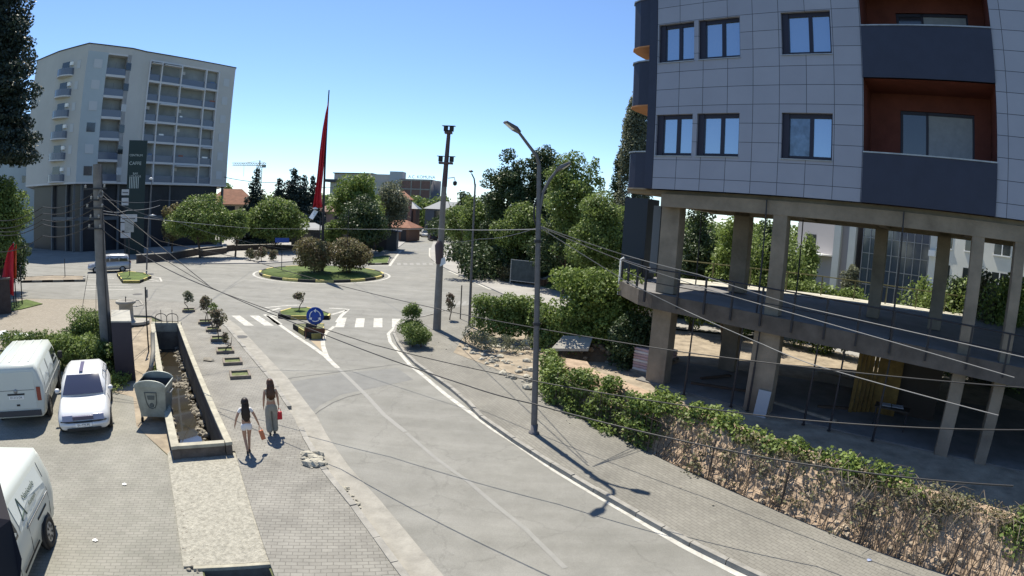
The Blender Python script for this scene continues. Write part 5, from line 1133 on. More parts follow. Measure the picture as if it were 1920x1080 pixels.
# far street lamps / posts
def lamp(name, label, base, top, px_arm, z=.1, r0=.07, group=None, m=None, globes=False):
    b_ = G(*base, z); r_ = math.hypot(b_.x, b_.y); t = thing(name, label, 'street lamp', tuple(b_), 0, group); rr = lambda v: tuple(Vector(v) - b_)
    MB().tube([(0, 0, 0), rr(at_r(*top, r_))], [r0 * 1.2, r0 * .7], 8).build('pole', m or PLM, t)
    return t, r_, rr
t, r_, rr = lamp('street_lamp', 'slim grey lamp post with small curved head behind the camera pole', (880, 612), (891, 345), None)
MB().tube([rr(at_r(891, 350, r_)), rr(at_r(889, 335, r_)), rr(at_r(884, 325, r_))], [.05, .04, .035], 6).build('arm', PLM, t); h = MB().lathe([(0, .12), (.12, .05), (.14, 0), (.0, -.06)], rr(at_r(883, 322, r_)), 12).build('lamp_head', PLM, t)
t, r_, rr = lamp('street_lamp', 'tall lamp post with round white lamp before the left block', (275, 506), (285, 338), None)
MB().lathe([(0, .2), (.2, .1), (.22, 0), (0, -.05)], rr(at_r(283, 336, r_)), 12).build('lamp_head', mat('lamp_white', (.7, .7, .7), .4), t); MB().lathe([(0, .12), (.45, .0), (0, -.05)], rr(at_r(286, 404, r_)), 12).build('lamp_shade', MATS['lamp_white'], t)
# flag pole on the roundabout with a long limp red flag
fb = Vector((cR.x + .15, cR.y + .4, .2)); fb = G(604, 513, .2); rf = math.hypot(fb.x, fb.y)
t = thing('flag_pole', 'very tall flag pole in the middle of the roundabout', 'flag pole', tuple(fb)); rr = lambda v: tuple(Vector(v) - fb)
MB().tube([(0, 0, 0), rr(at_r(607, 380, rf)), rr(at_r(617, 169, rf))], [.17, .12, .06], 10).build('pole', METAL_D, t); MB().lathe([(.45, 0), (.45, .1), (.2, .15), (.0, .15)], n=14).build('pedestal', CONC, t)
FLAGR = mat('flag_red', (.55, .03, .045), .75); fl = MB(); rows = [(617, 190, 0), (615.6, 212, 4), (614, 240, 7.5), (610.5, 285, 10), (607, 325, 10.5), (603.5, 360, 11), (604, 375, 14), (606.5, 388, 19)]
vs = []; nf = 9
for i, (x, y, w_) in enumerate(rows):
    pr = at_r(x - .8, y, rf - .14); pl_ = at_r(x - 1 - w_, y + (4 if i == 7 else 0), rf - .14)
    d_ = Vector((pr.x, pr.y, 0)).normalized()
    for j in range(nf): q = pr.lerp(pl_, j / (nf - 1)); fold = .32 * math.sin(j * 1.9 + i * .25) * min(1, i / 3); q = q + d_ * fold; vs.append(q)
fl.add(vs, [(i * nf + j, i * nf + j + 1, (i + 1) * nf + j + 1, (i + 1) * nf + j) for i in range(len(rows) - 1) for j in range(nf - 1)], 0, True)
o = fl.build('flag', FLAGR); tag(o, 'long red flag hanging limp from the roundabout pole', 'flag'); sm_ = o.modifiers.new('s', 'SOLIDIFY'); sm_.thickness = .02
# crest mark on the flag: plain dark patch
# roundabout disc
rt = thing('roundabout_island', 'round grassy traffic island with black and yellow kerb', 'traffic island', (cR.x, cR.y, 0))
kb_ = MB(); nk = 72
for i in range(nk):
    a0, a1 = 2 * math.pi * i / nk, 2 * math.pi * (i + .97) / nk; ro, ri = rbR, rbR - .2
    vs = [(q * math.cos(a), q * math.sin(a), z) for z in (0, .24) for q, a in ((ro, a0), (ro, a1), (ri, a1), (ri, a0))]
    kb_.add(vs, [(0, 1, 5, 4), (4, 5, 6, 7), (1, 2, 6, 5), (3, 0, 4, 7), (2, 3, 7, 6)], 1 if i % 6 < 3 else 0)
kb_.build('kerb', [YEL, BLK], rt)
MB().lathe([(rbR - .2, .0), (rbR - .2, .2), (rbR * .6, .42), (0, .5)], n=48).build('lawn', GRASS, rt)
def bush(name, label, x, y, rad, H, m, leaf, seed, z=0, group=None, cat='bush', n=16, dens=.9, lump=.42, stem=True):
    t = thing(name, label, cat, (x, y, z), 0, group)
    leaves('foliage', round_clumps(H * .08, H, rad, seed, n, lump=lump), leaf, dens, m, t, seed + 9)
    if stem: MB().tube([(0, 0, -.05), (0, 0, H * .5)], [.05, .02], 6).build('stem', BARK, t)
    return t
for (px, py, rad, H, lab, sd_) in ((589, 514, 2.15, 3.5, 'bigger olive and rust shrub left of the flag pole on the roundabout', 3), (655, 513, 1.9, 3.3, 'olive and rust shrub right of the flag pole on the roundabout', 4)):
    q = G(px, py, .3); bush('round_shrub', lab, q.x, q.y, rad, H, L4, .17, sd_, .3, 'shrubs on the roundabout', n=26)
def signpost(label, base, top, z, plates, r=.035, m=None):
    b_ = G(*base, z); r_ = math.hypot(b_.x, b_.y); t = thing('sign_post', label, 'sign', tuple(b_)); ht = hz(*top, r_) - z
    MB().tube([(0, 0, 0), (0, 0, ht)], r, 8).build('pole', m or METAL_D, t)
    yaw = math.atan2(-b_.x, b_.y)
    T = Matrix.Rotation(-math.atan2(b_.x, b_.y), 4, 'Z')
    for kind_, zc, w_, h_, mm in plates:
        if kind_ == 'box': MB().box(-w_ / 2, w_ / 2, -.06, -.04, zc - h_ / 2, zc + h_ / 2, T=T).build('sign_plate', mm, t)
        else: MB().lathe([(w_, 0), (w_, .02), (0, .02)], n=28, T=T @ Matrix.Translation((0, -.04, zc)) @ Matrix.Rotation(R(90), 4, 'X')).build('sign_plate', mm, t)
    return t, T, ht
BLUES = mat('sign_blue', (.025, .07, .32), .5)
t, T, ht = signpost('round blue roundabout sign on the near triangular island', (591, 625), (591, 580), .2, [('disc', 0, .01, 0, BLUES)])
zc = hz(591, 592, math.hypot(*G(591, 625, .2).xy)) - .2; Rr_ = .46
s_ = MB().lathe([(Rr_, 0), (Rr_, .02), (0, .02)], n=30, T=T @ Matrix.Translation((0, -.04, zc)) @ Matrix.Rotation(R(90), 4, 'X')).build('sign_plate', BLUES, t)
ar = MB()
for k in range(3):
    aa = [T @ Vector((.28 * math.cos(x), -.068, zc + .28 * math.sin(x))) for x in np.linspace(k * 2.094, k * 2.094 + 1.45, 9)]; ar.tube(aa, .026, 5)
    e_ = k * 2.094 + 1.5; c_ = lambda r, a: T @ Vector((r * math.cos(a), -.07, zc + r * math.sin(a))); ar.add([c_(.38, e_ - .05), c_(.18, e_ - .05), c_(.28, e_ + .38)], [(0, 1, 2)])
ar.build('arrows', WHITEP, s_)
MB().box(-.5, .1, -.035, -.02, zc - .62, zc - .40, T=T).build('lower_plate', METAL_D, t)
signpost('bus stop style sign on a thin pole at the left edge of the roundabout', (528, 508), (530, 462), .3, [('box', 3.0, 1.4, .45, BLUES)])
signpost('thin bare post on the roundabout right of the flag pole', (650, 515), (650, 392), .3, [])
signpost('short dark post between the sapling and the lamp post', (863, 598), (867, 535), .1, [])
signpost('small sign post on the left median', (122, 520), (120, 485), .15, [])
signpost('post on the far left diamond island', (243, 518), (240, 448), .15, [('box', 4.6, .9, 1.2, METAL_G)])
# solar panel lamp
b_ = G(598, 512, .3); r_ = math.hypot(b_.x, b_.y); t = thing('solar_lamp', 'white solar panel unit on a short post beside the flag pole', 'solar panel', tuple(b_))
zz_ = hz(588, 402, r_) - .3; px0 = at_r(588, 402, r_) - b_; MB().tube([(0, 0, 0), (0, 0, zz_ - .3), (px0.x, px0.y, zz_)], .06, 6).build('pole', METAL_D, t); MB().box(-.24, .24, -.03, .03, -.5, .45, T=Matrix.Translation(px0 + Vector((0, 0, 0))) @ Matrix.Rotation(R(-28), 4, 'X') @ Matrix.Rotation(R(22), 4, 'Y')).build('panel', mat('panel_white', (.7, .72, .72), .4), t); MB().lathe([(0, .2), (.25, .1), (.25, 0), (0, 0)], (px0.x + .15, px0.y, zz_ + .5), 10).build('lamp_cap', MATS['panel_white'], t)
# splitter islands
def island(label, px, z1, top, stripes=True, curb=(YEL, BLK), grp='small traffic islands'):
    P = [Vector((*q, 0)) for q in GP(px, z1)]; c = sum(P, Vector()) / len(P); t = thing('traffic_island', label, 'traffic island', tuple(c), 0, grp)
    P = [p - c for p in P]; k = MB(); cnt = 0
    for a, b_ in zip(P, P[1:] + P[:1]):
        L_ = (b_ - a).length; n_ = max(1, round(L_ / 1.1)); 
        for j in range(n_):
            u_ = a + (b_ - a) * (j / n_); v_ = a + (b_ - a) * ((j + 1) / n_); ui = u_ * .93; vi = v_ * .93; cnt += 1
            k.add([(u_.x, u_.y, 0), (v_.x, v_.y, 0), (v_.x, v_.y, z1), (u_.x, u_.y, z1), (vi.x, vi.y, z1), (ui.x, ui.y, z1)], [(0, 1, 2, 3), (1, 0, 3, 2), (3, 2, 4, 5)], cnt % 2)
    k.build('kerb', list(curb), t); MB().prism([(p.x * .93, p.y * .93) for p in P], 0, z1 - .02).build('infill', top, t); return t
island('oval grassy island with a tiny tree before the roundabout', [(521, 589), (524, 583), (545, 577), (575, 575.5), (600, 580), (620, 588), (617, 592), (590, 592), (545, 592)], .25, GRASS)
island('triangular island with black and yellow kerb under the blue sign', [(549, 607), (580, 606), (608, 606), (608, 612), (602, 625), (584, 626), (570, 620)], .30, mat('island_soil', (.13, .14, .07), .9, nscale=3, namt=.3))
island('long straight median on the left arm', [(40, 526), (160, 524), (160, 517), (100, 516), (40, 519)], .2, SOIL, curb=(CONC, BLK))
island('diamond grassy island with white hatching on the left arm', [(219, 512), (230, 526), (262, 526), (284, 517), (270, 511), (240, 508)], .25, GRASS, curb=(YEL, BLK))
island('grassy wedge island at the mouth of the far street', [(684, 484), (690, 494), (728, 493), (732, 478), (712, 480)], .2, GRASS, curb=(CONC, BLK))
bq = G(590, 634); t = thing('road_barrier', 'rusty red low barrier at the tip of the triangular island', 'barrier', (bq.x, bq.y, 0), .05)
MB().box(-.55, .55, -.05, .05, .30, .52).build('rail', RUST, t)
for x in (-.45, .45): MB().tube([(x, 0, .5), (x + .05, -.3, 0)], .03, 6).build('leg', RUST, t); MB().tube([(x, 0, .5), (x, .25, 0)], .03, 6).build('leg', RUST, t)
struct('island_apron', MB().prism(GP([(560, 618), (608, 662), (604, 640), (612, 618), (600, 630)]), None, .010), mat('apron_tan', (.33, .27, .19), .9))
# ================================================================ the ivy grown bank and wire fence on the right
bp = [G(*p, .1) for p in ((1008, 722), (1015, 745), (1040, 760), (1080, 780), (1120, 800), (1180, 830), (1240, 860), (1340, 906), (1440, 950), (1540, 992), (1640, 1031), (1720, 1058), (1800, 1084), (1960, 1140), (2150, 1210))]
bp = [Vector((p.x, p.y, 0)) for p in bp]
def along(P, s):
    for a, b_ in zip(P, P[1:]):
        L_ = (b_ - a).length
        if s <= L_: d = (b_ - a).normalized(); return a + d * s, d
        s -= L_
    return P[-1], (P[-1] - P[-2]).normalized()
PL = sum((b_ - a).length for a, b_ in zip(bp, bp[1:]))
BANK = mat('bank_stone', (.36, .27, .19), .95, nscale=1.8, namt=.35, bump=1.0, bscale=9)
t = thing('stone_bank', 'sloping rubble and earth bank behind the wire fence right of the pavement', 'bank', tuple(bp[0])); o0 = bp[0]
rg = np.random.default_rng(21); m_ = MB(); NS, NZ = 150, 12; vs = []
for i in range(NS + 1):
    p, d = along(bp, PL * i / NS); n_ = Vector((-d.y, d.x, 0))
    if n_.x < 0: n_ = -n_
    for j in range(NZ + 1):
        z = 1.55 * j / NZ; off = .10 + .85 * (j / NZ) + rg.uniform(-.07, .07); q = p + n_ * off - o0; vs.append((q.x, q.y, z + rg.uniform(-.03, .03)))
    q = p + n_ * 1.9 - o0; vs.append((q.x, q.y, 1.4)); q = p + n_ * 2.3 - o0; vs.append((q.x, q.y, .0))
w_ = NZ + 3
m_.add(vs, [(i * w_ + j + 1, i * w_ + j, (i + 1) * w_ + j, (i + 1) * w_ + j + 1) for i in range(NS) for j in range(w_ - 1)]); m_.build('slope', BANK, t)
m_ = MB()
for i in range(200):
    s_ = rg.random() * PL; p, d = along(bp, s_); n_ = Vector((-d.y, d.x, 0)); n_ = n_ if n_.x > 0 else -n_; z = 1.5 * rg.random() ** 1.6; q = p + n_ * (.12 + .55 * z) - o0; r_ = rg.uniform(.05, .15); m_.rock((q.x, q.y, z), (r_, r_, r_ * .8), 0, i)
o = m_.build('facing_stones', mat('facing_stone', (.34, .28, .21), .9, nscale=4, namt=.4, bump=.6), t); o['kind'] = 'stuff'
# wire fence
t = thing('wire_fence', 'rusty wire mesh fence standing before the stone bank', 'fence', tuple(bp[2])); o2 = bp[2]; m_ = MB(); FM = mat('fence_wire', (.06, .045, .035), .7)
F = bp[2:]; FL = PL - (bp[1] - bp[0]).length - (bp[2] - bp[1]).length; hgt = 1.45; k = 0; s_ = 0
while s_ < FL:
    p, d = along(F, s_); q = p - o2; m_.tube([(q.x, q.y, .05), (q.x, q.y, hgt)], .008, 4, cap=False, smooth=False); s_ += .22
for j in range(9):
    z = .12 + j * (hgt - .14) / 8; pts = [along(F, min(FL, u_))[0] - o2 for u_ in np.arange(0, FL, .9)]; m_.tube([(q.x, q.y, z + .02 * math.sin(i_)) for i_, q in enumerate(pts)], .006, 4, cap=False, smooth=False)
m_.build('mesh', FM, t); s_ = 0
while s_ < FL:
    p, d = along(F, s_); q = p - o2; MB().tube([(q.x, q.y, 0), (q.x + .03, q.y, hgt + .15)], .022, 6).build('post', FM, t); s_ += 2.3
# ivy
def ivy(name, label, cat, s0, s1, dens, m, leaf, seed, zlo, zhi, rad, cnt, off=0.0, group=None, vines=0):
    p0, d = along(bp, PL * (s0 + s1) / 2); t = thing(name, label, cat, tuple(p0), 0, group); rg = np.random.default_rng(seed); cl = []
    for i in range(cnt):
        s_ = PL * rg.uniform(s0, s1); p, d = along(bp, s_); n_ = Vector((-d.y, d.x, 0)); n_ = n_ if n_.x > 0 else -n_
        z = rg.uniform(zlo, zhi); q = p + n_ * (.02 + (.18 if s0 == 0 else .46) * z + off + rg.uniform(-.12, .15)) - p0; r_ = rad * rg.uniform(.7, 1.3); cl.append((q.x, q.y, z, r_, r_, r_ * .8))
    leaves('foliage', cl, leaf, dens, m, t, seed, up=.35)
    if vines:
        v_ = MB()
        for i in range(vines):
            s_ = PL * rg.uniform(s0, s1); p, d = along(bp, s_); n_ = Vector((-d.y, d.x, 0)); n_ = n_ if n_.x > 0 else -n_; pts = []; ds = 0
            for j in range(6): z = .05 + 1.75 * j / 5; ds += rg.uniform(-.18, .18); q = p + d * ds + n_ * (.0 + .52 * z * (1 if z < 1.6 else .95) - .02) - p0; pts.append((q.x, q.y, z))
            v_.tube(pts, [.014, .012, .011, .010, .008, .004], 4, cap=False)
        v_.build('stems', mat('dry_vine', (.11, .08, .055), .9, nscale=8, namt=.4), t)
    return t
ivy('ivy_hedge', 'dense green ivy hedge starting beside the tall street lamp', 'hedge', .0, .32, 1.0, L2, .11, 31, .2, 1.9, .30, 120, .05)
ivy('ivy_hedge', 'thinner brownish ivy on the near face of the bank after the green part', 'hedge', .2, .72, .34, L5, .09, 32, .15, 1.75, .24, 90, .0, vines=70)
ivy('ivy_hedge', 'strip of green ivy along the top of the bank in the middle', 'hedge', .28, .72, .85, L2, .11, 33, 1.45, 2.0, .26, 80, .25)
ivy('dry_creeper', 'tangle of bare grey creeper along the top of the bank at the right', 'creeper', .62, 1.0, .35, L5, .07, 34, 1.3, 1.8, .28, 80, .25, vines=60)
ivy('ivy_hedge', 'dark green ivy clump at the right end of the bank', 'hedge', .80, .97, .8, L1, .10, 35, 1.0, 1.9, .30, 60, .3)
v_ = MB(); p0 = along(bp, PL * .75)[0]; rg = np.random.default_rng(5)
for i in range(230):
    s_ = PL * rg.uniform(.55, .95); p, d = along(bp, s_); n_ = Vector((-d.y, d.x, 0)); n_ = n_ if n_.x > 0 else -n_; q = p + n_ * rg.uniform(.5, 1.5) - p0; z = rg.uniform(1.4, 1.8); a = rg.uniform(0, 6.28); l_ = rg.uniform(.3, 1.0)
    v_.tube([(q.x, q.y, z), (q.x + math.cos(a) * l_ * .5, q.y + math.sin(a) * l_ * .5, z + rg.uniform(.05, .25)), (q.x + math.cos(a) * l_, q.y + math.sin(a) * l_, z + rg.uniform(-.25, .1))], [.012, .010, .004], 4, cap=False)
o = v_.build('bramble_tangle', mat('bare_stem', (.15, .125, .10), .9)); o.location = p0; tag(o, 'arching bare bramble stems on top of the right half of the bank', 'brambles')
for o_ in list(bpy.data.objects):
    if o_.parent is None and o_.name.split('.')[0] in ('stone_bank', 'wire_fence', 'ivy_hedge', 'dry_creeper', 'bramble_tangle'): o_.scale.z = .82
# hedges and bushes further back
def mound(name, label, cat, pts, rad, H, m, leaf, seed, cnt, dens=.9, z0=.1, group=None):
    q0 = Vector(pts[0]); t = thing(name, label, cat, (q0.x, q0.y, .1), 0, group); rg = np.random.default_rng(seed); cl = []; tot = [Vector(p) for p in pts]; PLn = sum((b_ - a).length for a, b_ in zip(tot, tot[1:]))
    for i in range(cnt):
        p, d = along(tot, PLn * rg.random()); z = z0 + (H - z0 - rad * .3) * rg.random() ** .7; r_ = rad * rg.uniform(.28, .5); a = rg.uniform(0, 6.28); k = rad * rg.uniform(.2, .7); cl.append((p.x + math.cos(a) * k - q0.x, p.y + math.sin(a) * k - q0.y, z, r_, r_, r_ * .8))
    leaves('foliage', cl, leaf, dens, m, t, seed, zmin=.0)
    return t
V3 = lambda px, py, z=.1: tuple(G(px, py, z))
mound('clipped_hedge', 'long green hedge behind the weeds, left of the tall street lamp', 'hedge', [V3(900, 634), V3(1005, 642)], .95, 2.45, L1, .13, 41, 130)
mound('ivy_mound', 'big bright ivy covered mound against the terrace', 'bush', [V3(1065, 656), V3(1120, 664), V3(1165, 672)], 1.7, 4.3, L2, .14, 42, 130)
mound('clipped_hedge', 'dark hedge under the corner of the terrace', 'hedge', [V3(1150, 690), V3(1225, 692)], .8, 2.6, L3, .12, 43, 90)
mound('clipped_hedge', 'low dark hedge right of the lamp pole before the mound', 'hedge', [V3(1010, 650), V3(1060, 662)], .9, 2.3, L1, .13, 44, 90)
q = [at_r(1215, 500, 36.5), at_r(1400, 500, 36.5), at_r(1640, 500, 34)]
mound('garden_hedge', 'dark hedge beyond the ground storey of the unfinished block', 'hedge', [(p.x, p.y, 0) for p in q], 1.2, 4.2, L1, .17, 45, 330)
mound('tall_weeds', 'grey green weeds at the corner of the hedge and the dirt yard', 'weeds', [V3(880, 645), V3(920, 660), V3(990, 662)], .55, .95, L7, .09, 46, 45, dens=.5)
mound('grass_tuft', 'bright grass tuft at the foot of the waste containers', 'weeds', [V3(222, 738, 0), V3(232, 705, 0)], .45, .35, L2, .07, 47, 26, dens=.7, z0=.02)
mound('grass_tuft', 'small grass tuft between the hose and the channel', 'weeds', [V3(292, 705, 0), V3(296, 690, 0)], .25, .25, L2, .06, 48, 14, dens=.7, z0=.02)
mound('clipped_hedge', 'green hedge between the parked vans and the paved square', 'hedge', [V3(20, 690, 0), V3(110, 688, 0), V3(205, 704, 0)], .85, 1.5, L1, .10, 49, 170)
q = G(165, 668); bush('ball_shrub', 'round clipped olive shrub behind the hedge by the concrete pole', q.x, q.y, 1.15, 2.1, L1, .09, 50, 0, n=34)
# concrete slab and soil mound in the yard
q = G(1110, 665, .1); sm = thing('soil_mound', 'brown mound of soil and stones beneath a tilted concrete slab', 'mound', tuple(q))
rg = np.random.default_rng(8); vs = []; nr, na = 7, 20
for i in range(nr):
    for j in range(na):
        r_ = 1.9 * (1 - i / (nr - 1)); a = 2 * math.pi * j / na; vs.append((r_ * 1.25 * math.cos(a) + rg.uniform(-.1, .1), r_ * .8 * math.sin(a) + rg.uniform(-.1, .1), 1.0 * (1 - (1 - i / (nr - 1)) ** 1.5) + rg.uniform(-.08, .08) - .05))
MB().add(vs, [(i * na + j, i * na + (j + 1) % na, (i + 1) * na + (j + 1) % na, (i + 1) * na + j) for i in range(nr - 1) for j in range(na)] + [tuple((nr - 1) * na + j for j in range(na))]).build('soil', mat('mound_soil', (.13, .085, .05), .95, nscale=3, namt=.4, bump=1, bscale=8), sm)
m_ = MB()
for i in range(70): a = rg.uniform(0, 6.28); r_ = rg.uniform(.6, 2.1); s_ = rg.uniform(.08, .25); m_.rock((r_ * 1.2 * math.cos(a), r_ * .8 * math.sin(a), 1.0 * (1 - (r_ / 2.2) ** 1.2) + .02), (s_, s_, s_ * .7), 0, i)
o = m_.build('mound_stones', mat('mound_stone', (.20, .15, .10), .9, nscale=4, namt=.3), sm); o['kind'] = 'stuff'
q = G(1068, 655, .6); o = MB().plate([(-.9, -.5, 0), (.8, -.6, .1), (1.1, .3, .5), (-.3, .5, .42)], (0, 0, .12)).build('concrete_slab', CONC); o.location = q; tag(o, 'broken pale concrete slab tilted on the soil mound', 'slab')
q = G(1010, 640, .1); o = MB().rock((0, 0, .35), (.75, .45, .5), 0, 5).build('rubble_sack', WHITEP); o.location = q; tag(o, 'crumpled white sack of rubble behind the tall lamp pole', 'sack')
q = G(987, 646, .1); o = MB().rock((0, 0, .12), (.3, .2, .2), 0, 8).build('rubble_sack', WHITEP); o.location = q; tag(o, 'small white lump of rubble left of the tall lamp pole', 'rubble')

# ================================================================ saplings in square planters
def planter(label, px, py, z=.1, s=.42, crown=None, grp='square planters along the left pavement'):
    q = G(px, py, z); t = thing('planter', label, 'planter', tuple(q), rzp, grp); k = MB()
    for a, b_, c, d in ((-s, s, -s, -s + .09), (-s, s, s - .09, s), (-s, -s + .09, -s + .09, s - .09), (s - .09, s, -s + .09, s - .09)): k.box(a, b_, c, d, 0, .13)
    k.build('rim', mat('planter_rim', (.20, .17, .14), .9, nscale=5, namt=.3), t, bevel=.01); MB().box(-s + .09, s - .09, -s + .09, s - .09, 0, .05).build('bed', mat('planter_soil', (.12, .14, .06), .95, nscale=8, namt=.5), t)
    if crown:
        lab, m, H, rad, kind_ = crown; tree('sapling', lab, q.x, q.y, H, rad, H * .32, m, .10, int(px), cat='sapling', n=14, lump=.34, dens=.75, tr=.025, z=z + .05)
planter('square planter under the sapling nearest the road corner', 354, 583, crown=('pale green sapling nearest the road corner', L7, 1.25, .40, 0))
planter('square planter under the twin stemmed sapling', 385, 605, crown=('thin pinkish green sapling, second from the road corner', L6, 1.6, .42, 0))
planter('square planter under the third sapling', 400, 619, crown=('slim dark sapling overlapping the pink one', L1, 1.6, .30, 0))
planter('square planter under the pink sapling', 410, 637, crown=('pink flowering sapling by the zebra crossing', L6, 1.6, .50, 0))
planter('square planter under the bare little stem', 422, 659, crown=('small bare pinkish stem nearest the two women', L6, .9, .22, 0))
planter('empty square planter filled with grass', 436, 680); planter('broken square planter nearest the two women', 450, 705)
q = G(392, 676, .1); o = MB().rock((0, 0, .05), (.35, .2, .1), 0, 3).build('rubble_heap', STONE); o.location = q; tag(o, 'little heap of stones on the left pavement beside the channel', 'rubble')
# topiary trio by the crossing, sapling by the pole
for i, (px, py, rad, H, lab) in enumerate(((772, 640, .62, 2.1, 'tall two ball clipped shrub by the right end of the zebra'), (773, 650, .60, 1.2, 'low round shrub left in the group by the zebra'), (789, 651, .50, 1.0, 'low round shrub right in the group by the zebra'))):
    q = G(px, py, .1); t = thing('clipped_shrub', lab, 'shrub', tuple(q), 0, 'clipped shrubs by the crossing')
    cl = round_clumps(.15, H if i else 1.15, rad, 60 + i, 14, lump=.45) + (round_clumps(1.05, 2.15, .48, 66, 12, lump=.45) if i == 0 else [])
    leaves('foliage', cl, .075, .95, L1, t, 70 + i); MB().tube([(0, 0, -.05), (0, 0, H * .6)], [.04, .02], 6).build('stem', BARK, t)
q = G(843, 600, .1); tree('sapling', 'reddish sapling between the camera pole and the short dark post', q.x, q.y, 1.9, .38, .5, L6, .10, 81, cat='sapling', n=12, tr=.03, z=.1)
q = G(560, 582, .2); tree('sapling', 'tiny red leaved tree on the oval island', q.x, q.y, 1.25, .42, .6, L6, .12, 82, cat='sapling', n=10, tr=.03, z=.2)

# ================================================================ trees
def T_(name, label, px, py, r, top, wpx, m, leaf, seed, style='round', trunk=.25, base_z=0, **k):
    """base direction px at range r; top = (px,py) pixel of the crown top; wpx = crown width in photo pixels"""
    x, y = az_xy(px, py, r); H = hz(top[0], top[1], r) - base_z; rad = wpx / 2 / FPX * r
    return tree(name, label, x, y, H, rad, H * trunk, m, leaf, seed, style, z=base_z, **k)
r1 = rng_of(375, 485); r2 = rng_of(442, 483)
T_('maple_tree', 'leafy round tree on the plaza left of the slim one', 375, 485, r1, (378, 370), 118, L1, .26, 101, trunk=.30, n=34)
T_('maple_tree', 'slimmer leafy tree on the plaza just left of the blue spruce', 441, 483, r2, (440, 384), 58, L1, .24, 102, trunk=.28)
T_('maple_tree', 'broad leafy tree behind the left edge of the roundabout', 515, 474, 82, (520, 368), 112, L1, .32, 103, trunk=.2, n=34)
T_('plum_tree', 'dark purple plum tree before the left block', 322, 470, 78, (318, 378), 60, L4, .28, 104, trunk=.25)
T_('spruce_tree', 'dark pointed spruce right of the left apartment block', 476, 470, 95, (476, 322), 76, L8, .32, 105, 'cone', trunk=.08, per=7, layers=11)
for i, (px, top, w_, lab) in enumerate(((520, 340, 84, 'dark conifer at the left of the group behind the roundabout'), (546, 322, 100, 'tallest dark conifer of the group behind the roundabout'), (565, 334, 80, 'dark conifer at the middle right of the group'), (582, 335, 72, 'dark conifer beside the flag pole'))):
    T_('conifer_tree', lab, px, 465, 108 + i, (px, top), w_, L8, .36, 110 + i, 'cone', trunk=.05, per=9, layers=12, group='conifers behind the roundabout', pw=.8)
T_('willow_tree', 'bright yellow green tree in front of the brick building', 668, 465, 84, (672, 320), 104, L2, .34, 120, trunk=.12, n=40)
T_('shade_tree', 'dark tree standing before the lower half of the bright one', 680, 470, 78, (678, 368), 100, L3, .30, 121, trunk=.15, n=30)
T_('locust_tree', 'dull green tree before the brick building', 732, 458, 90, (733, 326), 70, L7, .34, 122, trunk=.2, n=30, dens=.6)
T_('small_tree', 'bright low tree beside the orange roofed kiosk', 705, 460, 86, (703, 398), 46, L2, .3, 123, trunk=.3)
T_('small_tree', 'low leafy tree behind the solar lamp', 622, 466, 80, (622, 405), 44, L1, .3, 124, trunk=.2)
T_('distant_tree', 'far tree line left behind the red roofed house', 425, 420, 170, (425, 340), 40, L1, .6, 125, trunk=.1)
T_('distant_tree', 'far tree right of the left apartment block', 447, 420, 165, (447, 352), 30, L1, .6, 126, trunk=.1)
# park on the right
T_('pine_tree', 'dark pine left in the park group', 945, 480, 60, (955, 266), 112, L3, .24, 130, 'round', trunk=.10, n=70, lump=.27, squash=.8)
T_('pine_tree', 'dark pine behind the left arm of the tall lamp', 1008, 480, 62, (1012, 250), 96, L3, .24, 131, 'round', trunk=.3, n=50, lump=.28, squash=.8)
T_('birch_tree', 'tall light green tree right of the lamp pole', 1062, 490, 48, (1055, 268), 125, L1, .22, 132, trunk=.2, n=44, lump=.27)
T_('birch_tree', 'loose topped tree leaning out right of the tall light green tree', 1098, 490, 50, (1108, 280), 75, L1, .22, 133, trunk=.45, n=20, lump=.22, dens=.6)
T_('lime_tree', 'bushy tree just right of the camera pole', 862, 478, 84, (862, 382), 75, L1, .30, 134, trunk=.28, n=26)
T_('distant_tree', 'far dark tree top between camera pole and park', 868, 450, 120, (866, 344), 44, L3, .42, 135, trunk=.15)
T_('lime_tree', 'broad leafy tree left in the park behind the lamp post', 905, 485, 66, (905, 360), 100, L1, .26, 136, trunk=.25, n=34)
T_('lime_tree', 'leafy tree right behind the tall lamp pole', 975, 495, 56, (975, 372), 110, L1, .22, 137, trunk=.22, n=34)
T_('lime_tree', 'leafy tree left of the unfinished block', 1120, 500, 42, (1118, 345), 120, L1, .18, 138, trunk=.22, n=40)
T_('shade_tree', 'dark tree filling the park between lamp pole and block', 1060, 500, 50, (1050, 400), 140, L3, .22, 139, trunk=.2, n=40)
T_('shade_tree', 'dark tree behind the billboard in the park', 950, 480, 72, (950, 410), 110, L3, .28, 140, trunk=.25, n=34)
T_('poplar_tree', 'tall dark poplar beside the balconies of the unfinished block', 1180, 480, 70, (1180, 190), 92, L7, .28, 141, 'column', trunk=.05, n=110, dens=.9)
T_('cypress_tree', 'shorter poplar at the foot of the tall poplar', 1150, 480, 72, (1150, 296), 50, L3, .28, 142, 'column', trunk=.05, n=40)
for i, (px, r, top, w_, m, lab) in enumerate(((1305, 36, 372, 90, L3, 'dark leafy tree seen between the first and second terrace columns'), (1370, 34, 378, 95, L2, 'bright leafy tree seen between the first and second terrace columns'), (1432, 40, 385, 60, L3, 'dark tree seen left of the fluted column'), (1512, 42, 425, 44, L2, 'palm like tree seen right of the fluted column'), (1597, 42, 478, 48, L7, 'small olive tree before the glazed stair'), (1250, 42, 380, 60, L1, 'leafy tree behind the grey duct'), (1795, 36, 500, 60, L3, 'dark shrub tree before the white building corner'), (1850, 34, 480, 60, L7, 'tall shrub seen between the right columns'), (1900, 34, 470, 60, L2, 'shrub at the right edge beyond the terrace'))):
    T_('garden_tree', lab, px, 520, r, (px, top), w_, m, .17, 150 + i, trunk=.12, n=30)

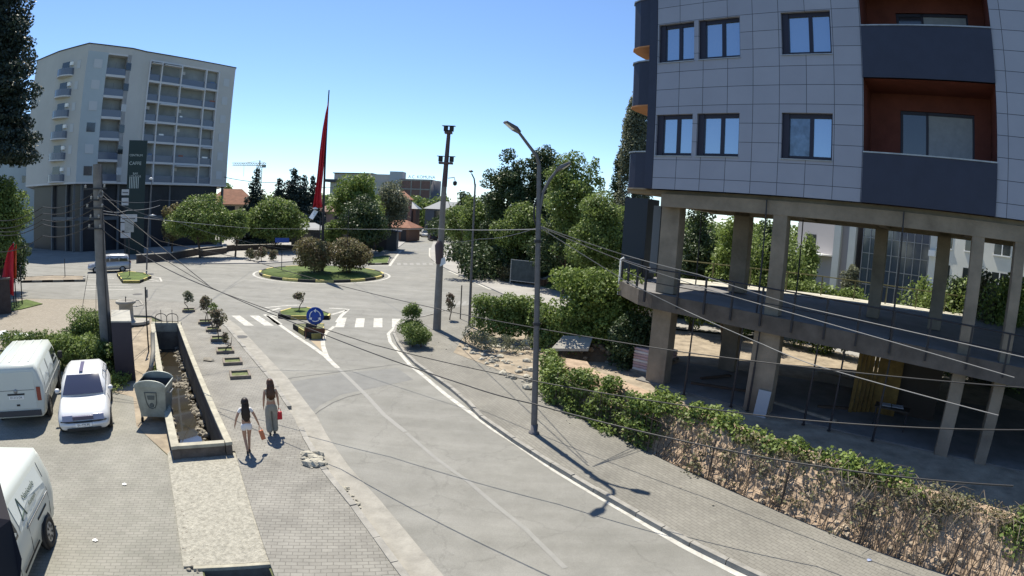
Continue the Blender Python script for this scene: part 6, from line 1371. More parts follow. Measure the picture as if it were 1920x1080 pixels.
# distant treeline and hedgerows that nobody could count
def woods(name, label, px0, px1, r0, r1, ytop, cnt, seed, m, leaf=1.0, rad=5, yv=14):
    rg = np.random.default_rng(seed); cl = []
    for i in range(cnt):
        px = px0 + (px1 - px0) * (i + rg.random()) / cnt; r = rg.uniform(r0, r1); x, y = az_xy(px, 420, r); yt = ytop(px) if callable(ytop) else ytop; H = max(3, hz(px, yt + rg.uniform(-yv * .3, yv), r)); q = rad * rg.uniform(.6, 1.2)
        cl.append((x, y, H * .42, q, q, H * .5)); cl.append((x + rg.normal() * 2, y, H * .75, q * .6, q * .6, H * .25))
    o = leaves(name, cl, leaf, .9, m, None, seed, kind='stuff'); o['label'] = label; return o
woods('far_woods', 'distant trees closing the view behind the roundabout', 400, 830, 170, 240, 366, 90, 301, L1, .9, 7)
woods('far_woods', 'distant trees behind the park on the right', 830, 1250, 110, 150, lambda p: 392 + (p - 830) * .03, 50, 302, L3, .6, 5)
woods('far_woods', 'trees far beyond the terrace openings', 1250, 2000, 75, 95, lambda p: 405 + (p - 1250) * .06, 60, 303, L1, .45, 4)
woods('park_undergrowth', 'dark bushes under the park trees', 880, 1160, 55, 75, lambda p: 452 + (p - 880) * .05, 40, 304, L3, .3, 2.2, 8)
woods('garden_undergrowth', 'dark garden shrubs beyond the terrace', 1230, 1500, 38, 46, lambda p: 430, 34, 305, L1, .22, 1.8, 30)
woods('garden_undergrowth', 'shrubs beyond the right half of the terrace', 1730, 1960, 34, 38, lambda p: 520, 24, 306, L1, .2, 1.3, 25)
# left edge: conifer and leafy tree
T_('pine_tree', 'tall dark fir cut by the left edge of the picture', -20, 560, 46, (10, -90), 170, L8, .24, 160, 'cone', trunk=.42, layers=14, per=9, pw=.5)
T_('lime_tree', 'leafy tree at the left edge under the fir', 0, 565, 47, (15, 320), 150, L1, .19, 161, trunk=.18, n=46, lump=.25)
T_('shade_tree', 'low dark tree at the left edge over the median', 20, 535, 49, (25, 430), 90, L3, .2, 162, trunk=.1, n=20)
# small purple shrubs in the plaza and right pavement
for i, (px, py, H, w_, m, lab, base) in enumerate(((490, 490, 1.9, .9, L6, 'pinkish shrub on the plaza left of the blue sign', .1), (512, 489, 1.6, .7, L6, 'second pinkish shrub on the plaza, right of the first', .1), (470, 488, 1.5, .8, L5, 'dry shrub on the plaza behind the left road', .1), (690, 474, .9, .7, L3, 'small dark ball shrub left on the wedge island', .2), (712, 473, .9, .6, L3, 'small dark ball shrub right on the wedge island', .2), (878, 497, 1.4, 1.2, L5, 'rusty shrub row start under the trees right of the far street', .1), (893, 506, 1.4, 1.0, L5, 'rusty shrub between lamp post and pavement edge', .1), (962, 528, 1.5, 1.7, L5, 'dry yellowish shrub at the foot of the park wall', .1), (985, 524, 1.3, 1.2, L7, 'olive shrub on the park wall corner', .1), (860, 488, 1.2, 1.0, L4, 'dark red shrub under the right hand trees', .1))):
    q = G(px, py, base); bush('low_shrub', lab, q.x, q.y, w_, H, m, .16, 170 + i, base, n=10)

# ================================================================ walls, benches, billboard
def wallrun(name, label, px, z0, z1, w_, m, cap=None, cat='wall', zb=.1):
    P = [Vector((*q, 0)) for q in GP(px, zb)]; t = thing(name, label, cat, (P[0].x, P[0].y, 0))
    for u_, v_ in zip(P, P[1:]):
        b_ = MB(); c_ = MB(); beam4(b_, u_, v_, w_, z0, z1, 1); b_.build('wall', m, t, world=True)
        if cap: beam4(c_, u_ + (u_ - v_).normalized() * .04, v_, w_ + .06, z1 + .003, z1 + .07, 1); c_.build('coping', cap, t, world=True)
    return t
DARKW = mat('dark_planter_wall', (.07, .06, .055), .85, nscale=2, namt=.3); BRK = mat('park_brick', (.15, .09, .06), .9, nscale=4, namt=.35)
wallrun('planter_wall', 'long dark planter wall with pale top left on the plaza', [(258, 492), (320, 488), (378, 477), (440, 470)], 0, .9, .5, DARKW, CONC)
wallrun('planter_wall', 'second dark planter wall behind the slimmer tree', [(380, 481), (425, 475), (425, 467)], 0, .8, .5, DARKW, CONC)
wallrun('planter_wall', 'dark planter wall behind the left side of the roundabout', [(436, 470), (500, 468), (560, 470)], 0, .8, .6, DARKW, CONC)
wallrun('park_wall', 'low reddish brick wall edging the park lawn', [(945, 508), (985, 531), (1020, 537), (1045, 522)], 0, .75, .25, BRK, CONC)
bb = at_r(983, 500, 52); t = thing('billboard_frame', 'weathered grey board frame on the park lawn', 'billboard', (bb.x, bb.y, .1), R(-25))
m_ = MB(); m_.box(-1.9, 1.9, -.04, .04, .5, 2.9); m_.build('board', mat('grey_board', (.045, .06, .065), .7, nscale=1.5, namt=.4), t)
for x in (-1.9, 1.9): MB().box(x - .05, x + .05, -.06, .06, 0, 3.0).build('post', METAL_G, t)
MB().box(-1.9, 1.9, -.06, .06, 2.9, 2.98).build('top_rail', METAL_G, t); MB().box(-1.9, 1.9, -.06, .06, .42, .5).build('bottom_rail', METAL_G, t); t.scale = (.72, .72, .8)
# kiosks and plaza roofs
def kiosk(label, px, r, w_, d, H, rh, wallm, roofm, rz=0.0, cat='kiosk', name='kiosk'):
    x, y = az_xy(px, 450, r); t = thing(name, label, cat, (x, y, .1), rz); MB().box(-w_ / 2, w_ / 2, -d / 2, d / 2, 0, H).build('wall', wallm, t)
    e = .6; m_ = MB(); m_.add([(-w_ / 2 - e, -d / 2 - e, H + .003), (w_ / 2 + e, -d / 2 - e, H + .003), (w_ / 2 + e, d / 2 + e, H + .003), (-w_ / 2 - e, d / 2 + e, H + .003), (-w_ * .2, 0, H + rh), (w_ * .2, 0, H + rh)], [(3, 2, 1, 0), (0, 1, 5, 4), (1, 2, 5), (2, 3, 4, 5), (3, 0, 4)]); m_.build('roof', roofm, t)
    MB().box(-w_ * .3, w_ * .1, -d / 2 - .03, -d / 2 - .005, .9, H - .4).build('window', GLASSD, t); MB().box(w_ * .2, w_ * .4, -d / 2 - .03, -d / 2 - .005, 0, H - .5).build('door', METAL_D, t)
    return t
TILE = mat('roof_tile', (.22, .10, .06), .85, nscale=1.2, namt=.25); ROOFG = mat('roof_grey', (.14, .16, .18), .6)
kiosk('grey roofed kiosk among the trees left of the flag pole', 578, 88, 5, 4, 3.0, 1.0, mat('kiosk_dark', (.06, .065, .07), .7), ROOFG, .3)
kiosk('long low dark pavilion behind the roundabout shrubs', 655, 92, 16, 5, 3.0, .6, MATS['kiosk_dark'], mat('roof_dark2', (.05, .05, .06), .7), .15, 'pavilion', 'pavilion')
kiosk('orange tiled kiosk at the mouth of the far street', 752, 118, 6, 6, 2.8, 1.5, mat('kiosk_brown', (.16, .09, .06), .8), TILE, -.2)
kiosk('red roofed house right of the left apartment block', 434, 135, 11, 9, 6.6, 3.6, mat('house_cream', (.42, .33, .24), .9), TILE, .4, 'house', 'house')
kiosk('flat dark house behind the broad tree', 600, 125, 18, 8, 5.5, 1.2, mat('house_grey', (.22, .17, .15), .9), mat('roof_brown', (.16, .09, .07), .8), .2, 'house', 'house')
for i, (px, lab) in enumerate(((716, 'white striped bench left on the far pavement'), (733, 'white striped bench right on the far pavement'))):
    q = G(px, 456, .1); t = thing('slatted_bench', lab, 'bench', tuple(q), .5)
    m_ = MB(); 
    for k in range(4): m_.box(-1.6, 1.6, k * .28, k * .28 + .18, .42, .47)
    m_.build('seat', WHITEP, t)
    for x in (-1.3, 1.3): MB().box(x - .06, x + .06, 0, 1.0, 0, .42).build('leg', METAL_D, t)

# ================================================================ facade helper for distant blocks
class Face:
    def __init__(s, A, B):
        s.A = Vector((*A, 0)); s.B = Vector((*B, 0)); s.u = (s.B - s.A).normalized(); s.len = (s.B - s.A).length
        s.n = Vector((s.u.y, -s.u.x, 0)); s.n = s.n if s.n.dot(-s.A) > 0 else -s.n
    def at(s, px, py): d = ray(px, py); nn = s.n; t = s.A.dot(nn) / (d.x * nn.x + d.y * nn.y); p = Vector((d.x * t, d.y * t, 0)) - s.A; return p.dot(s.u), CAMH + t * d.z
    def P(s, a, z, o=0): return s.A + s.u * a + s.n * o + Vector((0, 0, z))
    def box(s, mb, a0, a1, z0, z1, o0, o1, mi=0):
        vs = [s.P(a, z, o) for z in (z0, z1) for a, o in ((a0, o0), (a1, o0), (a1, o1), (a0, o1))]; fl_ = s.n.cross(s.u).z
        fs = [(0, 3, 2, 1), (4, 5, 6, 7), (0, 1, 5, 4), (1, 2, 6, 5), (2, 3, 7, 6), (3, 0, 4, 7)]
        if fl_ > 0: fs = [tuple(reversed(f)) for f in fs]
        return mb.add(vs, fs, mi)
def pol(px, py, r): return az_xy(px, py, r)
# ---- the pale nine storey block at the left
R_ = pol(424, 350, 95); S2 = pol(275, 98, 88); S1 = pol(249, 97, 86.6); PK = pol(168, 82, 85.2); PLf = pol(112, 97, 91); FL_ = pol(70, 112, 98)
ZT = 29.4; ZB = 9.55
blk = thing('apartment_tower', 'pale nine storey apartment block with stacked balconies at the left', 'building', (R_[0], R_[1], 0))
BW = mat('tower_wall', (.44, .435, .41), .85, nscale=.12, namt=.10); BWD = mat('tower_wall_blue', (.36, .41, .43), .85, nscale=.12, namt=.1); SLABW = mat('tower_slab', (.52, .52, .52), .8); RAIL = mat('glass_railing', (.09, .11, .15), .25, spec=.7)
BACK = mat('balcony_back', (.26, .28, .28), .85, nscale=.5, namt=.2); PODM = mat('podium_dark', (.022, .025, .032), .3, nscale=.3, namt=.3); TRIM = mat('roof_trim', (.05, .045, .06), .7)
out_pts = [R_, S2, S1, PK, PLf, FL_]; bk = [(FL_[0] - 14, FL_[1] + 14), (R_[0] - 10, R_[1] + 14)]
core = out_pts + bk
gf = Face(S2, R_); mf = Face(PK, S1); lf = Face(PLf, PK); ff = Face(FL_, PLf)
inset = 1.5
def inset_poly(P, d):
    c = Vector((sum(p[0] for p in P) / len(P), sum(p[1] for p in P) / len(P))); return [tuple(c + (Vector(p) - c) * (1 - d / (Vector(p) - c).length)) for p in P]
core_in = inset_poly(core, inset)
MB().prism(core_in, ZB, ZT - .3).build('core', BACK, blk, world=True)
rf = MB().prism(core, ZT - 1.0, ZT).build('roof_band', BW, blk, world=True); MB().prism(inset_poly(core, -.12), ZT + .003, ZT + .14).build('roof_trim', TRIM, rf, world=True)
MB().prism(core, ZB, ZB + .25).build('podium_slab', SLABW, blk, world=True)
MB().prism(inset_poly(core, 1.6), 0, ZB).build('podium', PODM, blk, world=True)
pd = MB()
for F_f in (gf, mf, lf):
    k = int(F_f.len / 3)
    for i in range(k + 1): F_f.box(pd, i * F_f.len / k - .15, i * F_f.len / k + .15, 0, ZB - .01, -1.5, -1.1)
    F_f.box(pd, 0, F_f.len, 4.4, 4.9, -1.5, -1.15)
pd.build('podium_frame', mat('podium_frame', (.10, .11, .12), .5), blk, world=True)
# solid wall strips of the grid face (left margin, right margin)
g0, g1 = gf.at(282, 119)[0], gf.at(411, 140)[0]; rowz = [9.8 + (28.15 - 9.8) * i / 6 for i in range(7)]
w_ = MB(); gf.box(w_, 0, g0, ZB + .25, ZT - 1.0, -inset - .5, 0); w_.build('wall', BW, blk, world=True); w_ = MB(); gf.box(w_, g1, gf.len, ZB + .25, ZT - 1.0, -inset - 1, 0); w_.build('wall', BW, blk, world=True)
colx = [g0, g0 + (g1 - g0) * .17, g0 + (g1 - g0) * .45, g0 + (g1 - g0) * .81, g1]
w_ = MB()
for z in rowz[:-1]: gf.box(w_, g0 + .003, g1 - .003, z - .2, z + .12, -inset, .12)
gf.box(w_, g0, g1, rowz[-1], ZT - 1.0, -inset, 0)
for x in colx: gf.box(w_, x - .11, x + .11, ZB + .25, rowz[-1], -.5, .15)
w_.build('balcony_grid', SLABW, blk, world=True)
rg = np.random.default_rng(9)
for i in range(6):
    for j in range(4):
        a, b_ = colx[j] + .12, colx[j + 1] - .12; z0, z1 = rowz[i] + .12, rowz[i + 1] - .2
        bal = MB(); gf.box(bal, a, b_, z0, z0 + 1.0, -.2, -.12); bo = bal.build('balcony_railing', RAIL, blk, world=True)
        wn = MB(); s_ = a + (b_ - a) * rg.uniform(.1, .3); gf.box(wn, s_, s_ + (b_ - a) * .5, z0 + .05, z1 - .4, -inset + .05, -inset + .12); wn.build('balcony_window', GLASSD, blk, world=True)
        if rg.random() < .45: ac = MB(); gf.box(ac, a + .3, a + 1.0, z1 - .9, z1 - .4, -inset + .13, -inset + .45); ac.build('air_conditioner', SLABW, blk, world=True)
        if rg.random() < .4: ld = MB(); xs_ = a + .4 + rg.random(); gf.box(ld, xs_, xs_ + rg.uniform(.4, 1.1), z0 + .75, z0 + 1.25, -.28, -.24); ld.build('laundry', (WHITEP, mat('cloth_blue', (.12, .18, .3), .9), mat('cloth_rust', (.3, .12, .08), .9))[int(rg.integers(3))], blk, world=True)
        if rg.random() < .35: aw = MB(); gf.box(aw, a + .1, b_ - .1, z1 - .25, z1 - .12, -.1, .75); aw.build('awning', SLABW, blk, world=True)
# small windows with shutters on the right margin
w_ = MB()
for i in range(6): z = rowz[i] + .9; sx = (g1 + gf.len) / 2; wn = MB(); gf.box(wn, sx - .55, sx + .55, z, z + 1.3, .002, .05); q_ = wn.build('window', mat('shutter_white', (.44, .46, .47), .7), blk, world=True)
# middle face: blank wall left, recessed balcony column right
m0, m1 = mf.at(203, 107)[0], mf.at(239, 113)[0]; w_ = MB(); mf.box(w_, 0, m0, ZB + .25, ZT - 1.0, -inset, 0); w_.build('wall', BWD, blk, world=True); w_ = MB(); mf.box(w_, m1, mf.len, ZB + .25, ZT - 1.0, -inset, 0); w_.build('wall', BWD, blk, world=True)
rz6 = [ZB + .25 + (27.9 - ZB) * i / 6 for i in range(7)]
for z in rz6[:-1]: mf.box(w_, m0 + .003, m1 - .003, z - .2, z + .15, -inset, .1)
mf.box(w_, m0, m1, rz6[-1], ZT - 1.0, -inset, -.003); w_.build('balcony_slabs', SLABW, blk, world=True)
for i in range(6):
    b_ = MB(); mf.box(b_, m0 + .01, m1 - .01, rz6[i] + .15, rz6[i] + 1.15, -.15, -.06); b_.build('balcony_railing', RAIL, blk, world=True)
    wn = MB(); mf.box(wn, m0 + .5, m0 + 1.7, rz6[i] + .2, rz6[i] + 2.3, -inset + .05, -inset + .12); wn.build('balcony_window', GLASSD, blk, world=True)
    sx = (m1 + mf.len) / 2; wn = MB(); mf.box(wn, sx - .4, sx + .4, rz6[i] + 1.0, rz6[i] + 2.1, .002, .05); wn.build('window', MATS['shutter_white'] if i % 3 == 0 else GLASSD, blk, world=True)
    sx = mf.at(160, 200)[0]; 
    if 0 < m0 * .5: wn = MB(); mf.box(wn, m0 * .35, m0 * .35 + 1.3, rz6[i] + .9, rz6[i] + 2.2, .002, .05); wn.build('window', GLASSD if i in (0, 2) else MATS['shutter_white'], blk, world=True)
# step wall between middle and grid faces
sf = Face(S1, S2); w_ = MB(); sf.box(w_, 0, sf.len, ZB + .25, ZT - 1.0, -2.2, -.004); w_.build('wall', BW, blk, world=True)
# left face with round balconies
l0, l1 = lf.at(98, 150)[0], lf.at(128, 150)[0]; w_ = MB(); lf.box(w_, 0, lf.len, ZB + .25, ZT - 1.0, -inset, -.002); w_.build('wall', BW, blk, world=True)
for i in range(6):
    z = rz6[i]; c = lf.len * .35; m_ = MB(); A = [lf.P(c + 1.9 * math.cos(a), z, 1.1 * math.sin(a)) for a in np.linspace(0, math.pi, 11)]
    m_.plate(A, (0, 0, .18)); bo = m_.build('round_balcony', SLABW, blk, world=True); m_ = MB()
    for u_, v_ in zip(A, A[1:]): m_.add([u_ + Vector((0, 0, .18)), v_ + Vector((0, 0, .18)), v_ + Vector((0, 0, 1.15)), u_ + Vector((0, 0, 1.15))], [(0, 1, 2, 3)])
    m_.build('railing', RAIL, bo, world=True); wn = MB(); lf.box(wn, c - 1.2, c + .6, z + .2, z + 2.3, .01, .05); wn.build('balcony_window', GLASSD, blk, world=True)
    ac = MB(); lf.box(ac, c + 1.0, c + 1.7, z + 1.6, z + 2.1, .01, .3); ac.build('air_conditioner', WHITEP, blk, world=True)
    wn = MB(); lf.box(wn, lf.len * .7, lf.len * .7 + .8, z + .9, z + 2.1, .002, .05); wn.build('window', MATS['shutter_white'], blk, world=True)
w_ = MB(); ff.box(w_, 0, ff.len, ZB + .25, ZT - 1.0, -inset, 0); w_.build('wall', BW, blk, world=True)
# dark sign totem with the word on the block
tq = pol(258, 300, 80); t = thing('sign_tower', 'dark green advertising tower with pale lettering before the left block', 'sign', (tq[0], tq[1], 0), -math.atan2(tq[0], tq[1]))
zt_ = hz(262, 264, 80); zb_ = hz(258, 345, 80); MB().box(-1.35, 1.25, -.6, .6, 0, zt_).build('tower', mat('sign_dark', (.018, .035, .035), .5), t)
text('sign_text', 'CENTRUM', .40, t, frame_T((-.25, -.615, hz(252, 292, 80)), (1, 0, 0)), mat('sign_letters', (.45, .5, .48), .6), .01)
text('sign_text', 'CAFFE', .62, t, frame_T((-.3, -.615, hz(252, 307, 80)), (1, 0, 0)), MATS['sign_letters'], .01)
for i, z in enumerate((hz(250, 326, 80), hz(250, 331, 80))): text('sign_text', ('BAR', 'LOUNGE')[i], .4, t, frame_T((-.2, -.615, z), (1, 0, 0)), MATS['sign_letters'], .01)
for i in range(6): MB().box(-1.0 + i * .24, -.90 + i * .24, -.63, -.605, zb_ - .6, zb_ + .9).build('slat', MATS['sign_letters'], t)
for (x0, x1, y0, y1, lab) in ((228, 242, 355, 366, 'small pale sign, topmost of the column of signs'), (228, 241, 371, 385, 'small pale sign, second in the column of signs'), (226, 257, 402, 416, 'wide white sign in the column of signs'), (226, 245, 418, 446, 'tall white poster sign, lowest of the column of signs')):
    rr_ = 73; a = at_r(x0, (y0 + y1) / 2, rr_); b_ = at_r(x1, (y0 + y1) / 2, rr_); z0, z1 = hz((x0 + x1) / 2, y1, rr_), hz((x0 + x1) / 2, y0, rr_); c = (a + b_) / 2; w_ = (b_ - a).length
    t = thing('shop_sign', lab, 'sign', (c.x, c.y, 0), math.atan2((b_ - a).y, (b_ - a).x), 'stacked shop signs by the plaza'); MB().box(-w_ / 2, w_ / 2, -.06, .06, z0, z1).build('panel', mat('sign_panel', (.42, .44, .46), .6, nscale=2, namt=.1), t); MB().box(-.05, .05, .07, .17, 0, z1).build('post', METAL_D, t)
    MB().box(-w_ * .38, w_ * .38, -.075, -.062, z0 + (z1 - z0) * .35, z0 + (z1 - z0) * .5).build('lettering', METAL_D, t)
# grey block behind at the far left
a = pol(-40, 250, 120); b_ = pol(72, 240, 112); fb_ = Face(a, b_); t = thing('apartment_tower', 'plain grey blue block behind the fir at the far left', 'building', (*b_, 0)); ztop = hz(40, 222, 114); m_ = MB(); fb_.box(m_, 0, fb_.len + 2, 0, ztop, -12, 0); m_.build('wall', BWD, t, world=True)
for i in range(6):
    for j in range(3): wn = MB(); fb_.box(wn, fb_.len * (.35 + .22 * j), fb_.len * (.35 + .22 * j) + 1.2, 8 + i * 2.8, 9.2 + i * 2.8, .002, .05); wn.build('window', GLASSD, t, world=True)
# ---- brick building in the centre
c0 = pol(620, 330, 200); c1 = pol(750, 340, 192); c2 = pol(808, 350, 188); BRICK = brickmat('brick_infill', (.22, .11, .09), (.27, .15, .12), (.17, .15, .13), .5, .22, .02, vertical=True, blotch=.2); BEI = mat('block_beige', (.46, .42, .36), .9, nscale=.2, namt=.15)
t = thing('brick_building', 'unfinished red brick building with concrete frame behind the trees', 'building', (*c1, 0)); f1_ = Face(c1, c2); f0_ = Face(c0, c1)
z_b = hz(800, 336, 187); w_ = MB(); f1_.box(w_, 0, f1_.len, 0, z_b, -5, 0); w_.build('wall', BRICK, t, world=True)
w_ = MB()
for z in (z_b - .4, z_b * .80, z_b * .62, z_b * .42): f1_.box(w_, -.05, f1_.len + .05, z - .2, z + .2, -4.9, .12)
for x in (0, f1_.len * .36, f1_.len * .66, f1_.len - .3): f1_.box(w_, x, x + .35, 0, z_b - .01, -.1, .16)
w_.build('concrete_frame', CONC, t, world=True)
tx_ = f1_.P(f1_.len * .68, z_b + .75, -.3); text('roof_letters', 'A.C. KOMUNA', 1.5, t, mw(t).inverted() @ frame_T(tuple(tx_), tuple(f1_.u)), mat('letters_dark', (.12, .16, .20), .6), .02)
cyl = MB().lathe([(2.6, 0), (2.6, z_b - .3), (0, z_b - .28)], (f1_.P(f1_.len, 0, -2.6).x, f1_.P(f1_.len, 0, -2.6).y, 0), 18); cyl.build('rounded_corner', mat('corner_dark', (.10, .10, .11), .6), t, world=True)
t = thing('concrete_building', 'beige flat roofed building with penthouse behind the bright tree', 'building', (*c0, 0)); z_c = hz(700, 333, 197); w_ = MB(); f0_.box(w_, 0, f0_.len, 0, z_c - 1.5, -14, 0); w_.build('wall', BEI, t, world=True)
w_ = MB(); f0_.box(w_, .8, f0_.len * .95, z_c - 1.5 + .003, z_c + 1.2, -12, -1.5); w_.build('penthouse', BEI, t, world=True); w_ = MB(); f0_.box(w_, .4, f0_.len * .6, z_c + 1.203, z_c + 1.5, -12.4, -1.0); f0_.box(w_, -1.5, 3.5, z_c - 2.0, z_c - 1.0, -2, 1.2); w_.build('roof_slab', mat('slab_dark', (.07, .065, .08), .7), t, world=True)
w_ = MB(); f0_.box(w_, f0_.len * .84, f0_.len * 1.02, z_c - 1.4, z_c + 2.3, -6, -1.2); w_.build('lift_house', mat('lift_pale', (.40, .42, .42), .8), t, world=True)
for i in range(4):
    for j in range(7): wn = MB(); f0_.box(wn, 1.5 + j * f0_.len / 7.5, 3.0 + j * f0_.len / 7.5, 2 + i * 3, 3.6 + i * 3, .002, .05); wn.build('window', GLASSD, t, world=True)
# jumble of lower fronts along the far street
for i, (px, r, w_, H, m, lab) in enumerate(((787, 215, 14, 12.0, mat('front_grey', (.24, .24, .25), .9, nscale=.6, namt=.3), 'grey gabled front closing the far street'), (757, 150, 7, 6.8, mat('front_brown', (.20, .13, .10), .9), 'brown house front left of the far street'), (838, 150, 12, 7.0, mat('front_grey2', (.18, .18, .19), .9), 'dim shop front right of the far street'), (742, 140, 7, 9.0, mat('front_red', (.22, .12, .09), .9), 'tall reddish house left of the far street'))):
    kiosk(lab, px, r, w_, 8, H, 2.2, m, ROOFG if i != 3 else TILE, .05 * i, 'house', 'house')
# tower crane
xx, yy = az_xy(485, 340, 240); t = thing('tower_crane', 'pale tower crane in the distance right of the left block', 'crane', (xx, yy, 0), math.atan2(-(at_r(430, 302, 250) - at_r(494, 308, 240)).y, -(at_r(430, 302, 250) - at_r(494, 308, 240)).x)); CRN = mat('crane_yellow', (.42, .40, .33), .7); zc_ = hz(485, 308, 240)
def truss(mb, a, b_, w_, n, r_=.12):
    a, b_ = Vector(a), Vector(b_); d = (b_ - a).normalized(); s_ = d.cross(Vector((0, 1, 0))) if abs(d.y) < .9 else d.cross(Vector((1, 0, 0))); s_.normalize(); q_ = d.cross(s_)
    cs = [s_ * w_ + q_ * w_, -s_ * w_ + q_ * w_, -s_ * w_ - q_ * w_, s_ * w_ - q_ * w_]
    for c in cs: mb.tube([a + c, b_ + c], r_, 4, cap=False, smooth=False)
    for i in range(n):
        for j in range(4): mb.tube([a + (b_ - a) * (i / n) + cs[j], a + (b_ - a) * ((i + 1) / n) + cs[(j + 1) % 4]], r_ * .6, 4, cap=False, smooth=False)
m_ = MB(); truss(m_, (0, 0, 0), (0, 0, zc_), .8, 14, .16); m_.build('mast', CRN, t); m_ = MB(); truss(m_, (-14, 0, zc_ + .3), (3, 0, zc_), .5, 14); m_.tube([(0, 0, zc_), (0, 0, zc_ + 1.6)], .3, 5); m_.tube([(-9, 0, zc_ + .5), (0, 0, zc_ + 1.6), (3, 0, zc_ + .5)], .08, 4); m_.build('jib', CRN, t); MB().tube([(-8, 0, zc_), (-8, 0, zc_ - 5)], .08, 4).build('hoist_rope', CRN, t); MB().box(1.5, 3, -.5, .5, zc_ - 1.4, zc_ - .2).build('counterweight', CONC, t)

# ---- white and glass buildings seen through the terrace
WB = mat('white_plaster', (.62, .62, .56), .85, nscale=.4, namt=.08); GLW = mat('curtain_glass', (.05, .07, .10), .1, spec=1.0)
wa = pol(1740, 500, 56); wbq = pol(1886, 500, 53); f2 = Face(wa, wbq); t = thing('white_building', 'sunlit white building seen between the right hand terrace columns', 'building', (*wa, 0)); w_ = MB(); f2.box(w_, 0, f2.len + 14, 0, 16, -10, 0); w_.build('wall', WB, t, world=True)
for i in range(4):
    for j in range(4):
        a = .8 + j * 3.0; z = 1.2 + i * 3.1; wn = MB(); f2.box(wn, a, a + 1.6, z, z + 1.6, .002, .05); q_ = wn.build('window', GLASSD, t, world=True); fr = MB(); f2.box(fr, a - .08, a + 1.68, z - .1, z - .002, .0, .12); f2.box(fr, a + .75, a + .85, z, z + 1.6, .051, .07); fr.build('frame', WHITEP, q_, world=True)
    ac = MB(); f2.box(ac, .05, .75, 3.4 + i * 3.1, 3.95 + i * 3.1, .01, .35); ac.build('air_conditioner', WHITEP, t, world=True)
ga = pol(1560, 500, 58); f3 = Face(ga, wa); t = thing('glass_stairwell', 'dark glazed stairwell front with pale mullions between terrace columns', 'building', (*ga, 0)); w_ = MB(); f3.box(w_, 3.0, f3.len - .01, 0, 17, -8, -.3); w_.build('glazing', GLW, t, world=True)
w_ = MB(); 
for i in range(10): f3.box(w_, 3.0 + i * (f3.len - 3.1) / 9 - .04, 3.0 + i * (f3.len - 3.1) / 9 + .04, 0, 17, -.3, -.18)
for i in range(11): f3.box(w_, 3.0, f3.len - .02, i * 1.5, i * 1.5 + .07, -.3, -.2)
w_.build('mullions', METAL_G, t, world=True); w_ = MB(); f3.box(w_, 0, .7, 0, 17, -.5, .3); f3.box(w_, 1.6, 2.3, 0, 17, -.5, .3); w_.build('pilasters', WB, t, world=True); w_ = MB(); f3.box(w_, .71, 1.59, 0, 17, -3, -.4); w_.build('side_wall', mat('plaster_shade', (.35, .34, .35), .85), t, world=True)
ha = pol(1490, 500, 66); hb_ = pol(1562, 500, 60); f4 = Face(ha, hb_); t = thing('grey_house', 'grey house with a white awning behind the palm like tree', 'house', (*ha, 0)); w_ = MB(); f4.box(w_, 0, f4.len, 0, 13, -8, 0); w_.build('wall', mat('plaster_grey', (.30, .29, .30), .9), t, world=True)
for i in range(3): wn = MB(); f4.box(wn, 2.0, 3.8, 2 + i * 3.4, 3.9 + i * 3.4, .002, .05); wn.build('window', GLASSD, t, world=True)
w_ = MB(); f4.box(w_, .5, f4.len - .3, 5.2, 5.35, .003, 1.4); w_.build('awning', WHITEP, t, world=True)
sa = at_r(1560, 540, 50); t = thing('stone_steps', 'white steps before the glazed stairwell', 'steps', (sa.x, sa.y, 0), R(-35))
for i in range(6): MB().box(-2.2, 2.2, i * .35, i * .35 + .35, 0, .17 * (i + 1)).build('step', mat('step_white', (.55, .55, .52), .8), t)
struct('side_street', MB().prism([tuple(at_r(x, 500, r))[:2] for x, r in ((1240, 36), (1500, 37), (1800, 33), (2000, 36), (1850, 50), (1500, 56), (1240, 50))], None, .12), PLAZA)
wk_ = thing('boundary_wall', 'pale garden wall with scrawled letters left of the terrace corner', 'wall', tuple(at_r(1185, 500, 36))[:2] + (0,), R(-12)); MB().box(-1.2, 1.6, -.1, .1, 0, 2.4).build('wall', mat('wall_pale', (.38, .35, .30), .9), wk_)
text('graffiti', 'NOK', .8, wk_, frame_T((0, -.105, 1.9), (1, 0, 0)), mat('graffiti_grey', (.16, .14, .13), .9), .002)

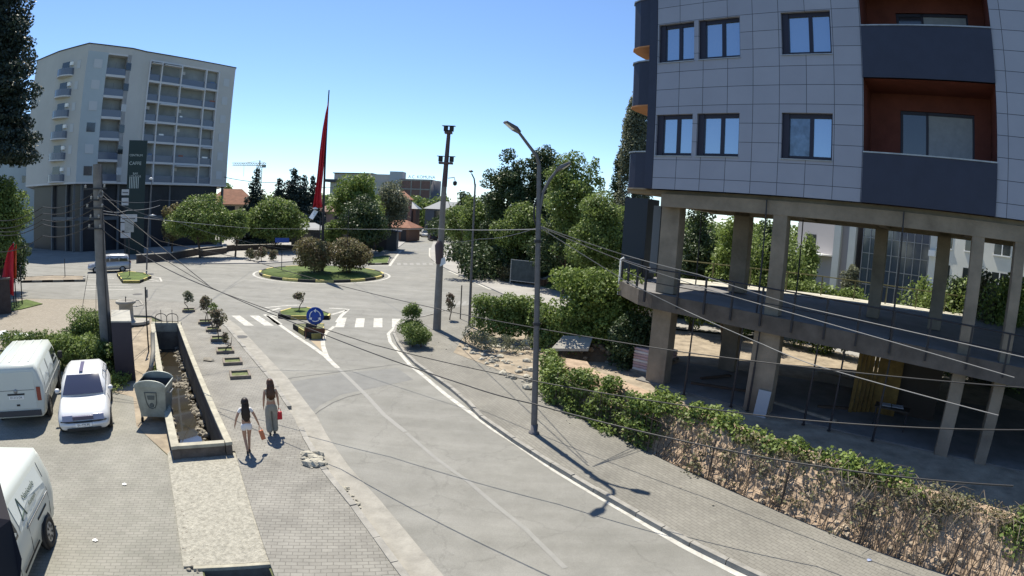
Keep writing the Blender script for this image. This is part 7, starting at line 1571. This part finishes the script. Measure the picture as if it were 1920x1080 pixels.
# ================================================================ left edge: dark gate pier, flags, grass corner
wl_ = G(18, 588, .1); rw = math.hypot(wl_.x, wl_.y); t = thing('gate_pier', 'dark brown wall pier at the left edge under the flags', 'wall', (wl_.x, wl_.y, .1), -math.atan2(wl_.x, wl_.y)); MB().box(-5, .15, 0, .5, 0, 2.1).build('pier', mat('pier_dark', (.06, .045, .04), .8, nscale=3, namt=.3), t); MB().box(-5.05, .2, -.05, .55, 2.103, 2.2).build('cap', mat('pier_cap', (.10, .08, .07), .8), t)
for i, (px, py, top, lab, flab) in enumerate(((27, 578, 478, 'thin flag pole left of the three by the dark pier', 'red flag hanging folded over the dark pier'), (31, 576, 466, 'thin flag pole in the middle of the three by the dark pier', 'orange red flag hanging from the middle pole at the left edge'), (42, 572, 500, 'thin flag pole right of the three by the dark pier', None))):
    q = G(px, py, .1); rr_ = math.hypot(q.x, q.y); ht = hz(px, top - (10 if i < 2 else 0), rr_) - .1; t = thing('thin_flag_pole', lab, 'flag pole', tuple(q), 0, 'thin flag poles at the left edge'); MB().tube([(0, 0, 0), (0, 0, ht)], .04, 8).build('pole', METAL_D, t); MB().lathe([(0, .1), (.07, .05), (0, 0)], (0, 0, ht), 8).build('finial', METAL_G, t)
    if flab:
        m_ = MB(); vs = []; A = (26, 465) if i == 0 else (31, 458); Bq = (0, 555) if i == 0 else (20, 522)
        for a in range(9):
            for b_ in range(7):
                x = A[0] + (Bq[0] - A[0]) * (b_ / 6) * (a / 8) ** .5; y = A[1] + (Bq[1] - A[1]) * a / 8 - 10 * (b_ / 6) * (0 if i else 1); vs.append(at_r(x, y, rr_ - .2 + .22 * math.sin(b_ * 1.6 + a * .5)))
        m_.add(vs, [(a * 7 + b_, a * 7 + b_ + 1, (a + 1) * 7 + b_ + 1, (a + 1) * 7 + b_) for a in range(8) for b_ in range(6)], 0, True); o = m_.build('flag', FLAGR if i == 0 else mat('flag_orange', (.55, .09, .02), .75)); tag(o, flab, 'flag'); s_ = o.modifiers.new('s', 'SOLIDIFY'); s_.thickness = .015
struct('corner_lawn', MB().prism(GP([(20, 568), (50, 562), (80, 570), (40, 580), (15, 584)], .12), 0, .15), GRASS)
rubble('white_stones', [(0, 628), (40, 626), (110, 640), (60, 648), (0, 645)], 60, .08, .35, WHITEP, seed=14, z=.1)
# the near corner of the building that carries the camera
q0 = at_r(4, 980, 2.3); q0.z = 0; dd = Vector((q0.x, q0.y, 0)).normalized(); sd_ = Vector((-dd.y, dd.x, 0)); a = G(0, 902, 5.2); b_ = at_r(45, 1075, 2.4)
t = thing('near_pillar', 'dark blurred corner of the near building at the bottom left', 'pillar', (q0.x, q0.y, 0)); A1 = at_r(-2, 895, 2.6); A2 = at_r(40, 1050, 2.3); 
m_ = MB(); P = [at_r(-6, 880, 2.6), at_r(20, 975, 2.4), at_r(41, 1048, 2.3), at_r(38, 1100, 2.3), at_r(28, 1300, 2.3), at_r(-400, 1300, 2.3), at_r(-400, 880, 2.6)]
m_.plate(P, (dd.x * .3, dd.y * .3, 0)); m_.build('cladding', mat('pillar_dark', (.02, .018, .025), .6), t, world=True)

# ================================================================ cables
def cable(label, pts, sag=.25, r=.014, m=WIRE, n=20, group='overhead cables'):
    """pts: list of (px, py, range)"""
    P = [at_r(*p) for p in pts]; mb = MB(); Q = []
    for a, b_ in zip(P, P[1:]):
        for i in range(n): s_ = i / n; q = a.lerp(b_, s_); q = q - Vector((0, 0, sag * 4 * s_ * (1 - s_))); Q.append(q)
    Q.append(P[-1]); o0 = Q[0]; mb.tube([q - o0 for q in Q], r, 5, cap=False); o = mb.build('overhead_cable', m); o.location = o0; tag(o, label, 'cable', group); return o
cable('upper of the two long cables falling from the left pole to the lower right', [(192, 365, 24), (400, 542, 20), (700, 646, 15.5), (1000, 714, 13), (1480, 785, 11.5), (1930, 806, 11)], .02)
cable('lower of the two long cables falling from the left pole to the lower right', [(192, 412, 24), (400, 541, 19.5), (605, 626, 15), (880, 724, 11), (1000, 757, 10), (1440, 859, 8.2), (1900, 911, 8)], .02)
cable('long cable passing behind the camera pole towards the block', [(193, 385, 24), (300, 452, 24), (460, 485, 25), (640, 536, 24), (880, 592, 19), (1280, 660, 14), (1920, 727, 12)], .02)
cable('cable from the lamp pole down to the terrace front, the lowest one', [(1012, 426, 16.6), (1170, 525, 18), (1280, 580, 18), (1431, 646, 16.5), (1522, 683, 15.5), (1872, 779, 14)], .02, m=WIREL)
cable('cable from the lamp pole along the terrace front, the middle one', [(1012, 425, 16.6), (1157, 485, 19), (1275, 525, 19), (1406, 565, 18), (1902, 708, 15)], .02, m=WIREL)
cable('cable from the lamp pole along the terrace railing, the upper one', [(1012, 424, 16.6), (1170, 478, 19), (1310, 515, 18.5), (1500, 575, 17.5), (1920, 670, 15)], .02, m=WIREL)
cable('pale level cable across the roundabout to the lamp pole', [(1006, 430, 16.6), (820, 429, 30), (640, 429, 55), (470, 428, 60), (185, 400, 24.5)], .05, m=WIREL, r=.016)
cable('cable between the camera pole and the tall lamp', [(825, 452, 31), (900, 448, 25), (1005, 428, 16.8)], .1, m=WIRE)
cable('short cable from the camera pole to the park trees', [(833, 345, 31), (845, 390, 33), (870, 440, 40)], .1)
for i, (x, y) in enumerate(((354, 0), (375, 0), (390, 0), (410, 0), (428, 0))):
    cable(('topmost', 'second', 'third', 'fourth', 'lowest')[i] + ' cable leaving the left pole towards the left edge', [(186, (354, 366, 384, 402, 410)[i], 24), (80, (388, 400, 412, 420, 442)[i], 27), (-20, (410, 425, 430, 436, 470)[i], 30)], .3, r=.02)
cable('cable from the left pole rising to the tall post by the plaza', [(190, 394, 24), (240, 394, 30), (300, 385, 40)], .1, m=WIREL)
cable('cable from the left pole over the plaza trees', [(190, 356, 24), (240, 390, 27), (330, 415, 35), (440, 448, 50), (560, 470, 70)], .1)
cable('thin cable from the left pole to the left block', [(188, 372, 24), (300, 375, 50), (420, 372, 80)], .2)
cable('cable running down from the left pole to the plaza island', [(192, 430, 24), (255, 470, 26), (400, 542, 19.6)], .1, r=.018)
for (x0, x1, lab) in ((165, 151, 'thin guy wire left of the concrete pole'), (181, 180, 'thin guy wire close beside the concrete pole')):
    cable(lab, [(x0, 515, 25), (x1, 600, 25)], 0, r=.012, n=4, group='guy wires')
cable('faint high cable right of the left block', [(420, 332, 90), (520, 342, 100), (640, 352, 110)], .3, r=.05)
